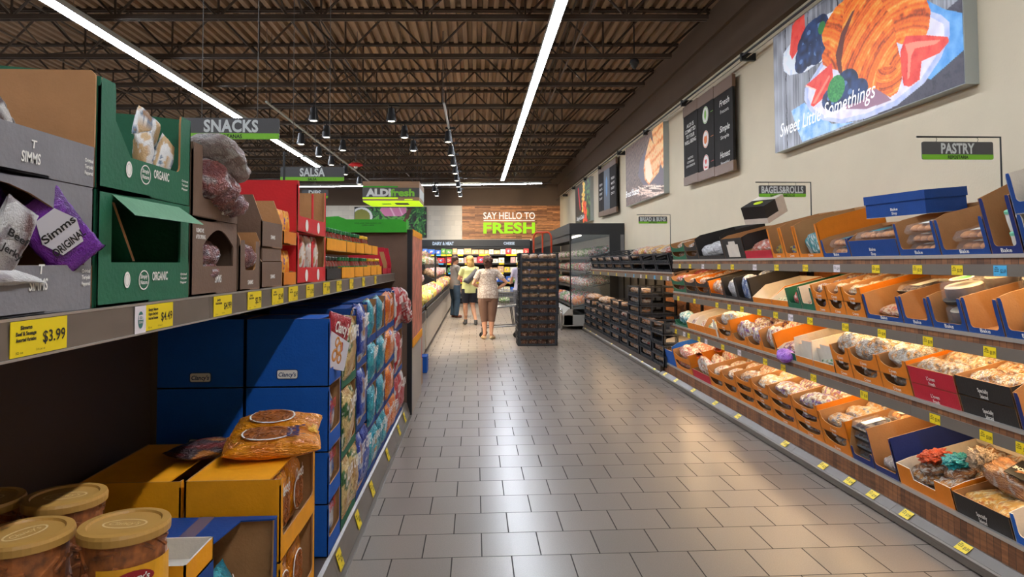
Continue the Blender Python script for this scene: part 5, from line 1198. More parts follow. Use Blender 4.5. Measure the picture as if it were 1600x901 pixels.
# tilted crates on the high shelf
ys = [8.95, 9.72, 10.49, 11.26, 12.03, 12.80, 13.57, 14.34]
for i, y in enumerate(ys):
    for k in range(2):
        M = T(2.618, y, 1.366) @ Ry(-TILT) @ T(0, 0, k*.135)
        crate(M, .74, .55, .132, '%s tilted black crate on the high bread shelf, %s from the green bakery trays' % (['lower', 'upper'][k], ORD[i+1]), 'crates on the high bread shelf')
        if i >= 3 or k == 1:
            for j in range(3):
                if i < 3 and k == 1:
                    o = obj('bag_of_rolls', bag_var(['orangenet', 'buns', 'cheese'][(i+j) % 3], j), None, M @ T(.18, .14+j*.23, .15) @ Rz(1.5) @ Sc(.24, .30, .12))
                    tag(o, lab('bag of rolls heaped on the %s upper crate of the high bread shelf' % ORD[i+1]), 'bread rolls', 'bags heaped on upper crate %s' % ORD[i+1])
                else:
                    o = obj('bag_of_buns', bag_var('buns', j), None, M @ T(.11, .14+j*.23, .066) @ Rz(1.57) @ Sc(.22, .18, .095))
                    tag(o, lab('bag of buns in the %s %s tilted crate, high bread shelf' % (ORD[i+1], ['lower', 'upper'][k])), 'buns', 'buns in %s tilted crate %s' % (['lower', 'upper'][k], ORD[i+1]))
# ---- the crate tower in the aisle and its hand truck
X0c, X1c, Yc = .775, 1.495, 12.40
for k in range(12):
    dx = [.0, .0, .02, .02, .045, .045, .04, .05, .055, .055, .055, .045][k]
    M = T(X0c+dx*.6, Yc+.57, .003+k*.1405) @ Rz(-math.pi/2+[0, .0, .005, 0, .01, .01, 0, 0, .01, .01, .015, -.01][k])      # front faces the camera... local x -> -Y
    M = T(X0c+dx*.6+.0, Yc, .003+k*.1405) @ Rz(math.pi/2) @ Matrix.Scale(1, 4) @ T(0, -.72, 0)
    crate(M, .72, .57, .139, '%s black crate counted from the floor, in the tall aisle tower' % ORD[k+1], 'crates of the aisle tower')
    kd = 'darkloaf' if k < 6 else 'palerolls'  # upper crates hold rolls with the front light put into their colour
    for j in range(4):
        ww = .68/4
        nm, ds, cat = NAMES[kd]
        o = obj(nm, bag_var(kd, (j+k) % 3), None, T(X0c+dx*.6+.02+ww*(j+.5), Yc+.10, .003+k*.1405+.07) @ Rz(.03*j) @ Sc(ww*1.0, .18, .105))
        tag(o, lab('%s inside the %s crate of the aisle tower' % (ds, ORD[k+1])), cat, 'bread in tower crate %s' % ORD[k+1])
MB_ = MB(); MB_.lathe([(0, 0), (.02, 0), (.02, .002), (0, .002)], 16); MB_.v = [(x, -z, y) for x, y, z in MB_.v]
o = MB_.build('round_sticker', mat('orange_sticker', (226, 90, 40), rough=.5), None, T(1.33, Yc-.008, 1.205)); tag(o, lab('small round orange sticker on the front of the aisle crate tower'), 'sticker')
M_orange = mat('orange_enamel', (196, 66, 28), rough=.4)
t = thing('hand_truck', lab('orange-red hand truck standing behind the tall crate tower'), 'hand truck', T(1.30, 13.1, 0))
b = MB(); pts = [(-.17, 0, .12), (-.17, 0, 1.98)]+[(-.17+.07*(1-math.cos(a)), 0, 1.98+.11*math.sin(a)) for a in (.4, .8, 1.2, 1.57)]+[(.10+.07*math.sin(a), 0, 1.98+.11*math.cos(a)) for a in (0, .4, .8, 1.2)]+[(.17, 0, 1.98), (.17, 0, .12)]
b.tube(pts, .018, 8); b.build('frame', M_orange, t, smooth=True)
MB().tube([(0, 0, .2), (0, 0, 2.08)], .016, 8).build('center_bar', M_orange, t)
MB().box(-.2, -.1, .012, .2, .0, .02).build('toe_plate', M_steel, t)
for s in (-1, 1):
    b = MB(); b.lathe([(.02, -.03), (.10, -.03), (.125, -.02), (.125, .02), (.10, .03), (.02, .03)], 20, 0); b.v = [(z+s*.25, x+.06, y+.126) for x, y, z in b.v]; b.build('wheel', M_black, t)
# ---- open produce cooler on the right
CX0, CX1, CY0, CY1 = 2.14, XW-.01, 15.35, 25.55
M_cool = mat('cooler_grey', (160, 156, 148), rough=.5); M_inner = mat('cooler_inner', (120, 118, 116), rough=.5)
t = thing('produce_cooler', lab('long dark open produce cooler along the right wall, beyond the bread crates'), 'cooler', T(0, CY0, 0)); L = CY1-CY0
b = MB(); b.box(CX0, 0, 2.00, CX0+.05, L, 2.16); b.box(CX0, 0, 2.14, CX1, L, 2.40); b.build('canopy', M_dark, t)
b = MB(); b.box(3.24, 0, .3, CX1, L, 2.14); b.build('back_wall', M_inner, t)
b = MB(); b.box(2.0, 0, .08, 3.3, L, .32); b.prism([(1.97, .10), (1.97, .32), (2.10, .46), (2.20, .46), (2.20, .10)], (0, 0, 0), (1, 0, 0), (0, 0, 1), (0, L, 0)); b.build('base', M_cool, t)
b = MB(); b.box(2.14, -.012, .46, 2.165, .02, 2.14); b.build('corner_post', M_black, t)
b = MB(); b.box(3.05, -.012, .46, 3.3, .02, 2.14); b.build('end_panel', M_dark, t)
b = MB(); b.box(2.165, -.004, .46, 3.05, .004, 2.14); b.build('glass_end', mat('glass_pane', (220, 232, 232), rough=.03, alpha=.10, coat=1), t)
for k, (xf, z) in enumerate([(2.22, .52), (2.42, .92), (2.52, 1.28), (2.60, 1.62)]):
    b = MB(); b.prism([(xf, z), (3.24, z+.17), (3.24, z+.15), (xf, z-.02)], (0, 0, 0), (1, 0, 0), (0, 0, 1), (0, L, 0)); b.prism([(xf-.01, z-.03), (xf, z-.03), (xf, z+.03), (xf-.01, z+.03)], (0, 0, 0), (1, 0, 0), (0, 0, 1), (0, L, 0)); b.build('shelf', M_black, t)
b = MB(); b.box(2.34, .1, 2.11, 2.42, L-.1, 2.135); b.build('lamp', mat('cool_led', (255, 244, 226), emit=5), t)
for q in range(2):
    b = MB(); yy = .55+q*1.6-1.0 if False else -.35+q*.62; b.tube([(1.93, yy, 0), (1.93, yy, .42), (1.93, yy+.05, .46), (1.93, yy+.4, .46), (1.93, yy+.45, .42), (1.93, yy+.45, 0)], .022, 8)
    o = b.build('bumper_hoop', M_chrome, None, T(0, CY0+.25, 0), smooth=True); tag(o, lab('%s steel bumper hoop on the floor before the produce cooler' % ['nearer', 'farther'][q]), 'bumper')
MB().box(2.45, .9, 2.2, 2.46, 1.3, 2.36).build('canopy_sticker', bd('lime'), t)
rng = random.Random(8); PN = dict(greens=('bag_of_greens', 'clear bag of salad greens'), salad=('salad_bag', 'mixed salad bag'), redbag=('red_produce_bag', 'red produce bag'), potato=('potato_bag', 'bag of potatoes'), citrus=('citrus_bag', 'bag of lemons'), oranges=('orange_bag', 'bag of oranges'), onion=('onion_bag', 'bag of onions'))
def produce(kind, M, where, group, v=0):
    nm, ds = PN[kind]; o = obj(nm, bag_var(kind, v), None, M); return tag(o, lab('%s %s' % (ds, where)), 'produce', group)
for k, (xf, z) in enumerate([(2.22, .52), (2.42, .92), (2.52, 1.28), (2.60, 1.62)]):
    y = CY0+.12; i = 0
    while y < CY1-.5:
        wd = rng.uniform(.26, .36); kd = rng.choice([['salad', 'redbag', 'greens', 'oranges'], ['potato', 'greens', 'salad', 'redbag'], ['salad', 'potato', 'redbag', 'greens'], ['greens', 'salad', 'greens', 'onion']][k])
        for r in range(2 if y < CY0+3 else 1):
            M = T(xf+.16+r*.33, y+wd/2, z+.035+r*.06+.085) @ Ry(-math.radians(10)) @ Rz(rng.uniform(-.2, .2)) @ Sc(.33, wd, rng.uniform(.17, .25))
            produce(kd, M, 'on the %s level of the right produce cooler' % ORD[k+1], 'cooler produce, level %s, %s' % (ORD[k+1], kd), rng.randrange(3))
        y += wd+.02; i += 1
# ---- dairy case across the back
t = thing('dairy_case', lab('dark refrigerated wall case full of packets across the back wall'), 'cooler', T(0, 25.95, 0))
MB().box(-9, 0, 2.06, 2.1, .03, 2.14).build('header_lip', M_dark, t); MB().box(-9, 0, 2.12, 2.1, 1.1, 2.40).build('header', M_dark, t)
MB().box(-9, .9, .2, 2.1, 1.1, 2.12).build('back_wall', mat('case_back', (60, 62, 66), rough=.5), t)
MB().box(-9, -.25, .05, 2.1, 1.0, .42).build('base', M_dark, t)
MB().tube([(-9, -.3, .22), (2.1, -.3, .22)], .035, 8).build('bumper_rail', M_steel, t); MB().tube([(-9, -.3, .40), (2.1, -.3, .40)], .03, 8).build('upper_bumper_rail', M_steel, t)
MB().box(-8.9, .1, 2.09, 2.0, .2, 2.115).build('lamp', mat('cool_led2', (255, 240, 214), emit=14), t)
DZ = [(.42, -.1), (.78, .05), (1.14, .15), (1.50, .2), (1.83, .25)]
for k, (z, yf) in enumerate(DZ[1:]):
    s = MB().box(-9, yf, z-.03, 2.1, .9, z).build('shelf', M_black, t)
    MB().box(-9, yf-.012, z-.05, 2.1, yf, z+.015).build('price_rail', M_black, s)
b = MB(); words(b, 'DAIRY & MEAT', FACE_CAM(-1.20, -.002, 2.2), .12, .80, bold=.05); h_ = b.build('case_lettering', mat('pale_letters', (190, 210, 230), rough=.5), t)  # plain pale blue lettering
b = MB(); words(b, 'CHEESE', FACE_CAM(1.3, -.002, 2.21), .10, .42, bold=.05); b.build('case_lettering', mat('pale_letters', None), t)
PC = dict(blue=(30, 90, 190), white=(226, 220, 206), red=(200, 40, 50), tan=(206, 160, 120), yellow=(232, 200, 60), pink=(226, 170, 160), green=(70, 130, 60), cream=(232, 220, 180), orange=(230, 130, 40))
def packet_mesh(col, tall):
    c = lin(PC[col]); b = MB(); n = 6; V = []; Cc = []
    me_b = MB(); w, d, h = (.5, .5, 1)
    gx, gz = 8, 8; rng2 = random.Random(hash_(col)+tall)
    def pt(u, v, y): return ((u-.5)*(1-.06*v), y, v)
    for y, s in ((-.5, 1), (.5, -1)):
        o = len(V)
        for i in range(gx+1):
            for j in range(gz+1):
                u, v = i/gx, j/gz; bul = .08*math.sin(math.pi*u)*math.sin(math.pi*v)
                V.append(((u-.5)*(1-.08*v), y*(1-.25*v)-s*bul*.6, v))
                lab_ = .25 < u < .75 and .3 < v < .72
                cc = c if not lab_ else lin(PC[rng2.choice(['white', 'yellow', 'red', 'blue', 'cream'])]) if rng2.random() < .8 else c
                Cc.append(cc*(.85+.3*rng2.random()))
        for i in range(gx):
            for j in range(gz):
                q = [o+i*(gz+1)+j, o+(i+1)*(gz+1)+j, o+(i+1)*(gz+1)+j+1, o+i*(gz+1)+j+1]
                b.f.append(q if s > 0 else q[::-1]); b.m.append(0)
    N1 = (gx+1)*(gz+1)
    for j in range(gz):
        for e in (0, gx):
            a = e*(gz+1)+j; q = [a, a+1, a+1+N1, a+N1]; b.f.append(q if e else q[::-1]); b.m.append(0)
    for i in range(gx):
        a = i*(gz+1)+gz; b.f.append([a, a+gz+1, a+gz+1+N1, a+N1]); b.m.append(0)
        a = i*(gz+1); b.f.append([a, a+N1, a+gz+1+N1, a+gz+1]); b.m.append(0)
    b.v = V; b.c = Cc
    return b.mesh('packet', M_matte)
def hash_(s): return sum(map(ord, s))
PKT = {}
rows = [['cream', 'red', 'white', 'blue', 'tan'], ['green', 'white', 'red', 'pink', 'blue'], ['white', 'yellow', 'cream', 'tan', 'green'], ['red', 'white', 'pink', 'cream', 'tan'], ['blue', 'blue', 'blue', 'white', 'tan', 'white', 'red']]
names5 = ['lowest', 'second', 'middle', 'fourth', 'topmost']
rng = random.Random(21)
for k, (z, yf) in enumerate(DZ):
    x = -3.3; i = 0
    while x < 1.9:
        wd = rng.uniform(.16, .30); hh = rng.uniform(.16, .26)
        col = rng.choice(rows[k]) if k < 4 else (rng.choice(['blue', 'blue', 'green']) if x < -1.0 else rng.choice(['white', 'tan', 'red', 'cream', 'white']))
        if rng.random() > .08:
            key = (col, i % 2)
            if key not in PKT: PKT[key] = packet_mesh(col, i % 2)
            nm = {'white': 'cheese_packet', 'cream': 'cheese_packet', 'yellow': 'cheese_packet', 'tan': 'meat_packet', 'pink': 'meat_packet', 'red': 'meat_packet', 'blue': 'dairy_carton', 'green': 'dairy_carton', 'orange': 'cheese_packet'}[col]
            o = obj(nm, PKT[key], None, T(x+wd/2, 25.95+yf+.12, z+.002) @ Sc(wd, .16, hh)); tag(o, lab('small %s %s on the %s row of the back dairy case' % (col, nm.replace('_', ' '), names5[k])), 'packet', '%s packets on the %s dairy row' % (col, names5[k]))
        if k and rng.random() < .55:
            q = obj('price_tag', TAGB.setdefault(('far', 'y'), MB().box(-.1, -.03, -.001, .1, .03, 0).mesh('price_tag', M_tagy)) if rng.random() < .8 else TAGB.setdefault(('far', 'b'), MB().box(-.1, -.03, -.001, .1, .03, 0).mesh('price_tag', M_tagb)), None, FACE_CAM(x+wd/2, 25.95+yf-.015, z-.02))
            cn = 'blue' if q.data.materials[0] == M_tagb else 'yellow'
            tag(q, lab('small %s price tag on the %s row of the back dairy case' % (cn, names5[k])), 'price tag', '%s tags on the %s dairy row' % (cn, names5[k]))
        x += wd+.012; i += 1
# ---- produce stands on the left, beyond the printed display
rng = random.Random(31)
for si, (y0, y1) in enumerate([(8.75, 11.0), (11.3, 17.0), (17.1, 23.6)]):
    t = thing('produce_stand', lab('stepped produce stand with beige front, %s along the left of the aisle' % ORD[si+1]), 'produce stand', T(0, y0, 0), 'stepped produce stands'); L = y1-y0
    MB().box(-2.4, 0, .10, -.80, L, .78).build('front_panel', mat('beige_panel', None), t)
    MB().box(-2.3, .03, 0, -.86, L-.03, .10).build('kick_base', M_black, t)
    MB().box(-.80, .0, .60, -.785, L, .76).build('sign_strip', mat('strip_dark', (70, 66, 62), rough=.5), t)
    tiers = [[(-.80, .78), (-1.30, .98)], [(-.80, .78), (-1.25, 1.0)], [(-.80, .80), (-1.02, 1.10), (-1.24, 1.42), (-1.5, 1.62)]][si]
    for k, (xa, z) in enumerate(tiers):
        b = MB(); b.prism([(xa, z), (xa-.22, z+.12), (xa-.40, z+.12), (xa-.40, z-.3), (xa, z-.05)], (0, 0, 0), (1, 0, 0), (0, 0, 1), (0, L, 0)); b.box(xa-.01, 0, z, xa, L, z+.05); b.build('step', M_black, t)
    for yy in (0.0, L-.05): MB().box(-1.0, yy, .78, -.96, yy+.05, 1.75).build('post', M_black, t)
    kinds = [['citrus', 'oranges', 'greens', 'salad', 'redbag'], ['redbag', 'potato', 'onion', 'salad'], ['onion', 'potato', 'greens', 'salad'], ['onion', 'potato', 'redbag', 'greens']]
    for k, (xa, z) in enumerate(tiers):
        y = y0+.05
        while y < y1-.25:
            wd = rng.uniform(.24, .34); kd = rng.choice(kinds[k])
            for r in range(1 if y > 15 else 1):
                produce(kd, T(xa-.15, y+wd/2, z+.05+.08+.02) @ Ry(math.radians(24)) @ Rz(rng.uniform(-.2, .2)) @ Sc(.34, wd, rng.uniform(.17, .25)), 'on the %s step, %s left produce stand' % (ORD[k+1], ORD[si+1]), 'produce on step %s of stand %s, %s' % (ORD[k+1], ORD[si+1], kd), rng.randrange(3))
            y += wd+.01
t = thing('open_carton', lab('tall open cardboard carton leaning at the front corner of the left produce stand'), 'carton', T(-.795, 9.0, .02))
b = MB(); b.box(-.15, 0, 0, .0, .30, .42); b.build('carton_body', bd('kraft'), t)
b = MB(); b.prism([(0, 0), (.26, 0), (.26, .36), (0, .3)], (-.15, .02, .42), (0, 1, 0), (.25, 0, .9), (.005, 0, 0)); b.build('raised_flap', bd('yellow'), t)
b = MB(); b.prism([(0, 0), (.14, 0), (.14, .45), (0, .4)], (-.15, .3, .42), (1, 0, 0), (.1, 0, .9), (0, .005, 0)); b.build('white_flap', bd('white'), t)
tag(MB().box(-.13, 0, 0, 0, .45, .30).build('red_carton', [bd('red')], None, T(-.665, 8.2, .32)), lab('small red carton stacked on a brown one beyond the printed display'), 'carton')
tag(MB().box(-.14, 0, 0, 0, .5, .31).build('brown_carton', [bd('kraft')], None, T(-.66, 8.18, .006)), lab('brown carton on the floor under the small red one'), 'carton')
tag(MB().box(-.12, 0, 0, 0, .3, .22).build('blue_carton', [bd('skyblue')], None, T(-.66, 9.45, .006)), lab('small blue carton on the floor at the foot of the produce stand'), 'carton')
t = thing('brown_bin', lab('tall brown cardboard bin at the far end of the left produce stands'), 'bin', T(-.80, 23.7, 0)); MB().box(-1.0, 0, 0, .15, .7, 1.05).build('bin_body', bd('brown'), t); MB().box(-.5, -.005, .3, .1, .0, .8).build('green_print', bd('green'), t)
# ================================================================ wall graphics, hanging box sign, track lighting
def inside(P, Yg, Zg):
    P = np.asarray(P); r = np.zeros(Yg.shape, bool); n = len(P)
    for i in range(n):
        x0, y0 = P[i]; x1, y1 = P[(i+1) % n]
        c = ((y0 > Zg) != (y1 > Zg)) & (Yg < (x1-x0)*(Zg-y0)/((y1-y0) or 1e-9)+x0); r ^= c
    return r
class Print:
    """a printed panel: a fine flat grid whose vertices carry the print's colours (a = across, b = up)"""
    def __init__(s, a0, a1, b0, b1, st):
        s.na, s.nb = int((a1-a0)/st)+1, int((b1-b0)/st)+1
        s.a = np.linspace(a0, a1, s.na); s.b = np.linspace(b0, b1, s.nb); s.A, s.B = np.meshgrid(s.a, s.b); s.col = np.zeros(s.A.shape+(3,)); rs = np.random.RandomState(4)
        s.n1 = s.noise(rs, .05); s.n2 = s.noise(rs, .012); s.n3 = s.noise(rs, .16)
    def noise(s, rs, size):
        w, h = s.a[-1]-s.a[0], s.b[-1]-s.b[0]; k, l = int(w/size)+3, int(h/size)+3; g = rs.rand(l, k)
        x = (s.A-s.a[0])/size; y = (s.B-s.b[0])/size; i, j = x.astype(int), y.astype(int); fx, fy = x-i, y-j
        fx, fy = fx*fx*(3-2*fx), fy*fy*(3-2*fy)
        return g[j, i]*(1-fx)*(1-fy)+g[j, i+1]*fx*(1-fy)+g[j+1, i]*(1-fx)*fy+g[j+1, i+1]*fx*fy
    def put(s, m, c):
        if callable(c): s.col[m] = c(s.A[m], s.B[m], s.n1[m], s.n2[m])
        else: s.col[m] = lin(c)
    def poly(s, P, c): s.put(inside(P, s.A, s.B), c)
    def disc(s, a, b, ra, rb, c): s.put(((s.A-a)/ra)**2+((s.B-b)/rb)**2 < 1, c)
    def mesh(s, X, flip, mtl, axis='X'):
        b = MB(); na, nb = s.na, s.nb
        b.v = [(X, float(p), float(q)) if axis == 'X' else (float(p), X, float(q)) for p, q in zip(s.A.ravel(), s.B.ravel())]
        for j in range(nb-1):
            for i in range(na-1):
                q = [j*na+i, j*na+i+1, (j+1)*na+i+1, (j+1)*na+i]; b.f.append(q[::-1] if flip else q); b.m.append(0)
        b.c = s.col.reshape(-1, 3); return b.mesh('print', mtl)
def mixc(c1, c2, t):
    t = np.clip(t, 0, 1)[:, None]; return lin(c1)*(1-t)+lin(c2)*t
def tri(stops, t):
    t = np.clip(t, 0, .999)*(len(stops)-1); i = t.astype(int); f = (t-i)[:, None]; L_ = np.array([lin(c) for c in stops]); return L_[i]*(1-f)+L_[i+1]*f
M_print = mat('backlit_print', attr=True, rough=.5, emit=.34)
M_print2 = mat('matt_print', attr=True, rough=.55, emit=.12)
XP = 3.30
def q_(sx, sy, ox, oy, k): # points read off an enlargement of the photograph -> (y, z) on the panel
    p = at(ox+sx/k, oy+sy/k, X=XP); return (p.y, p.z)
K1 = lambda L_: [q_(x, y, 1170, 0, 3.465) for x, y in L_]
pr = Print(4.39, 7.30, 2.70, 3.98, .006)
rs_ = np.random.RandomState(9); st_ = rs_.rand(420); st_ = np.convolve(st_, [.25, .5, .25], 'same'); gr_ = np.interp(pr.A+.01*pr.n1, np.linspace(4.3, 7.4, 420), st_)
pr.col[:] = tri([(58, 58, 66), (98, 100, 108), (136, 138, 146), (168, 172, 182), (110, 108, 116)], (gr_*.62+pr.n3*.38).ravel()).reshape(pr.col.shape)
for y in (4.9, 5.4, 5.95, 6.5, 7.0): pr.put(np.abs(pr.A-y-.02*pr.n1) < .008, (40, 38, 46))
pr.put((pr.A < 5.6) & (pr.B < 3.05+.2*(5.6-pr.A)), lambda a, b, n, m: tri([(38, 36, 46), (70, 66, 78), (50, 48, 60)], n*.6+m*.4))
cloth = lambda c1, c2: (lambda a, b, n, m: mixc(c1, c2, n*.7+m*.2+.08*np.sin(a*40+b*14)))
pr.poly(K1([(985, 430), (1165, 270), (1155, 70), (1060, 50), (960, 0), (930, -40), (900, 200), (960, 420)]), cloth((50, 130, 205), (120, 180, 228)))
pr.poly(K1([(230, 600), (300, 555), (450, 670), (570, 660), (420, 720), (290, 768), (262, 700)]), cloth((190, 214, 232), (70, 150, 215)))
pr.poly(K1([(185, 345), (188, 290), (215, 250), (300, 160), (400, 90), (480, 50), (470, 250), (400, 330), (300, 390), (220, 408), (190, 385)]), lambda a, b, n, m: mixc((196, 206, 222), (232, 236, 242), n))
pr.poly(K1([(202, 345), (225, 290), (300, 200), (420, 110), (450, 240), (390, 310), (300, 362), (225, 380)]), (214, 222, 232))
pr.poly(K1([(303, 480), (300, 540), (330, 600), (400, 650), (500, 668), (640, 640), (800, 572), (950, 450), (1040, 315), (1088, 190), (1085, 120), (1040, 80), (980, 60), (700, 250), (400, 330)]), lambda a, b, n, m: mixc((150, 166, 212), (206, 210, 232), n*.8+.1))
pr.poly(K1([(322, 480), (320, 530), (350, 590), (420, 632), (500, 645), (640, 612), (790, 545), (930, 430), (1010, 310), (1060, 190), (1055, 130), (980, 90), (700, 250), (420, 330)]), lambda a, b, n, m: mixc((206, 200, 216), (228, 224, 234), n))
pr.poly(K1([(560, 470), (700, 470), (770, 540), (640, 590), (520, 590)]), (150, 110, 130))
red = lambda a, b, n, m: mixc((206, 34, 34), (238, 86, 70), n*.8+m*.3)
pr.poly(K1([(235, 140), (260, 105), (300, 80), (307, 180), (262, 280), (235, 322), (221, 290)]), red)
BB = lambda x, y, r: (pr.disc(*K1([(x, y)])[0], r*.0078, r*.0052, lambda a, b, n, m: mixc((16, 22, 46), (44, 70, 120), n)), pr.disc(K1([(x, y)])[0][0]+.02, K1([(x, y)])[0][1]+.012, r*.0018, r*.0012, (90, 120, 170)))
for x, y in [(352, 160), (320, 200), (385, 140), (303, 240), (345, 250), (380, 215), (292, 300), (330, 300), (368, 290), (402, 245), (288, 338), (330, 180), (410, 190)]: BB(x, y, 20)
pr.disc(*K1([(395, 150)])[0], .07, .06, (50, 120, 60))
Cc_ = K1([(395, 190), (420, 120), (470, 40), (540, -20), (690, -40), (740, 40), (785, 120), (800, 230), (825, 330), (828, 420), (805, 500), (765, 527), (720, 500), (690, 480), (640, 490), (590, 470), (560, 430), (510, 425), (480, 380), (440, 370), (400, 350), (395, 300), (415, 260), (400, 230)])
c1, c2 = K1([(940, 420)])[0], K1([(300, 520)])[0]
def crust(cc, fr):
    def f(a, b, n, m):
        r = np.hypot((a-cc[0]), (b-cc[1])*1.5); t = .45+.19*np.sin(r*fr+n*1.6)+.20*(m-.5)+.13*np.sin(r*fr*3.3+n*2.5)+.26*(n-.5)+.10*np.sin(r*fr*7+m)
        return tri([(150, 56, 12), (204, 84, 16), (226, 106, 20), (236, 130, 32), (246, 160, 66), (252, 196, 120)], t)
    return f
pr.poly(K1([(690, -60), (940, -60), (985, 60), (975, 150), (960, 190), (830, 240), (800, 230), (770, 120), (720, 40)]), crust(K1([(800, 420)])[0], 16))
pr.poly(Cc_, crust(c1, 21))
pr.poly(K1([(415, 260), (400, 230), (395, 190), (420, 120), (470, 40), (520, 0), (500, 200), (490, 330), (480, 380), (440, 370), (400, 350), (395, 300)]), crust(c2, 17))
pr.poly(K1([(470, 300), (500, 180), (560, 60), (575, 50), (520, 200), (500, 330), (510, 425), (485, 390)]), (104, 52, 44))
pr.poly(K1([(690, 380), (760, 350), (828, 380), (828, 430), (805, 500), (765, 527), (720, 500), (690, 450)]), crust(K1([(760, 330)])[0], 34))
pr.poly(K1([(850, 195), (960, 190), (1080, 200), (1082, 228), (1030, 290), (935, 330), (925, 430), (870, 470), (838, 462), (825, 380), (820, 280)]), red)
pr.poly(K1([(845, 240), (900, 225), (1040, 215), (1010, 240), (900, 262), (880, 300), (870, 420), (858, 430), (862, 300)]), (246, 140, 116))
pr.poly(K1([(305, 465), (450, 340), (456, 420), (440, 500), (350, 578), (335, 570), (362, 490)]), red)
pr.poly(K1([(345, 560), (435, 405), (440, 415), (360, 560)]), (240, 130, 110)); pr.poly(K1([(305, 466), (362, 490), (366, 484), (312, 460)]), (240, 200, 190))
for x, y, r in [(525, 460, 26), (440, 535, 19), (485, 545, 16), (590, 492, 20), (555, 500, 20), (460, 560, 14)]: BB(x, y, r)
pr.disc(*K1([(472, 480)])[0], .15, .12, lambda a, b, n, m: mixc((24, 110, 60), (70, 160, 80), m))
t = thing('wall_picture', lab('big backlit croissant and berries picture reading Sweet Little Somethings, on the right wall'), 'picture')
MB().box(XP+.002, 4.385, 2.695, XW, 7.305, 3.985).build('light_box', M_lgrey, t)
obj('print', pr.mesh(XP, False, M_print), t)
b = MB(); a0, a1 = K1([(172, 745)])[0], K1([(688, 520)])[0]; cy, cz = (a0[0]+a1[0])/2, (a0[1]+a1[1])/2; dy, dz = a1[0]-a0[0], a1[1]-a0[1]
words(b, 'Sweet Little Somethings', frame((XP-.003, cy, cz), (0, dy, dz*.6), (0, 0, 1) if False else (0, -dz*.6, dy*-1*-1 if dy > 0 else -dy)), .15, math.hypot(dy, dz), shear=.25, bold=.0); b.build('script_lettering', mat('white_print', (240, 240, 240), emit=.5), t)
# bread picture
K2 = lambda L_: [q_(x, y, 870, 90, 3.465) for x, y in L_]
pr = Print(11.74, 14.72, 2.72, 3.97, .014)
pr.col[:] = tri([(40, 28, 26), (84, 62, 54), (120, 96, 84), (66, 46, 42)], (pr.n1*.5+.25+.25*np.sin((pr.A*.7+pr.B)*70+pr.n3*8)).ravel()).reshape(pr.col.shape)
br_ = lambda a, b, n, m: tri([(150, 78, 30), (214, 130, 60), (236, 190, 130), (206, 120, 56)], n*.5+.5*np.abs(np.sin(b*14+a*2)))
pr.poly(K2([(440, 640), (450, 560), (480, 500), (600, 540), (600, 690), (470, 690)]), (96, 84, 92))
pr.poly(K2([(515, 400), (545, 355), (580, 330), (590, 560), (572, 600), (540, 520), (520, 450)]), br_)
pr.poly(K2([(505, 430), (540, 500), (560, 580), (552, 620), (520, 660), (498, 688), (476, 660), (470, 600), (478, 540), (492, 480)]), br_)
pr.poly(K2([(478, 560), (500, 540), (520, 640), (500, 680), (480, 650)]), (240, 210, 180))
rs = np.random.RandomState(2)
for k in range(46):
    x, y = rs.uniform(400, 560), rs.uniform(690, 770); l, a = rs.uniform(30, 90), rs.uniform(-.5, .7)
    pr.poly(K2([(x, y), (x+l*math.cos(a), y+l*math.sin(a)*.6), (x+l*math.cos(a), y+l*math.sin(a)*.6+5), (x, y+5)]), [(212, 186, 170), (160, 130, 116), (226, 206, 190)][k % 3])
t = thing('wall_picture', lab('backlit picture of sliced bread on dark wood, on the right wall'), 'picture')
MB().box(XP+.002, 11.735, 2.715, XW, 14.725, 3.975).build('light_box', M_lgrey, t); obj('print', pr.mesh(XP, False, M_print), t)
b = MB(); p0, p1 = K2([(380, 745)])[0], K2([(440, 722)])[0]
words(b, 'Bread Basket', frame((XP-.003, (p0[0]+p1[0])/2, (p0[1]+p1[1])/2-.05), (0, -1, -.02), (0, -.02, 1)), .14, 1.2, shear=.25); b.build('script_lettering', mat('white_print', None), t)
# vegetables picture
pr = Print(19.36, 22.24, 2.72, 3.98, .02)
pr.col[:] = tri([(22, 22, 20), (50, 46, 40), (34, 40, 30)], pr.n1.ravel()).reshape(pr.col.shape)
for k in range(60): pr.disc(rs.uniform(19.4, 20.4), rs.uniform(2.8, 3.9), .09, .06, [(50, 90, 36), (86, 130, 50), (30, 60, 30)][k % 3])
for k in range(30): pr.disc(20.6+rs.uniform(-.18, .18), 3.1+k*.028, .16, .05, [(236, 206, 110), (226, 170, 60)][k % 2])
for k in range(20): pr.disc(20.3+rs.uniform(-.3, .3), 2.75+k*.03, .16, .08, [(206, 44, 30), (226, 90, 40)][k % 2])
for k in range(20): pr.disc(21.6-k*.02, 3.85-k*.035, .10, .05, (190, 34, 40))
t = thing('wall_picture', lab('backlit picture of corn, peppers and greens, farthest on the right wall'), 'picture')
MB().box(XP+.002, 19.355, 2.715, XW, 22.245, 3.985).build('light_box', M_lgrey, t); obj('print', pr.mesh(XP, False, M_print), t)
b = MB(); words(b, 'Simply & Delish', FACE_L(XP-.003, 21.2, 2.85), .14, 1.5, shear=.25); b.build('script_lettering', mat('white_print', None), t)
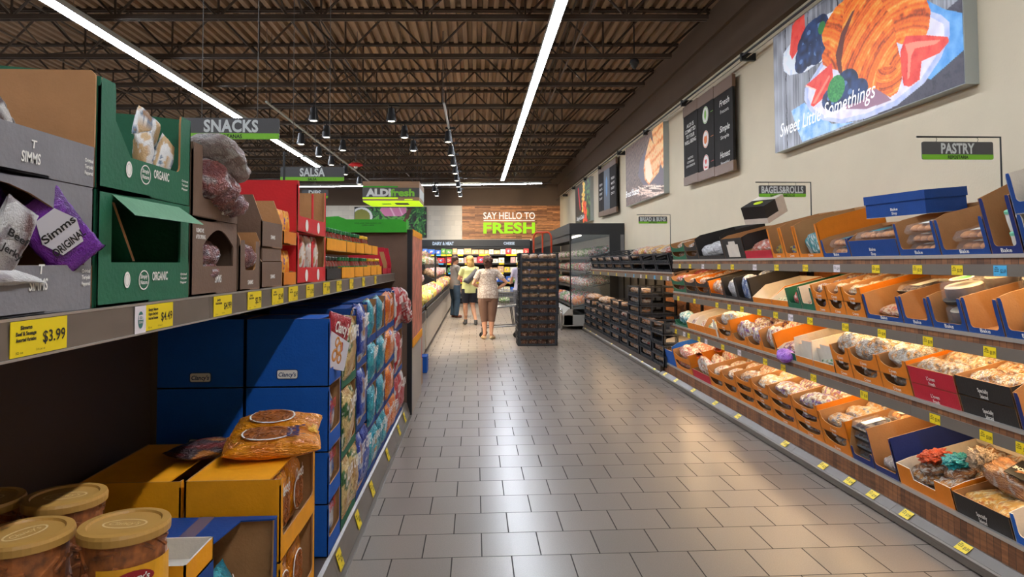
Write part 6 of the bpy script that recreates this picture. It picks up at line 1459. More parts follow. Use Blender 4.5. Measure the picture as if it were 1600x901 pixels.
# produce picture on the back wall
pr = Print(-4.70, -1.92, 2.55, 3.715, .02); KB = lambda L_: [(lambda p: (p.x, p.z))(at(540+x/4.21, 270+y/4.21, Y=YB)) for x, y in L_]
pr.col[:] = tri([(20, 22, 18), (44, 40, 34), (30, 34, 26)], pr.n1.ravel()).reshape(pr.col.shape)
for k in range(220):
    a, b_ = rs.uniform(-4.2, -2.0), rs.uniform(2.6, 3.7); th = rs.uniform(0, 3)
    pr.put((np.abs((pr.A-a)*math.sin(th)-(pr.B-b_)*math.cos(th)) < .025) & (np.hypot(pr.A-a, pr.B-b_) < .2), [(50, 110, 50), (90, 160, 70), (30, 70, 40)][k % 3])
pr.poly(KB([(225, 245), (240, 228), (400, 228), (400, 262), (370, 285), (260, 285)]), (214, 130, 170)); pr.poly(KB([(290, 228), (300, 228), (330, 285), (318, 285)]), (240, 190, 214)); pr.poly(KB([(350, 228), (356, 228), (380, 275), (372, 280)]), (240, 190, 214))
pr.disc(*KB([(108, 290)])[0], .42, .38, (226, 228, 226)); pr.disc(*KB([(108, 290)])[0], .33, .3, (130, 130, 50)); pr.poly(KB([(410, 240), (440, 235), (400, 330), (430, 410), (410, 410), (380, 330)]), (90, 50, 36))
t = thing('wall_picture', lab('dark picture of greens and pink produce on the back wall'), 'picture')
MB().box(-4.72, YB-.08, 2.53, -1.90, YB-.002, 3.73).build('light_box', M_dark, t); obj('print', pr.mesh(YB-.082, False, M_print2, 'Y'), t)
# chalk boards in threes
M_chalk = mat('chalk_board', (40, 37, 34), rough=.7, spec=.12, nscale=3, namt=.25); M_bfr = mat('board_ends', (112, 84, 62), rough=.5)
M_chw = mat('chalk_white', (226, 222, 214), rough=.7)
def boards(y0, y1, zb, zt, cols, label, kind):
    t = thing('wall_board', lab(label), 'sign', T(XP, y0, zb)); n = 3; w = (y1-y0)/n; h = zt-zb
    for k in range(n):
        a = (n-1-k)*w       # first board is the farthest
        g = k*.012-.012
        p = MB().box(0, a+.012, .06, .03, a+w-.012, h-.06).build('board', cols[k], t)
        b = MB(); b.box(-.006, a+.006, -g, .04, a+w-.006, .13-g); b.box(-.006, a+.006, h-.16-g, .04, a+w-.006, h-g); b.build('end_plank', M_bfr, p)
        m = a+w/2
        if kind == 'wellbeing':
            b = MB()
            if k == 0:
                for i, s in enumerate(['ALDI IS', 'COMMITTED', 'TO YOUR', 'WELL-BEING']): words(b, s, FACE_L(-.003, m, h*.72-i*.085), .06, [.34, .5, .4, .54][i], bold=.02)
                for i, s in enumerate(['NUESTRO', 'COMPROMISO', 'CON SU BIENESTAR']): words(b, s, FACE_L(-.003, m, h*.32-i*.06), .035, [.25, .34, .42][i])
                b.build('chalk_lettering', M_chw, p)
            elif k == 1:
                for i, c in enumerate([(120, 180, 70), (226, 120, 50), (216, 80, 70)]):
                    zc = h*(.74-.28*i); e = MB()
                    e.lathe([(0, 0), (.125, 0), (.125, .002), (0, .002)], 24); e.v = [(-z-.001, x+m, y*1.0+zc) for x, y, z in e.v]; e.build('round_icon', M_chw, p)
                    e = MB(); R_ = .12
                    for q in range(24):
                        u0, u1 = q/24*6.283, (q+1)/24*6.283
                        e.add([(-.004, m+R_*math.cos(u0), zc+R_*math.sin(u0)), (-.004, m+R_*math.cos(u1), zc+R_*math.sin(u1)), (-.004, m+.11*math.cos(u1), zc+.11*math.sin(u1)), (-.004, m+.11*math.cos(u0), zc+.11*math.sin(u0))], [(0, 1, 2, 3)])
                    sh = [[(0, -.08), (.045, -.02), (.04, .04), (0, .085), (-.04, .04), (-.045, -.02)], [(0, -.07), (.055, -.05), (.065, .01), (.04, .05), (0, .04), (-.04, .05), (-.065, .01), (-.055, -.05)], [(0, -.02), (.04, .02), (.04, .055), (.015, .06), (0, .04), (-.015, .06), (-.04, .055), (-.04, .02)]][i]
                    e.prism(sh, (-.004, m, zc), (0, 1, 0), (0, 0, 1), (-.001, 0, 0))
                    if i == 2: e.prism([(-.06, -.07), (.05, -.07), (.07, -.02), (.05, -.035), (-.02, -.05), (-.06, -.04)], (-.004, m, zc), (0, 1, 0), (0, 0, 1), (-.001, 0, 0))
                    e.build('icon_drawing', mat('icon_%d' % i, c), p)
                    e = MB(); e.box(-.003, a+.03, zc-.003, -.002, a+.14, zc+.003); e.build('icon_rule', mat('icon_%d' % i, None), p)
            else:
                for i, (s, s2) in enumerate([('Fresh', 'Frescura'), ('Simple', 'Simple'), ('Honest', 'Honestidad')]):
                    zc = h*(.74-.28*i); words(b, s, FACE_L(-.003, m-.05, zc-.02), .085, .36, shear=.2, bold=.015); words(b, s2, FACE_L(-.003, m-.05, zc-.12), .05, .3)
                b.build('chalk_lettering', M_chw, p)
        else:
            b = MB()
            if k == 1: b.prism([(.0, -.2), (.1, -.1), (.12, .2), (0, .32), (-.12, .2), (-.1, -.1)], (-.003, m, h*.5), (0, 1, 0), (0, 0, 1), (-.001, 0, 0)); b.build('blue_flame', mat('flame_blue', (90, 140, 190)), p)
            else:
                for i in range(4): words(b, ['FRESH', 'MEATS', 'EVERY', 'DAY'][i], FACE_L(-.003, m, h*.62-i*.12), .06, .4, bold=.02)
                b.build('chalk_lettering', M_chw, p)
boards(8.50, 10.58, 2.69, 3.93, [M_chalk]*3, 'three chalk boards about well-being between the croissant and bread pictures', 'wellbeing')
boards(15.75, 18.05, 2.70, 4.0, [M_chalk, mat('slate_blue', (64, 78, 92), rough=.5), M_chalk], 'three grey-blue chalk boards between the bread and vegetable pictures', 'x')
t = thing('picture_rail', lab('thin black picture rail along the top of the right wall'), 'rail', T(3.24, -5, 4.0))
MB().tube([(0, 0, 0), (0, 32, 0)], .014, 8).build('rail', M_black, t); MB().tube([(.03, 0, -.04), (.03, 32, -.04)], .006, 6).build('lower_rod', M_chrome, t)
for k in range(13):
    b = MB(); b.box(-.02, k*2.4+1.0, -.06, .17, k*2.4+1.05, .03); b.build('bracket', M_black, t)
# lettering on the walnut wall
t = thing('wall_lettering', lab('SAY HELLO TO FRESH lettering on the walnut back wall'), 'sign', T(1.365, YB-.012, 0))
b = MB(); words(b, 'SAY HELLO TO', FACE_CAM(0, 0, 3.26), .275, 2.06, bold=.02); b.box(-1.02, -.002, 3.18, 1.02, .002, 3.205); b.build('white_lettering', mat('lit_white', (240, 232, 220), emit=.4), t)
b = MB(); V_, F_, wd = text_mesh('FRESH', .05)
words(b, 'FRESH', FACE_CAM(0, -.03, 2.70), .42, 2.06, bold=.055, spacing=1.06); b.build('green_lettering', mat('lit_lime', (150, 214, 10), emit=.45), t)
# back wall white tile joints are left to the paint; hanging box sign
M_lime = mat('lime_panel', (176, 224, 16), emit=.7); M_sgn = mat('box_dark', (72, 74, 76), rough=.5); M_oak = mat('box_oak', (150, 122, 96), rough=.6, nscale=8, namt=.15, aniso=(.3, 1, 6))
Yq = 15.0; X0q, X1q = -2.445, -1.215; Z1 = 3.30; Zb = 2.855; hh = Z1-Zb
t = thing('hanging_box_sign', lab('hanging oak and grey box sign reading ALDIfresh with lime underside'), 'sign', T(X0q, Yq, Zb)); W = X1q-X0q; D = 1.35
MB().box(0, .01, .02, W, D, hh).build('box_body', M_oak, t)
MB().box(0, 0, hh*.22, W, .01, hh*.68).build('dark_band', M_sgn, t); MB().box(W, .08, hh*.22, W+.004, D-.05, hh*.68).build('side_band', M_lgrey, t)
MB().box(0, -.002, hh*.70, W*.62, .01, hh*.76).build('green_stripe', bd('lime'), t)
MB().box(0, -.004, hh*.14, W*.62, .01, hh*.20).build('lime_stripe', M_lime, t); MB().box(W*.74, -.004, hh*.08, W*.88, .01, hh*.12).build('lime_dash', M_lime, t)
MB().box(.01, .02, 0, W-.01, D-.01, .02).build('lime_underside', M_lime, t)
MB().box(.35, .5, -.004, .55, .7, 0).build('dark_slot', M_black, t); MB().box(.65, .35, -.004, .95, .8, 0).build('dark_slot', M_black, t)
b = MB(); words(b, 'ALDI', FACE_CAM(W*.28, -.003, hh*.28), hh*.35, .54, bold=.08); b.build('white_lettering', M_slet, t)
b = MB(); words(b, 'fresh', FACE_CAM(W*.70, -.003, hh*.28), hh*.35, .53, bold=.06); b.build('green_lettering', M_ink_g, t)
for xx, yy in ((.05, .05), (W-.05, .05), (.05, D-.05), (W-.05, D-.05), (W*.3, .3), (W*.62, .3)):
    b = MB(); b.tube([(xx, yy, hh), (xx, yy, 2.2)], .004, 5); b.build('hanging_cable', M_wire, t)
# ---- track lights
M_lens = mat('spot_lens', (255, 246, 226), emit=8)
def spot_proto():
    t = thing('track_spotlight', '', 'spotlight')
    MB().box(-.05, -.02, -.02, .12, .02, .02).build('adapter', M_black, t)
    b = MB(); b.tube([(0, 0, -.02), (0, 0, -.09)], .012, 6); b.build('stem', M_black, t)
    b = MB(); b.lathe([(0, .15), (.045, .15), (.055, .08), (.072, -.02), (.075, -.05), (.062, -.05), (.06, -.03), (0, -.03)], 18, 0, (0, 0, -.20)); h = b.build('lamp_head', M_black, t, smooth=False)
    MB().lathe([(0, -.246), (.05, -.246), (.05, -.249), (0, -.25)], 16).build('lens', M_lens, h)
    return t
sp = spot_proto(); first = [True]
def spotlight(M, label, group):
    if first[0]: first[0] = False; sp.matrix_basis = M; tag(sp, label, 'spotlight', group); return sp
    return copy_tree(sp, M, label, group)
ZT = 3.9
def track(p0, p1, label):
    t = thing('light_track', lab(label), 'track', T(0, 0, 0)); b = MB(); b.tube([p0, p1], .018, 6); b.build('track_rail', M_black if abs(p0[0]-p1[0]) > .5 else M_lgrey, t)
    n = 4
    for k in range(n+1):
        q = Vector(p0).lerp(Vector(p1), k/n); b = MB(); b.tube([(q.x, q.y, q.z), (q.x, q.y, 5.0)], .004, 5); b.build('hanging_cable', M_wire, t)
track((-3.08, 10.2, ZT), (-3.08, 20.2, ZT), 'pale light track running back along the left of the spotlights')
track((-.46, 10.2, ZT), (-.46, 22.6, ZT), 'light track running back just left of the aisle strip light')
for i, Y in enumerate((10.3, 11.72, 13.1)): track((-3.05, Y+.05, ZT), (-.48, Y-.08, ZT), '%s dark cross track from the camera, between the long tracks' % ORD[i+1])
k = 0
def add_spot(x, Y, rz, where, light=None):
    global k
    spotlight(T(x, Y, ZT) @ Rz(rz), lab('black track spotlight, %s' % where), 'track spotlights'); k += 1
    if light:
        d = bpy.data.lights.new('spot_beam', 'SPOT'); d.energy = light[0]*SPOT_W; d.spot_size = math.radians(62); d.spot_blend = .6; d.color = (1, .86, .66); d.shadow_soft_size = .06
        o = bpy.data.objects.new('spot_beam', d); C.objects.link(o); p = Vector((x, Y, ZT-.30)); tg = Vector(light[1]); o.location = p; o.rotation_euler = (tg-p).to_track_quat('-Z', 'Y').to_euler()
for i, Y in enumerate((10.35, 11.7, 13.05)):
    for j, x in enumerate(((-2.42, -1.26), (-2.52, -1.2), (-2.5, -1.17))[i]):
        add_spot(x, Y, .3, '%s on the %s cross track' % (['left', 'right'][j], ORD[i+1]), (330, (x+.2, Y+1.2, .8)))
for i, Y in enumerate((12.4, 13.8, 15.0, 16.6, 18.6, 19.8)): add_spot(-3.12, Y, 3.4, '%s along the left long track' % ORD[i+1], (330, (-1.6, Y+.6, .8)) if i % 2 else None)
for i, Y in enumerate((12.1, 13.6, 15.0, 16.4, 17.8, 19.2, 20.6, 22.0)): add_spot(-.47, Y, .1*i, '%s along the right long track' % ORD[i+1], (420, ((-.1, Y, 0) if i % 2 else (-1.3, Y+.3, .9)))) 
track((-1.22, 20.3, ZT), (-1.2, 22.2, ZT), 'short light track near the back wall')
for i, Y in enumerate((20.5, 21.8)): add_spot(-1.21, Y, 0, '%s on the short track near the back wall' % ['nearer', 'farther'][i], (420, (1.5, 26.9, 1.2+2.0*i)))
# small ceiling devices
P = at(991, 96, Z=4.33); t = thing('dome_camera', lab('small black dome camera under a joist near the right wall'), 'camera', T(P.x, P.y, 4.35))
MB().lathe([(0, 0), (.06, 0), (.07, -.05), (.05, -.05), (.045, -.09), (.02, -.12), (0, -.125)], 18).build('dome', M_dark, t, smooth=True)
b = MB(); b.tube([(0, 0, 0), (0, 0, .6)], .01, 6); b.build('drop_rod', M_black, t)
P = at(556, 258, Z=3.75); t = thing('smoke_detector', lab('red round detector hanging on a rod above the ALDIfresh sign'), 'detector', T(P.x, P.y, 3.75))
b = MB(); b.lathe([(0, .05), (.10, .05), (.16, .01), (.16, -.01), (.08, -.03), (0, -.03)], 20); b.build('red_cap', bd('red'), t); MB().lathe([(0, -.03), (.05, -.03), (.03, -.07), (0, -.07)], 14).build('white_lamp', M_white, t)
b = MB(); b.tube([(0, 0, .05), (0, 0, 1.3)], .008, 6); b.build('rod', M_black, t)
# ================================================================ people and the shopping cart
def loft(b, secs, n=18, m=0):
    V = [(cx+rx*math.cos(2*math.pi*j/n), cy+ry*math.sin(2*math.pi*j/n), cz) for cx, cy, cz, rx, ry in secs for j in range(n)]; k = len(secs)
    return b.add(V, [(i*n+j, i*n+(j+1) % n, (i+1)*n+(j+1) % n, (i+1)*n+j) for i in range(k-1) for j in range(n)]+[tuple(range(n))[::-1], tuple(range((k-1)*n, k*n))], m)
def fuse(b, name, mtl, parent, voxel=.009, smooth=3, noise_amp=0, nsc=30):
    me = b.mesh(name, mtl); o = bpy.data.objects.new(name, me); pass
    r = o.modifiers.new('r', 'REMESH'); r.mode = 'VOXEL'; r.voxel_size = voxel; r.use_smooth_shade = True
    s = o.modifiers.new('s', 'SMOOTH'); s.iterations = smooth; s.factor = .5
    m2 = evaluated_mesh(o); m2.name = name
    if not m2.materials: m2.materials.append(mtl)
    if noise_amp:
        n_ = len(m2.vertices); co = np.empty(n_*3, np.float32); m2.vertices.foreach_get('co', co); nn_ = np.array([tuple(v.vector) for v in m2.vertex_normals], np.float32).ravel()
        a_ = np.array([noise.noise(Vector(p)*nsc) for p in co.reshape(-1, 3)], np.float32)
        m2.vertices.foreach_set('co', co+nn_*np.repeat(a_, 3)*noise_amp); m2.update()
    return obj(name, m2, parent)
M_skin = mat('skin', (208, 152, 118), rough=.5, nscale=6, namt=.05)
M_eye = mat('eye_white', (230, 226, 220), rough=.3); M_iris = mat('iris', (60, 40, 28), rough=.3); M_lip_ = mat('lips', (176, 96, 84), rough=.5)
def limb(b, pts, rad): b.tube(pts, rad, 12)
def hand(b, wrist, d, palm_n, s=1.0, curl=.5):
    """palm and five separate bent fingers; d = pointing direction, palm_n = palm normal"""
    d = Vector(d).normalized(); n = Vector(palm_n).normalized(); u = d.cross(n).normalized(); w = Vector(wrist)
    for k in range(4):
        o = (k-1.5)*.019*s; b.tube([w+u*o*.6, w+d*.045*s+u*o*.9, w+d*.088*s+u*o], [.014*s, .0135*s, .0105*s], 8)
        L_ = [.068, .078, .074, .058][k]*s; p = w+d*.088*s+u*o; dd = d
        q = [p]
        for j in range(3): dd = (dd+n*curl*(.45+.25*j)).normalized(); q.append(q[-1]+dd*L_/3)
        b.tube(q, [.0095*s, .009*s, .0082*s, .0068*s], 7)
    p = w+d*.03*s-u*.026*s; q = [p, p+(d*.5-u*.9).normalized()*.032*s, p+(d*.5-u*.9).normalized()*.032*s+(d+n*.5*curl).normalized()*.034*s]
    b.tube(q, [.0125*s, .0105*s, .0085*s], 7)
def head(b, c, yaw_=0, s=1.0):
    """skull, jaw, nose, ears; looks along +Y turned by yaw"""
    b2 = MB()
    loft(b2, [(0, .012, -.115, .028, .03), (0, .014, -.10, .045, .05), (0, .008, -.07, .058, .068), (0, 0, -.03, .068, .085), (0, -.004, .02, .074, .094), (0, -.006, .06, .072, .09), (0, -.008, .09, .055, .07), (0, -.008, .108, .028, .036), (0, -.008, .114, .006, .01)], 18)
    b2.ell((0, .095, -.028), (.012, .020, .022), 8, 6); b2.ell((0, .088, -.008), (.009, .012, .028), 8, 6)
    b2.ell((0, .076, -.062), (.024, .014, .007), 8, 5); b2.ell((0, .072, -.096), (.02, .016, .014), 8, 5)
    for sx in (-1, 1): b2.ell((sx*.074, -.008, -.02), (.008, .018, .030), 8, 6); b2.ell((sx*.03, .080, .014), (.022, .012, .008), 8, 5)
    M = T(*c) @ Rz(yaw_) @ Sc(s); b.add(b2.v, b2.f, 0, M); return M
def face(t, M):
    b = MB()
    for sx in (-1, 1): b.ell((sx*.03, .079, -.002), (.013, .008, .007), 8, 6)
    b.v = [tuple(M @ Vector(v)) for v in b.v]; b.build('eyes', M_eye, t, smooth=True)
    b = MB()
    for sx in (-1, 1): b.ell((sx*.03, .0845, -.002), (.006, .004, .006), 8, 6)
    b.v = [tuple(M @ Vector(v)) for v in b.v]; b.build('irises', M_iris, t)
    b = MB(); b.ell((0, .0885, -.063), (.022, .005, .0035), 8, 5); b.ell((0, .087, -.069), (.018, .005, .004), 8, 5); b.v = [tuple(M @ Vector(v)) for v in b.v]; b.build('lips', M_lip_, t)
def person(label, loc, rz, s, hair, top, bottom, arms, legs, shoes, headyaw=0, hipw=.16, belly=.12, sleeve=.55, hem=.74, lean=0, extra=None, hx=0):
    """arms: [(elbow, wrist, hand dir, palm normal)] left then right; legs: [(knee, ankle, toe)]"""
    t = thing('person', lab(label), 'person', T(*loc) @ Rz(rz) @ Sc(s)); b = MB()
    loft(b, [(0, 0, .78, .12, .10), (0, 0, .86, hipw, .115), (0, 0, .96, hipw*.92, .105), (0, .0, 1.05, belly*1.05, .09), (0, 0, 1.18, .145, .098), (0, -.01, 1.29, .15, .09), (0, -.01, 1.345, .10, .07), (0, -.01, 1.375, .05, .05)], 20)
    limb(b, [(0, -.01, 1.34), (0, 0, 1.44)], [.052, .048])
    Mh = head(b, (hx, .01, 1.50), headyaw)
    sh = [(-.165, -.01, 1.31), (.165, -.01, 1.31)]
    for S_, (E_, W_r, hd, pn) in zip(sh, arms):
        limb(b, [(S_[0]*.5, -.01, 1.31), S_, Vector(S_).lerp(Vector(E_), .5), E_, Vector(E_).lerp(Vector(W_r), .35), W_r], [.055, .052, .042, .034, .036, .023]); hand(b, W_r, hd, pn, .95)
    for sx, (Kn, An, To) in zip((-1, 1), legs):
        limb(b, [(sx*.085, 0, .86), (sx*.09, 0, .74), Vector((sx*.09, 0, .7)).lerp(Vector(Kn), .5), Kn, Vector(Kn).lerp(Vector(An), .3), Vector(Kn).lerp(Vector(An), .7), An], [.095, .092, .074, .054, .056, .042, .034])
        limb(b, [An, Vector(An).lerp(Vector(To), .5)-Vector((0, 0, .012)), To], [.038, .034, .024])
    fuse(b, 'body', M_skin, t, .0075); face(t, Mh)
    # top
    b = MB()
    loft(b, [(0, 0, hem, hipw+.022, .135), (0, 0, hem+.10, hipw+.024, .135), (0, .0, .98, max(hipw*.94, belly)+.022, .125), (0, 0, 1.07, belly+.028, .112), (0, 0, 1.18, .165, .115), (0, -.01, 1.28, .17, .108), (0, -.01, 1.345, .115, .085), (0, -.01, 1.372, .068, .062)], 24)
    for S_, (E_, W_r, _, _) in zip(sh, arms):
        e = Vector(S_).lerp(Vector(E_), sleeve/.55*.62) if sleeve < .9 else Vector(E_)
        limb(b, [(S_[0]*.5, -.01, 1.315), S_, e], [.066, .066, .058])
    fuse(b, 'shirt', top, t, .009, 4, .004, 14)
    # bottoms
    b = MB(); bm, zc = bottom
    loft(b, [(0, 0, .74, .13, .115), (0, 0, .82, hipw+.016, .13), (0, 0, .90, hipw+.016, .127), (0, 0, .99, hipw*.95+.01, .115)], 22)
    for sx, (Kn, An, To) in zip((-1, 1), legs):
        K_, A_ = Vector(Kn), Vector(An); P_ = [(sx*.085, 0, .84), (sx*.09, 0, .74), Vector((sx*.09, 0, .7)).lerp(K_, .5)]; R_ = [.108, .108, .095]
        if zc >= K_.z: P_.append(Vector((sx*.09, 0, .74)).lerp(K_, min(1, (.74-zc)/(.74-K_.z)))); R_.append(.09)
        else: P_ += [K_, K_.lerp(A_, (K_.z-zc)/(K_.z-A_.z))]; R_ += [.078, .066 if zc > .1 else .07]
        limb(b, P_, R_)
    fuse(b, 'trousers' if zc < .6 else 'shorts', bm, t, .009, 3, .003, 12)
    for sx, (Kn, An, To) in zip((-1, 1), legs):
        b = MB(); A_, T_ = Vector(An), Vector(To); mtl, hi = shoes
        b.tube([A_-(T_-A_).normalized()*.03-Vector((0, 0, A_.z-.03)), Vector((A_.x, A_.y, .032)), A_.lerp(T_, .6)*1.0-Vector((0, 0, A_.lerp(T_, .6).z-.034)), Vector((T_.x, T_.y, .026))], [.030, .038, .042, .030], 12)
        if hi: b.tube([Vector((A_.x, A_.y, .03)), Vector((A_.x, A_.y, A_.z+.02))], [.042, .045], 12)
        fuse(b, 'shoe', mtl, t, .007, 2)
    # hair
    b = MB(); kind, hm = hair; b2 = MB()
    if kind == 'curly': b2.ell((0, -.025, .035), (.10, .112, .105), 18, 12); b2.ell((0, -.06, -.04), (.085, .06, .075), 14, 10); amp, ns = .022, 26
    elif kind == 'bob': b2.ell((0, -.015, .04), (.088, .108, .09), 18, 12); b2.ell((0, -.045, -.05), (.098, .075, .11), 16, 10); b2.ell((0, -.06, -.10), (.10, .055, .075), 14, 8); amp, ns = .008, 16
    else: b2.ell((0, -.018, .03), (.083, .10, .092), 18, 12); b2.ell((0, -.09, -.03), (.03, .03, .03), 10, 8); b2.tube([(0, -.10, -.03), (0, -.115, -.10), (0, -.10, -.16)], [.02, .024, .012], 8); amp, ns = .004, 20
    b.add(b2.v, b2.f, 0, Mh); fuse(b, 'hair', hm, t, .008, 2, amp, ns)
    return t
def floral():
    m = mat('floral_cloth', (206, 192, 176), rough=.8); nt = m.node_tree; N, L = nt.nodes, nt.links
    tc = N.new('ShaderNodeTexCoord'); v = N.new('ShaderNodeTexVoronoi'); v.inputs['Scale'].default_value = 24; v.feature = 'DISTANCE_TO_EDGE'
    n = N.new('ShaderNodeTexNoise'); n.inputs['Scale'].default_value = 9; n.inputs['Detail'].default_value = 3
    ad = N.new('ShaderNodeMix'); ad.data_type = 'VECTOR'; ad.inputs['Factor'].default_value = .12; L.new(tc.outputs['Object'], ad.inputs['A']); L.new(n.outputs['Color'], ad.inputs['B']); L.new(tc.outputs['Object'], n.inputs['Vector'])
    L.new(ad.outputs['Result'], v.inputs['Vector']); r = N.new('ShaderNodeValToRGB'); e = r.color_ramp.elements
    e[0].position = .03; e[0].color = srgb(166, 146, 132); e[1].position = .14; e[1].color = srgb(206, 192, 176); q = e.new(.09); q.color = srgb(184, 164, 148)
    L.new(v.outputs['Distance'], r.inputs['Fac']); L.new(r.outputs['Color'], N['Principled BSDF'].inputs['Base Color']); return m
STR = [((-.10, 0, .45), (-.09, -.02, .085), (-.10, .12, .03)), ((.10, 0, .45), (.09, -.02, .085), (.11, .12, .03))]
# woman in the floral blouse, back to the camera, one hand on her hip
person('woman with short brown hair, floral blouse and brown capri trousers, hand on hip', (.255, 13.6, .002), .02, 1.01, ('curly', mat('brown_hair', (78, 46, 32), rough=.7, nscale=30, namt=.35)), floral(),
       (mat('brown_cloth', (116, 84, 66), rough=.85, nscale=8, namt=.1), .34),
       [((-.29, -.02, 1.08), (-.16, .16, 1.02), (.4, .9, -.1), (0, -.3, -1)), ((.37, -.04, 1.10), (.20, .03, .99), (-.9, .1, -.25), (0, .5, -.2))],
       [((-.075, 0, .44), (-.062, -.02, .085), (-.11, .10, .03)), ((.075, 0, .44), (.062, -.02, .085), (.13, .09, .03))], (mat('beige_shoe', (186, 156, 116), rough=.6), False), hipw=.185, belly=.155, hem=.80)
# blonde woman walking ahead
t2 = person('blonde woman in a pale yellow top with grey sling bag and dark shorts', (-.135, 16.9, .002), .25, 1.04, ('bob', mat('blonde_hair', (206, 160, 90), rough=.6, nscale=24, namt=.25)), mat('yellow_cloth', (226, 224, 150), rough=.8, nscale=6, namt=.06),
       (mat('navy_cloth', (34, 34, 44), rough=.85), .52),
       [((-.25, .06, 1.07), (-.16, .24, 1.06), (.3, .9, .1), (0, 0, -1)), ((.24, .04, 1.06), (.20, .24, 1.0), (-.2, .9, .1), (0, 0, -1))],
       [((-.09, .05, .45), (-.09, .02, .10), (-.10, .16, .04)), ((.08, .02, .45), (.10, -.20, .10), (.13, -.08, .035))], (mat('grey_sneaker', (96, 96, 98), rough=.6, nscale=20, namt=.4), True), hipw=.165, belly=.14, headyaw=.5)
b = MB(); b.tube([(-.155, -.12, 1.05), (-.10, -.165, 1.02), (.04, -.17, 1.16), (.13, -.13, 1.30)], [.05, .075, .07, .035], 12); b.tube([(.13, -.13, 1.30), (.14, .0, 1.37), (.08, .12, 1.28), (-.10, .14, 1.1), (-.165, .06, 1.0), (-.16, -.1, 1.02)], .012, 8)
fuse(b, 'sling_bag', mat('charcoal_cloth', (84, 82, 86), rough=.8), t2, .009, 3)
# man in grey looking at his phone
t3 = person('man in a grey T-shirt and jeans looking down at his phone', (-.555, 19.15, .002), -1.1, 1.06, ('tied', mat('dark_hair', (64, 42, 30), rough=.6)), mat('grey_cloth', (120, 116, 112), rough=.85, nscale=6, namt=.08),
       (mat('denim', (58, 78, 98), rough=.9, nscale=12, namt=.18), .05),
       [((-.23, .10, 1.07), (-.06, .34, 1.12), (.2, .7, .5), (.8, 0, .3)), ((.24, .08, 1.05), (.09, .32, 1.10), (-.3, .8, .4), (-.6, 0, .6))],
       [((-.10, .02, .45), (-.10, -.02, .085), (-.12, .14, .03)), ((.10, .02, .45), (.10, -.02, .085), (.13, .13, .03))], (mat('brown_sandal', (120, 70, 50), rough=.6), False), hipw=.155, belly=.135, headyaw=.1)
ph = MB().box(-.035, -.004, -.07, .035, .004, .07); o = ph.build('smartphone', M_black, None, T(-.555, 19.15, .002) @ Rz(-1.1) @ Sc(1.06) @ T(.01, .44, 1.19) @ Rx(-.6)); tag(o, lab('dark smartphone held up by the man in grey'), 'phone')
# two more shoppers mostly hidden by the crate tower
person('shopper in a black shirt behind the crate tower, arm reaching into the cooler', (1.50, 14.2, .002), -1.2, 1.0, ('bob', mat('dark_hair2', (56, 40, 32), rough=.6)), mat('black_cloth', (30, 30, 32), rough=.85),
       (mat('denim', None), .05), [((-.16, .22, 1.20), (-.14, .46, 1.13), (0, 1, -.1), (0, 0, -1)), ((.22, .02, 1.04), (.20, .10, .82), (0, .2, -1), (-1, 0, 0))], STR, (mat('grey_sneaker', None), True))
person('shopper in a lilac shirt glimpsed left of the crate tower', (1.11, 16.3, .002), .1, 1.02, ('tied', mat('dark_hair', None)), mat('lilac_cloth', (186, 178, 200), rough=.85),
       (mat('navy_cloth', None), .05), [((-.24, .03, 1.05), (-.22, .2, 1.0), (0, 1, 0), (0, 0, -1)), ((.24, .03, 1.05), (.2, .2, 1.0), (0, 1, 0), (0, 0, -1))], STR, (mat('beige_shoe', None), False))
# ---- shopping cart
M_cart = mat('cart_wire', (112, 112, 114), rough=.35, metal=.8); M_cartr = mat('cart_red', (130, 26, 34), rough=.45)
t = thing('shopping_cart', lab('grey wire shopping cart with red seat flap, before the floral-bloused woman'), 'shopping cart', T(.13, 14.05, .002) @ Rz(-.12))
b = MB(); Lb, Wb = .78, .48     # along local x, handle at x=0
def P4(x, z, f=1): w_ = Wb/2*(1-.18*x/Lb)*f; return [(x, -w_, z), (x, w_, z)]
rim = [P4(0, 1.0), P4(Lb, .93)]; low = [P4(.16, .60), P4(Lb-.06, .66)]
for s in (0, 1):
    for k in range(15):
        f = k/14; a = Vector(rim[0][s]).lerp(Vector(rim[1][s]), f); c = Vector(low[0][s]).lerp(Vector(low[1][s]), f); b.tube([a, c], .0028, 5)
    for k in range(7):
        f = k/6; b.tube([Vector(rim[0][s]).lerp(Vector(low[0][s]), f), Vector(rim[1][s]).lerp(Vector(low[1][s]), f)], .0028 if k else .006, 5)
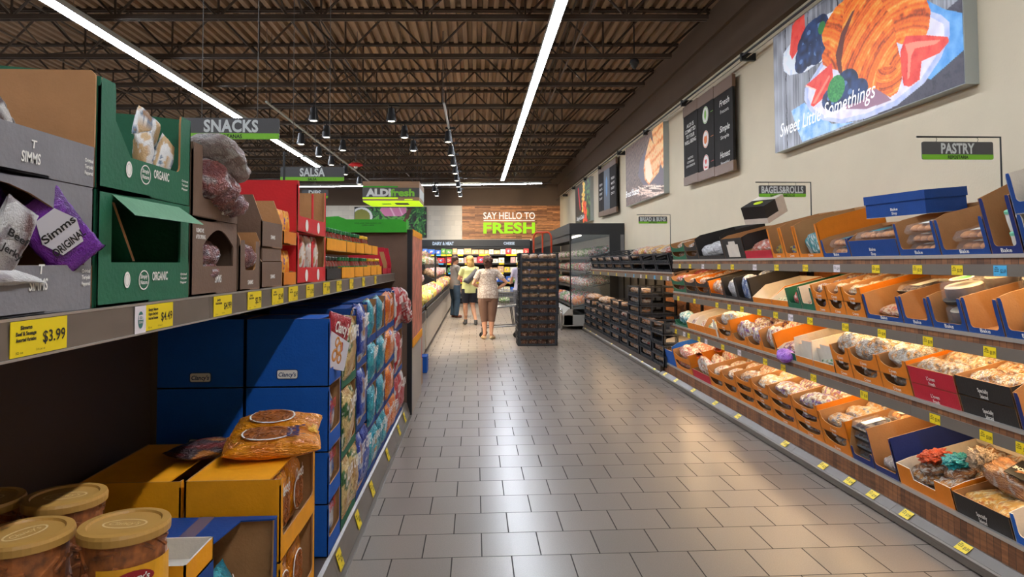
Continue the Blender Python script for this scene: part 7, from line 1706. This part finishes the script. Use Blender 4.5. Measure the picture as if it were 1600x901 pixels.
for k in range(10):
    f = k/9; a = Vector(rim[1][0]).lerp(Vector(rim[1][1]), f); c = Vector(low[1][0]).lerp(Vector(low[1][1]), f); d_ = Vector(low[0][0]).lerp(Vector(low[0][1]), f); b.tube([a, c, d_], .0028, 5)
for k in range(8):
    f = k/7; b.tube([Vector(low[0][0]).lerp(Vector(low[1][0]), f), Vector(low[0][1]).lerp(Vector(low[1][1]), f)], .0028, 5)
b.tube([rim[1][0], rim[1][1]], .006, 6); b.build('basket', M_cart, t)
b = MB()
for s in (-1, 1):
    b.tube([(-.04, s*.24, 1.02), (0, s*.24, .98), (.10, s*.23, .58), (.02, s*.22, .24), (.05, s*.22, .20), (.70, s*.18, .24), (.74, s*.18, .20)], .012, 8)
    b.tube([(.10, s*.23, .58), (.72, s*.19, .64)], .011, 8); b.tube([(.66, s*.18, .24), (.60, s*.19, .62)], .011, 8)
b.tube([(.05, -.22, .20), (.05, .22, .20)], .011, 8); b.tube([(.70, -.18, .24), (.70, .18, .24)], .011, 8); b.build('frame', M_cart, t)
b = MB(); b.tube([(-.05, -.25, 1.03), (-.05, .25, 1.03)], .016, 10); b.build('handle', M_cartr, t)
b = MB(); b.box(.13, -.2, .66, .142, .2, .95); b.build('seat_flap', M_cartr, t)
b = MB(); b.box(.10, -.2, .655, .30, .2, .665); b.build('seat_panel', M_cartr, t)
for x, s in ((.04, -.22), (.04, .22), (.72, -.18), (.72, .18)):
    b = MB(); b.lathe([(.012, -.014), (.055, -.014), (.06, -.008), (.06, .008), (.055, .014), (.012, .014)], 18); b.v = [(x+q[0], s+q[2], .0605+q[1]) for q in b.v]; wq = b.build('wheel', M_black, t)
    b = MB(); b.box(x-.012, s-.024, .06, x+.012, s-.018, .20); b.box(x-.012, s+.018, .06, x+.012, s+.024, .20); b.box(x-.014, s-.024, .19, x+.014, s+.024, .205); b.build('wheel_fork', M_cart, wq)
o = obj('bag_of_greens', bag_var('greens', 2), None, T(.60, 14.02, .735) @ Sc(.24, .3, .14)); tag(o, lab('bag of greens lying in the shopping cart'), 'produce')
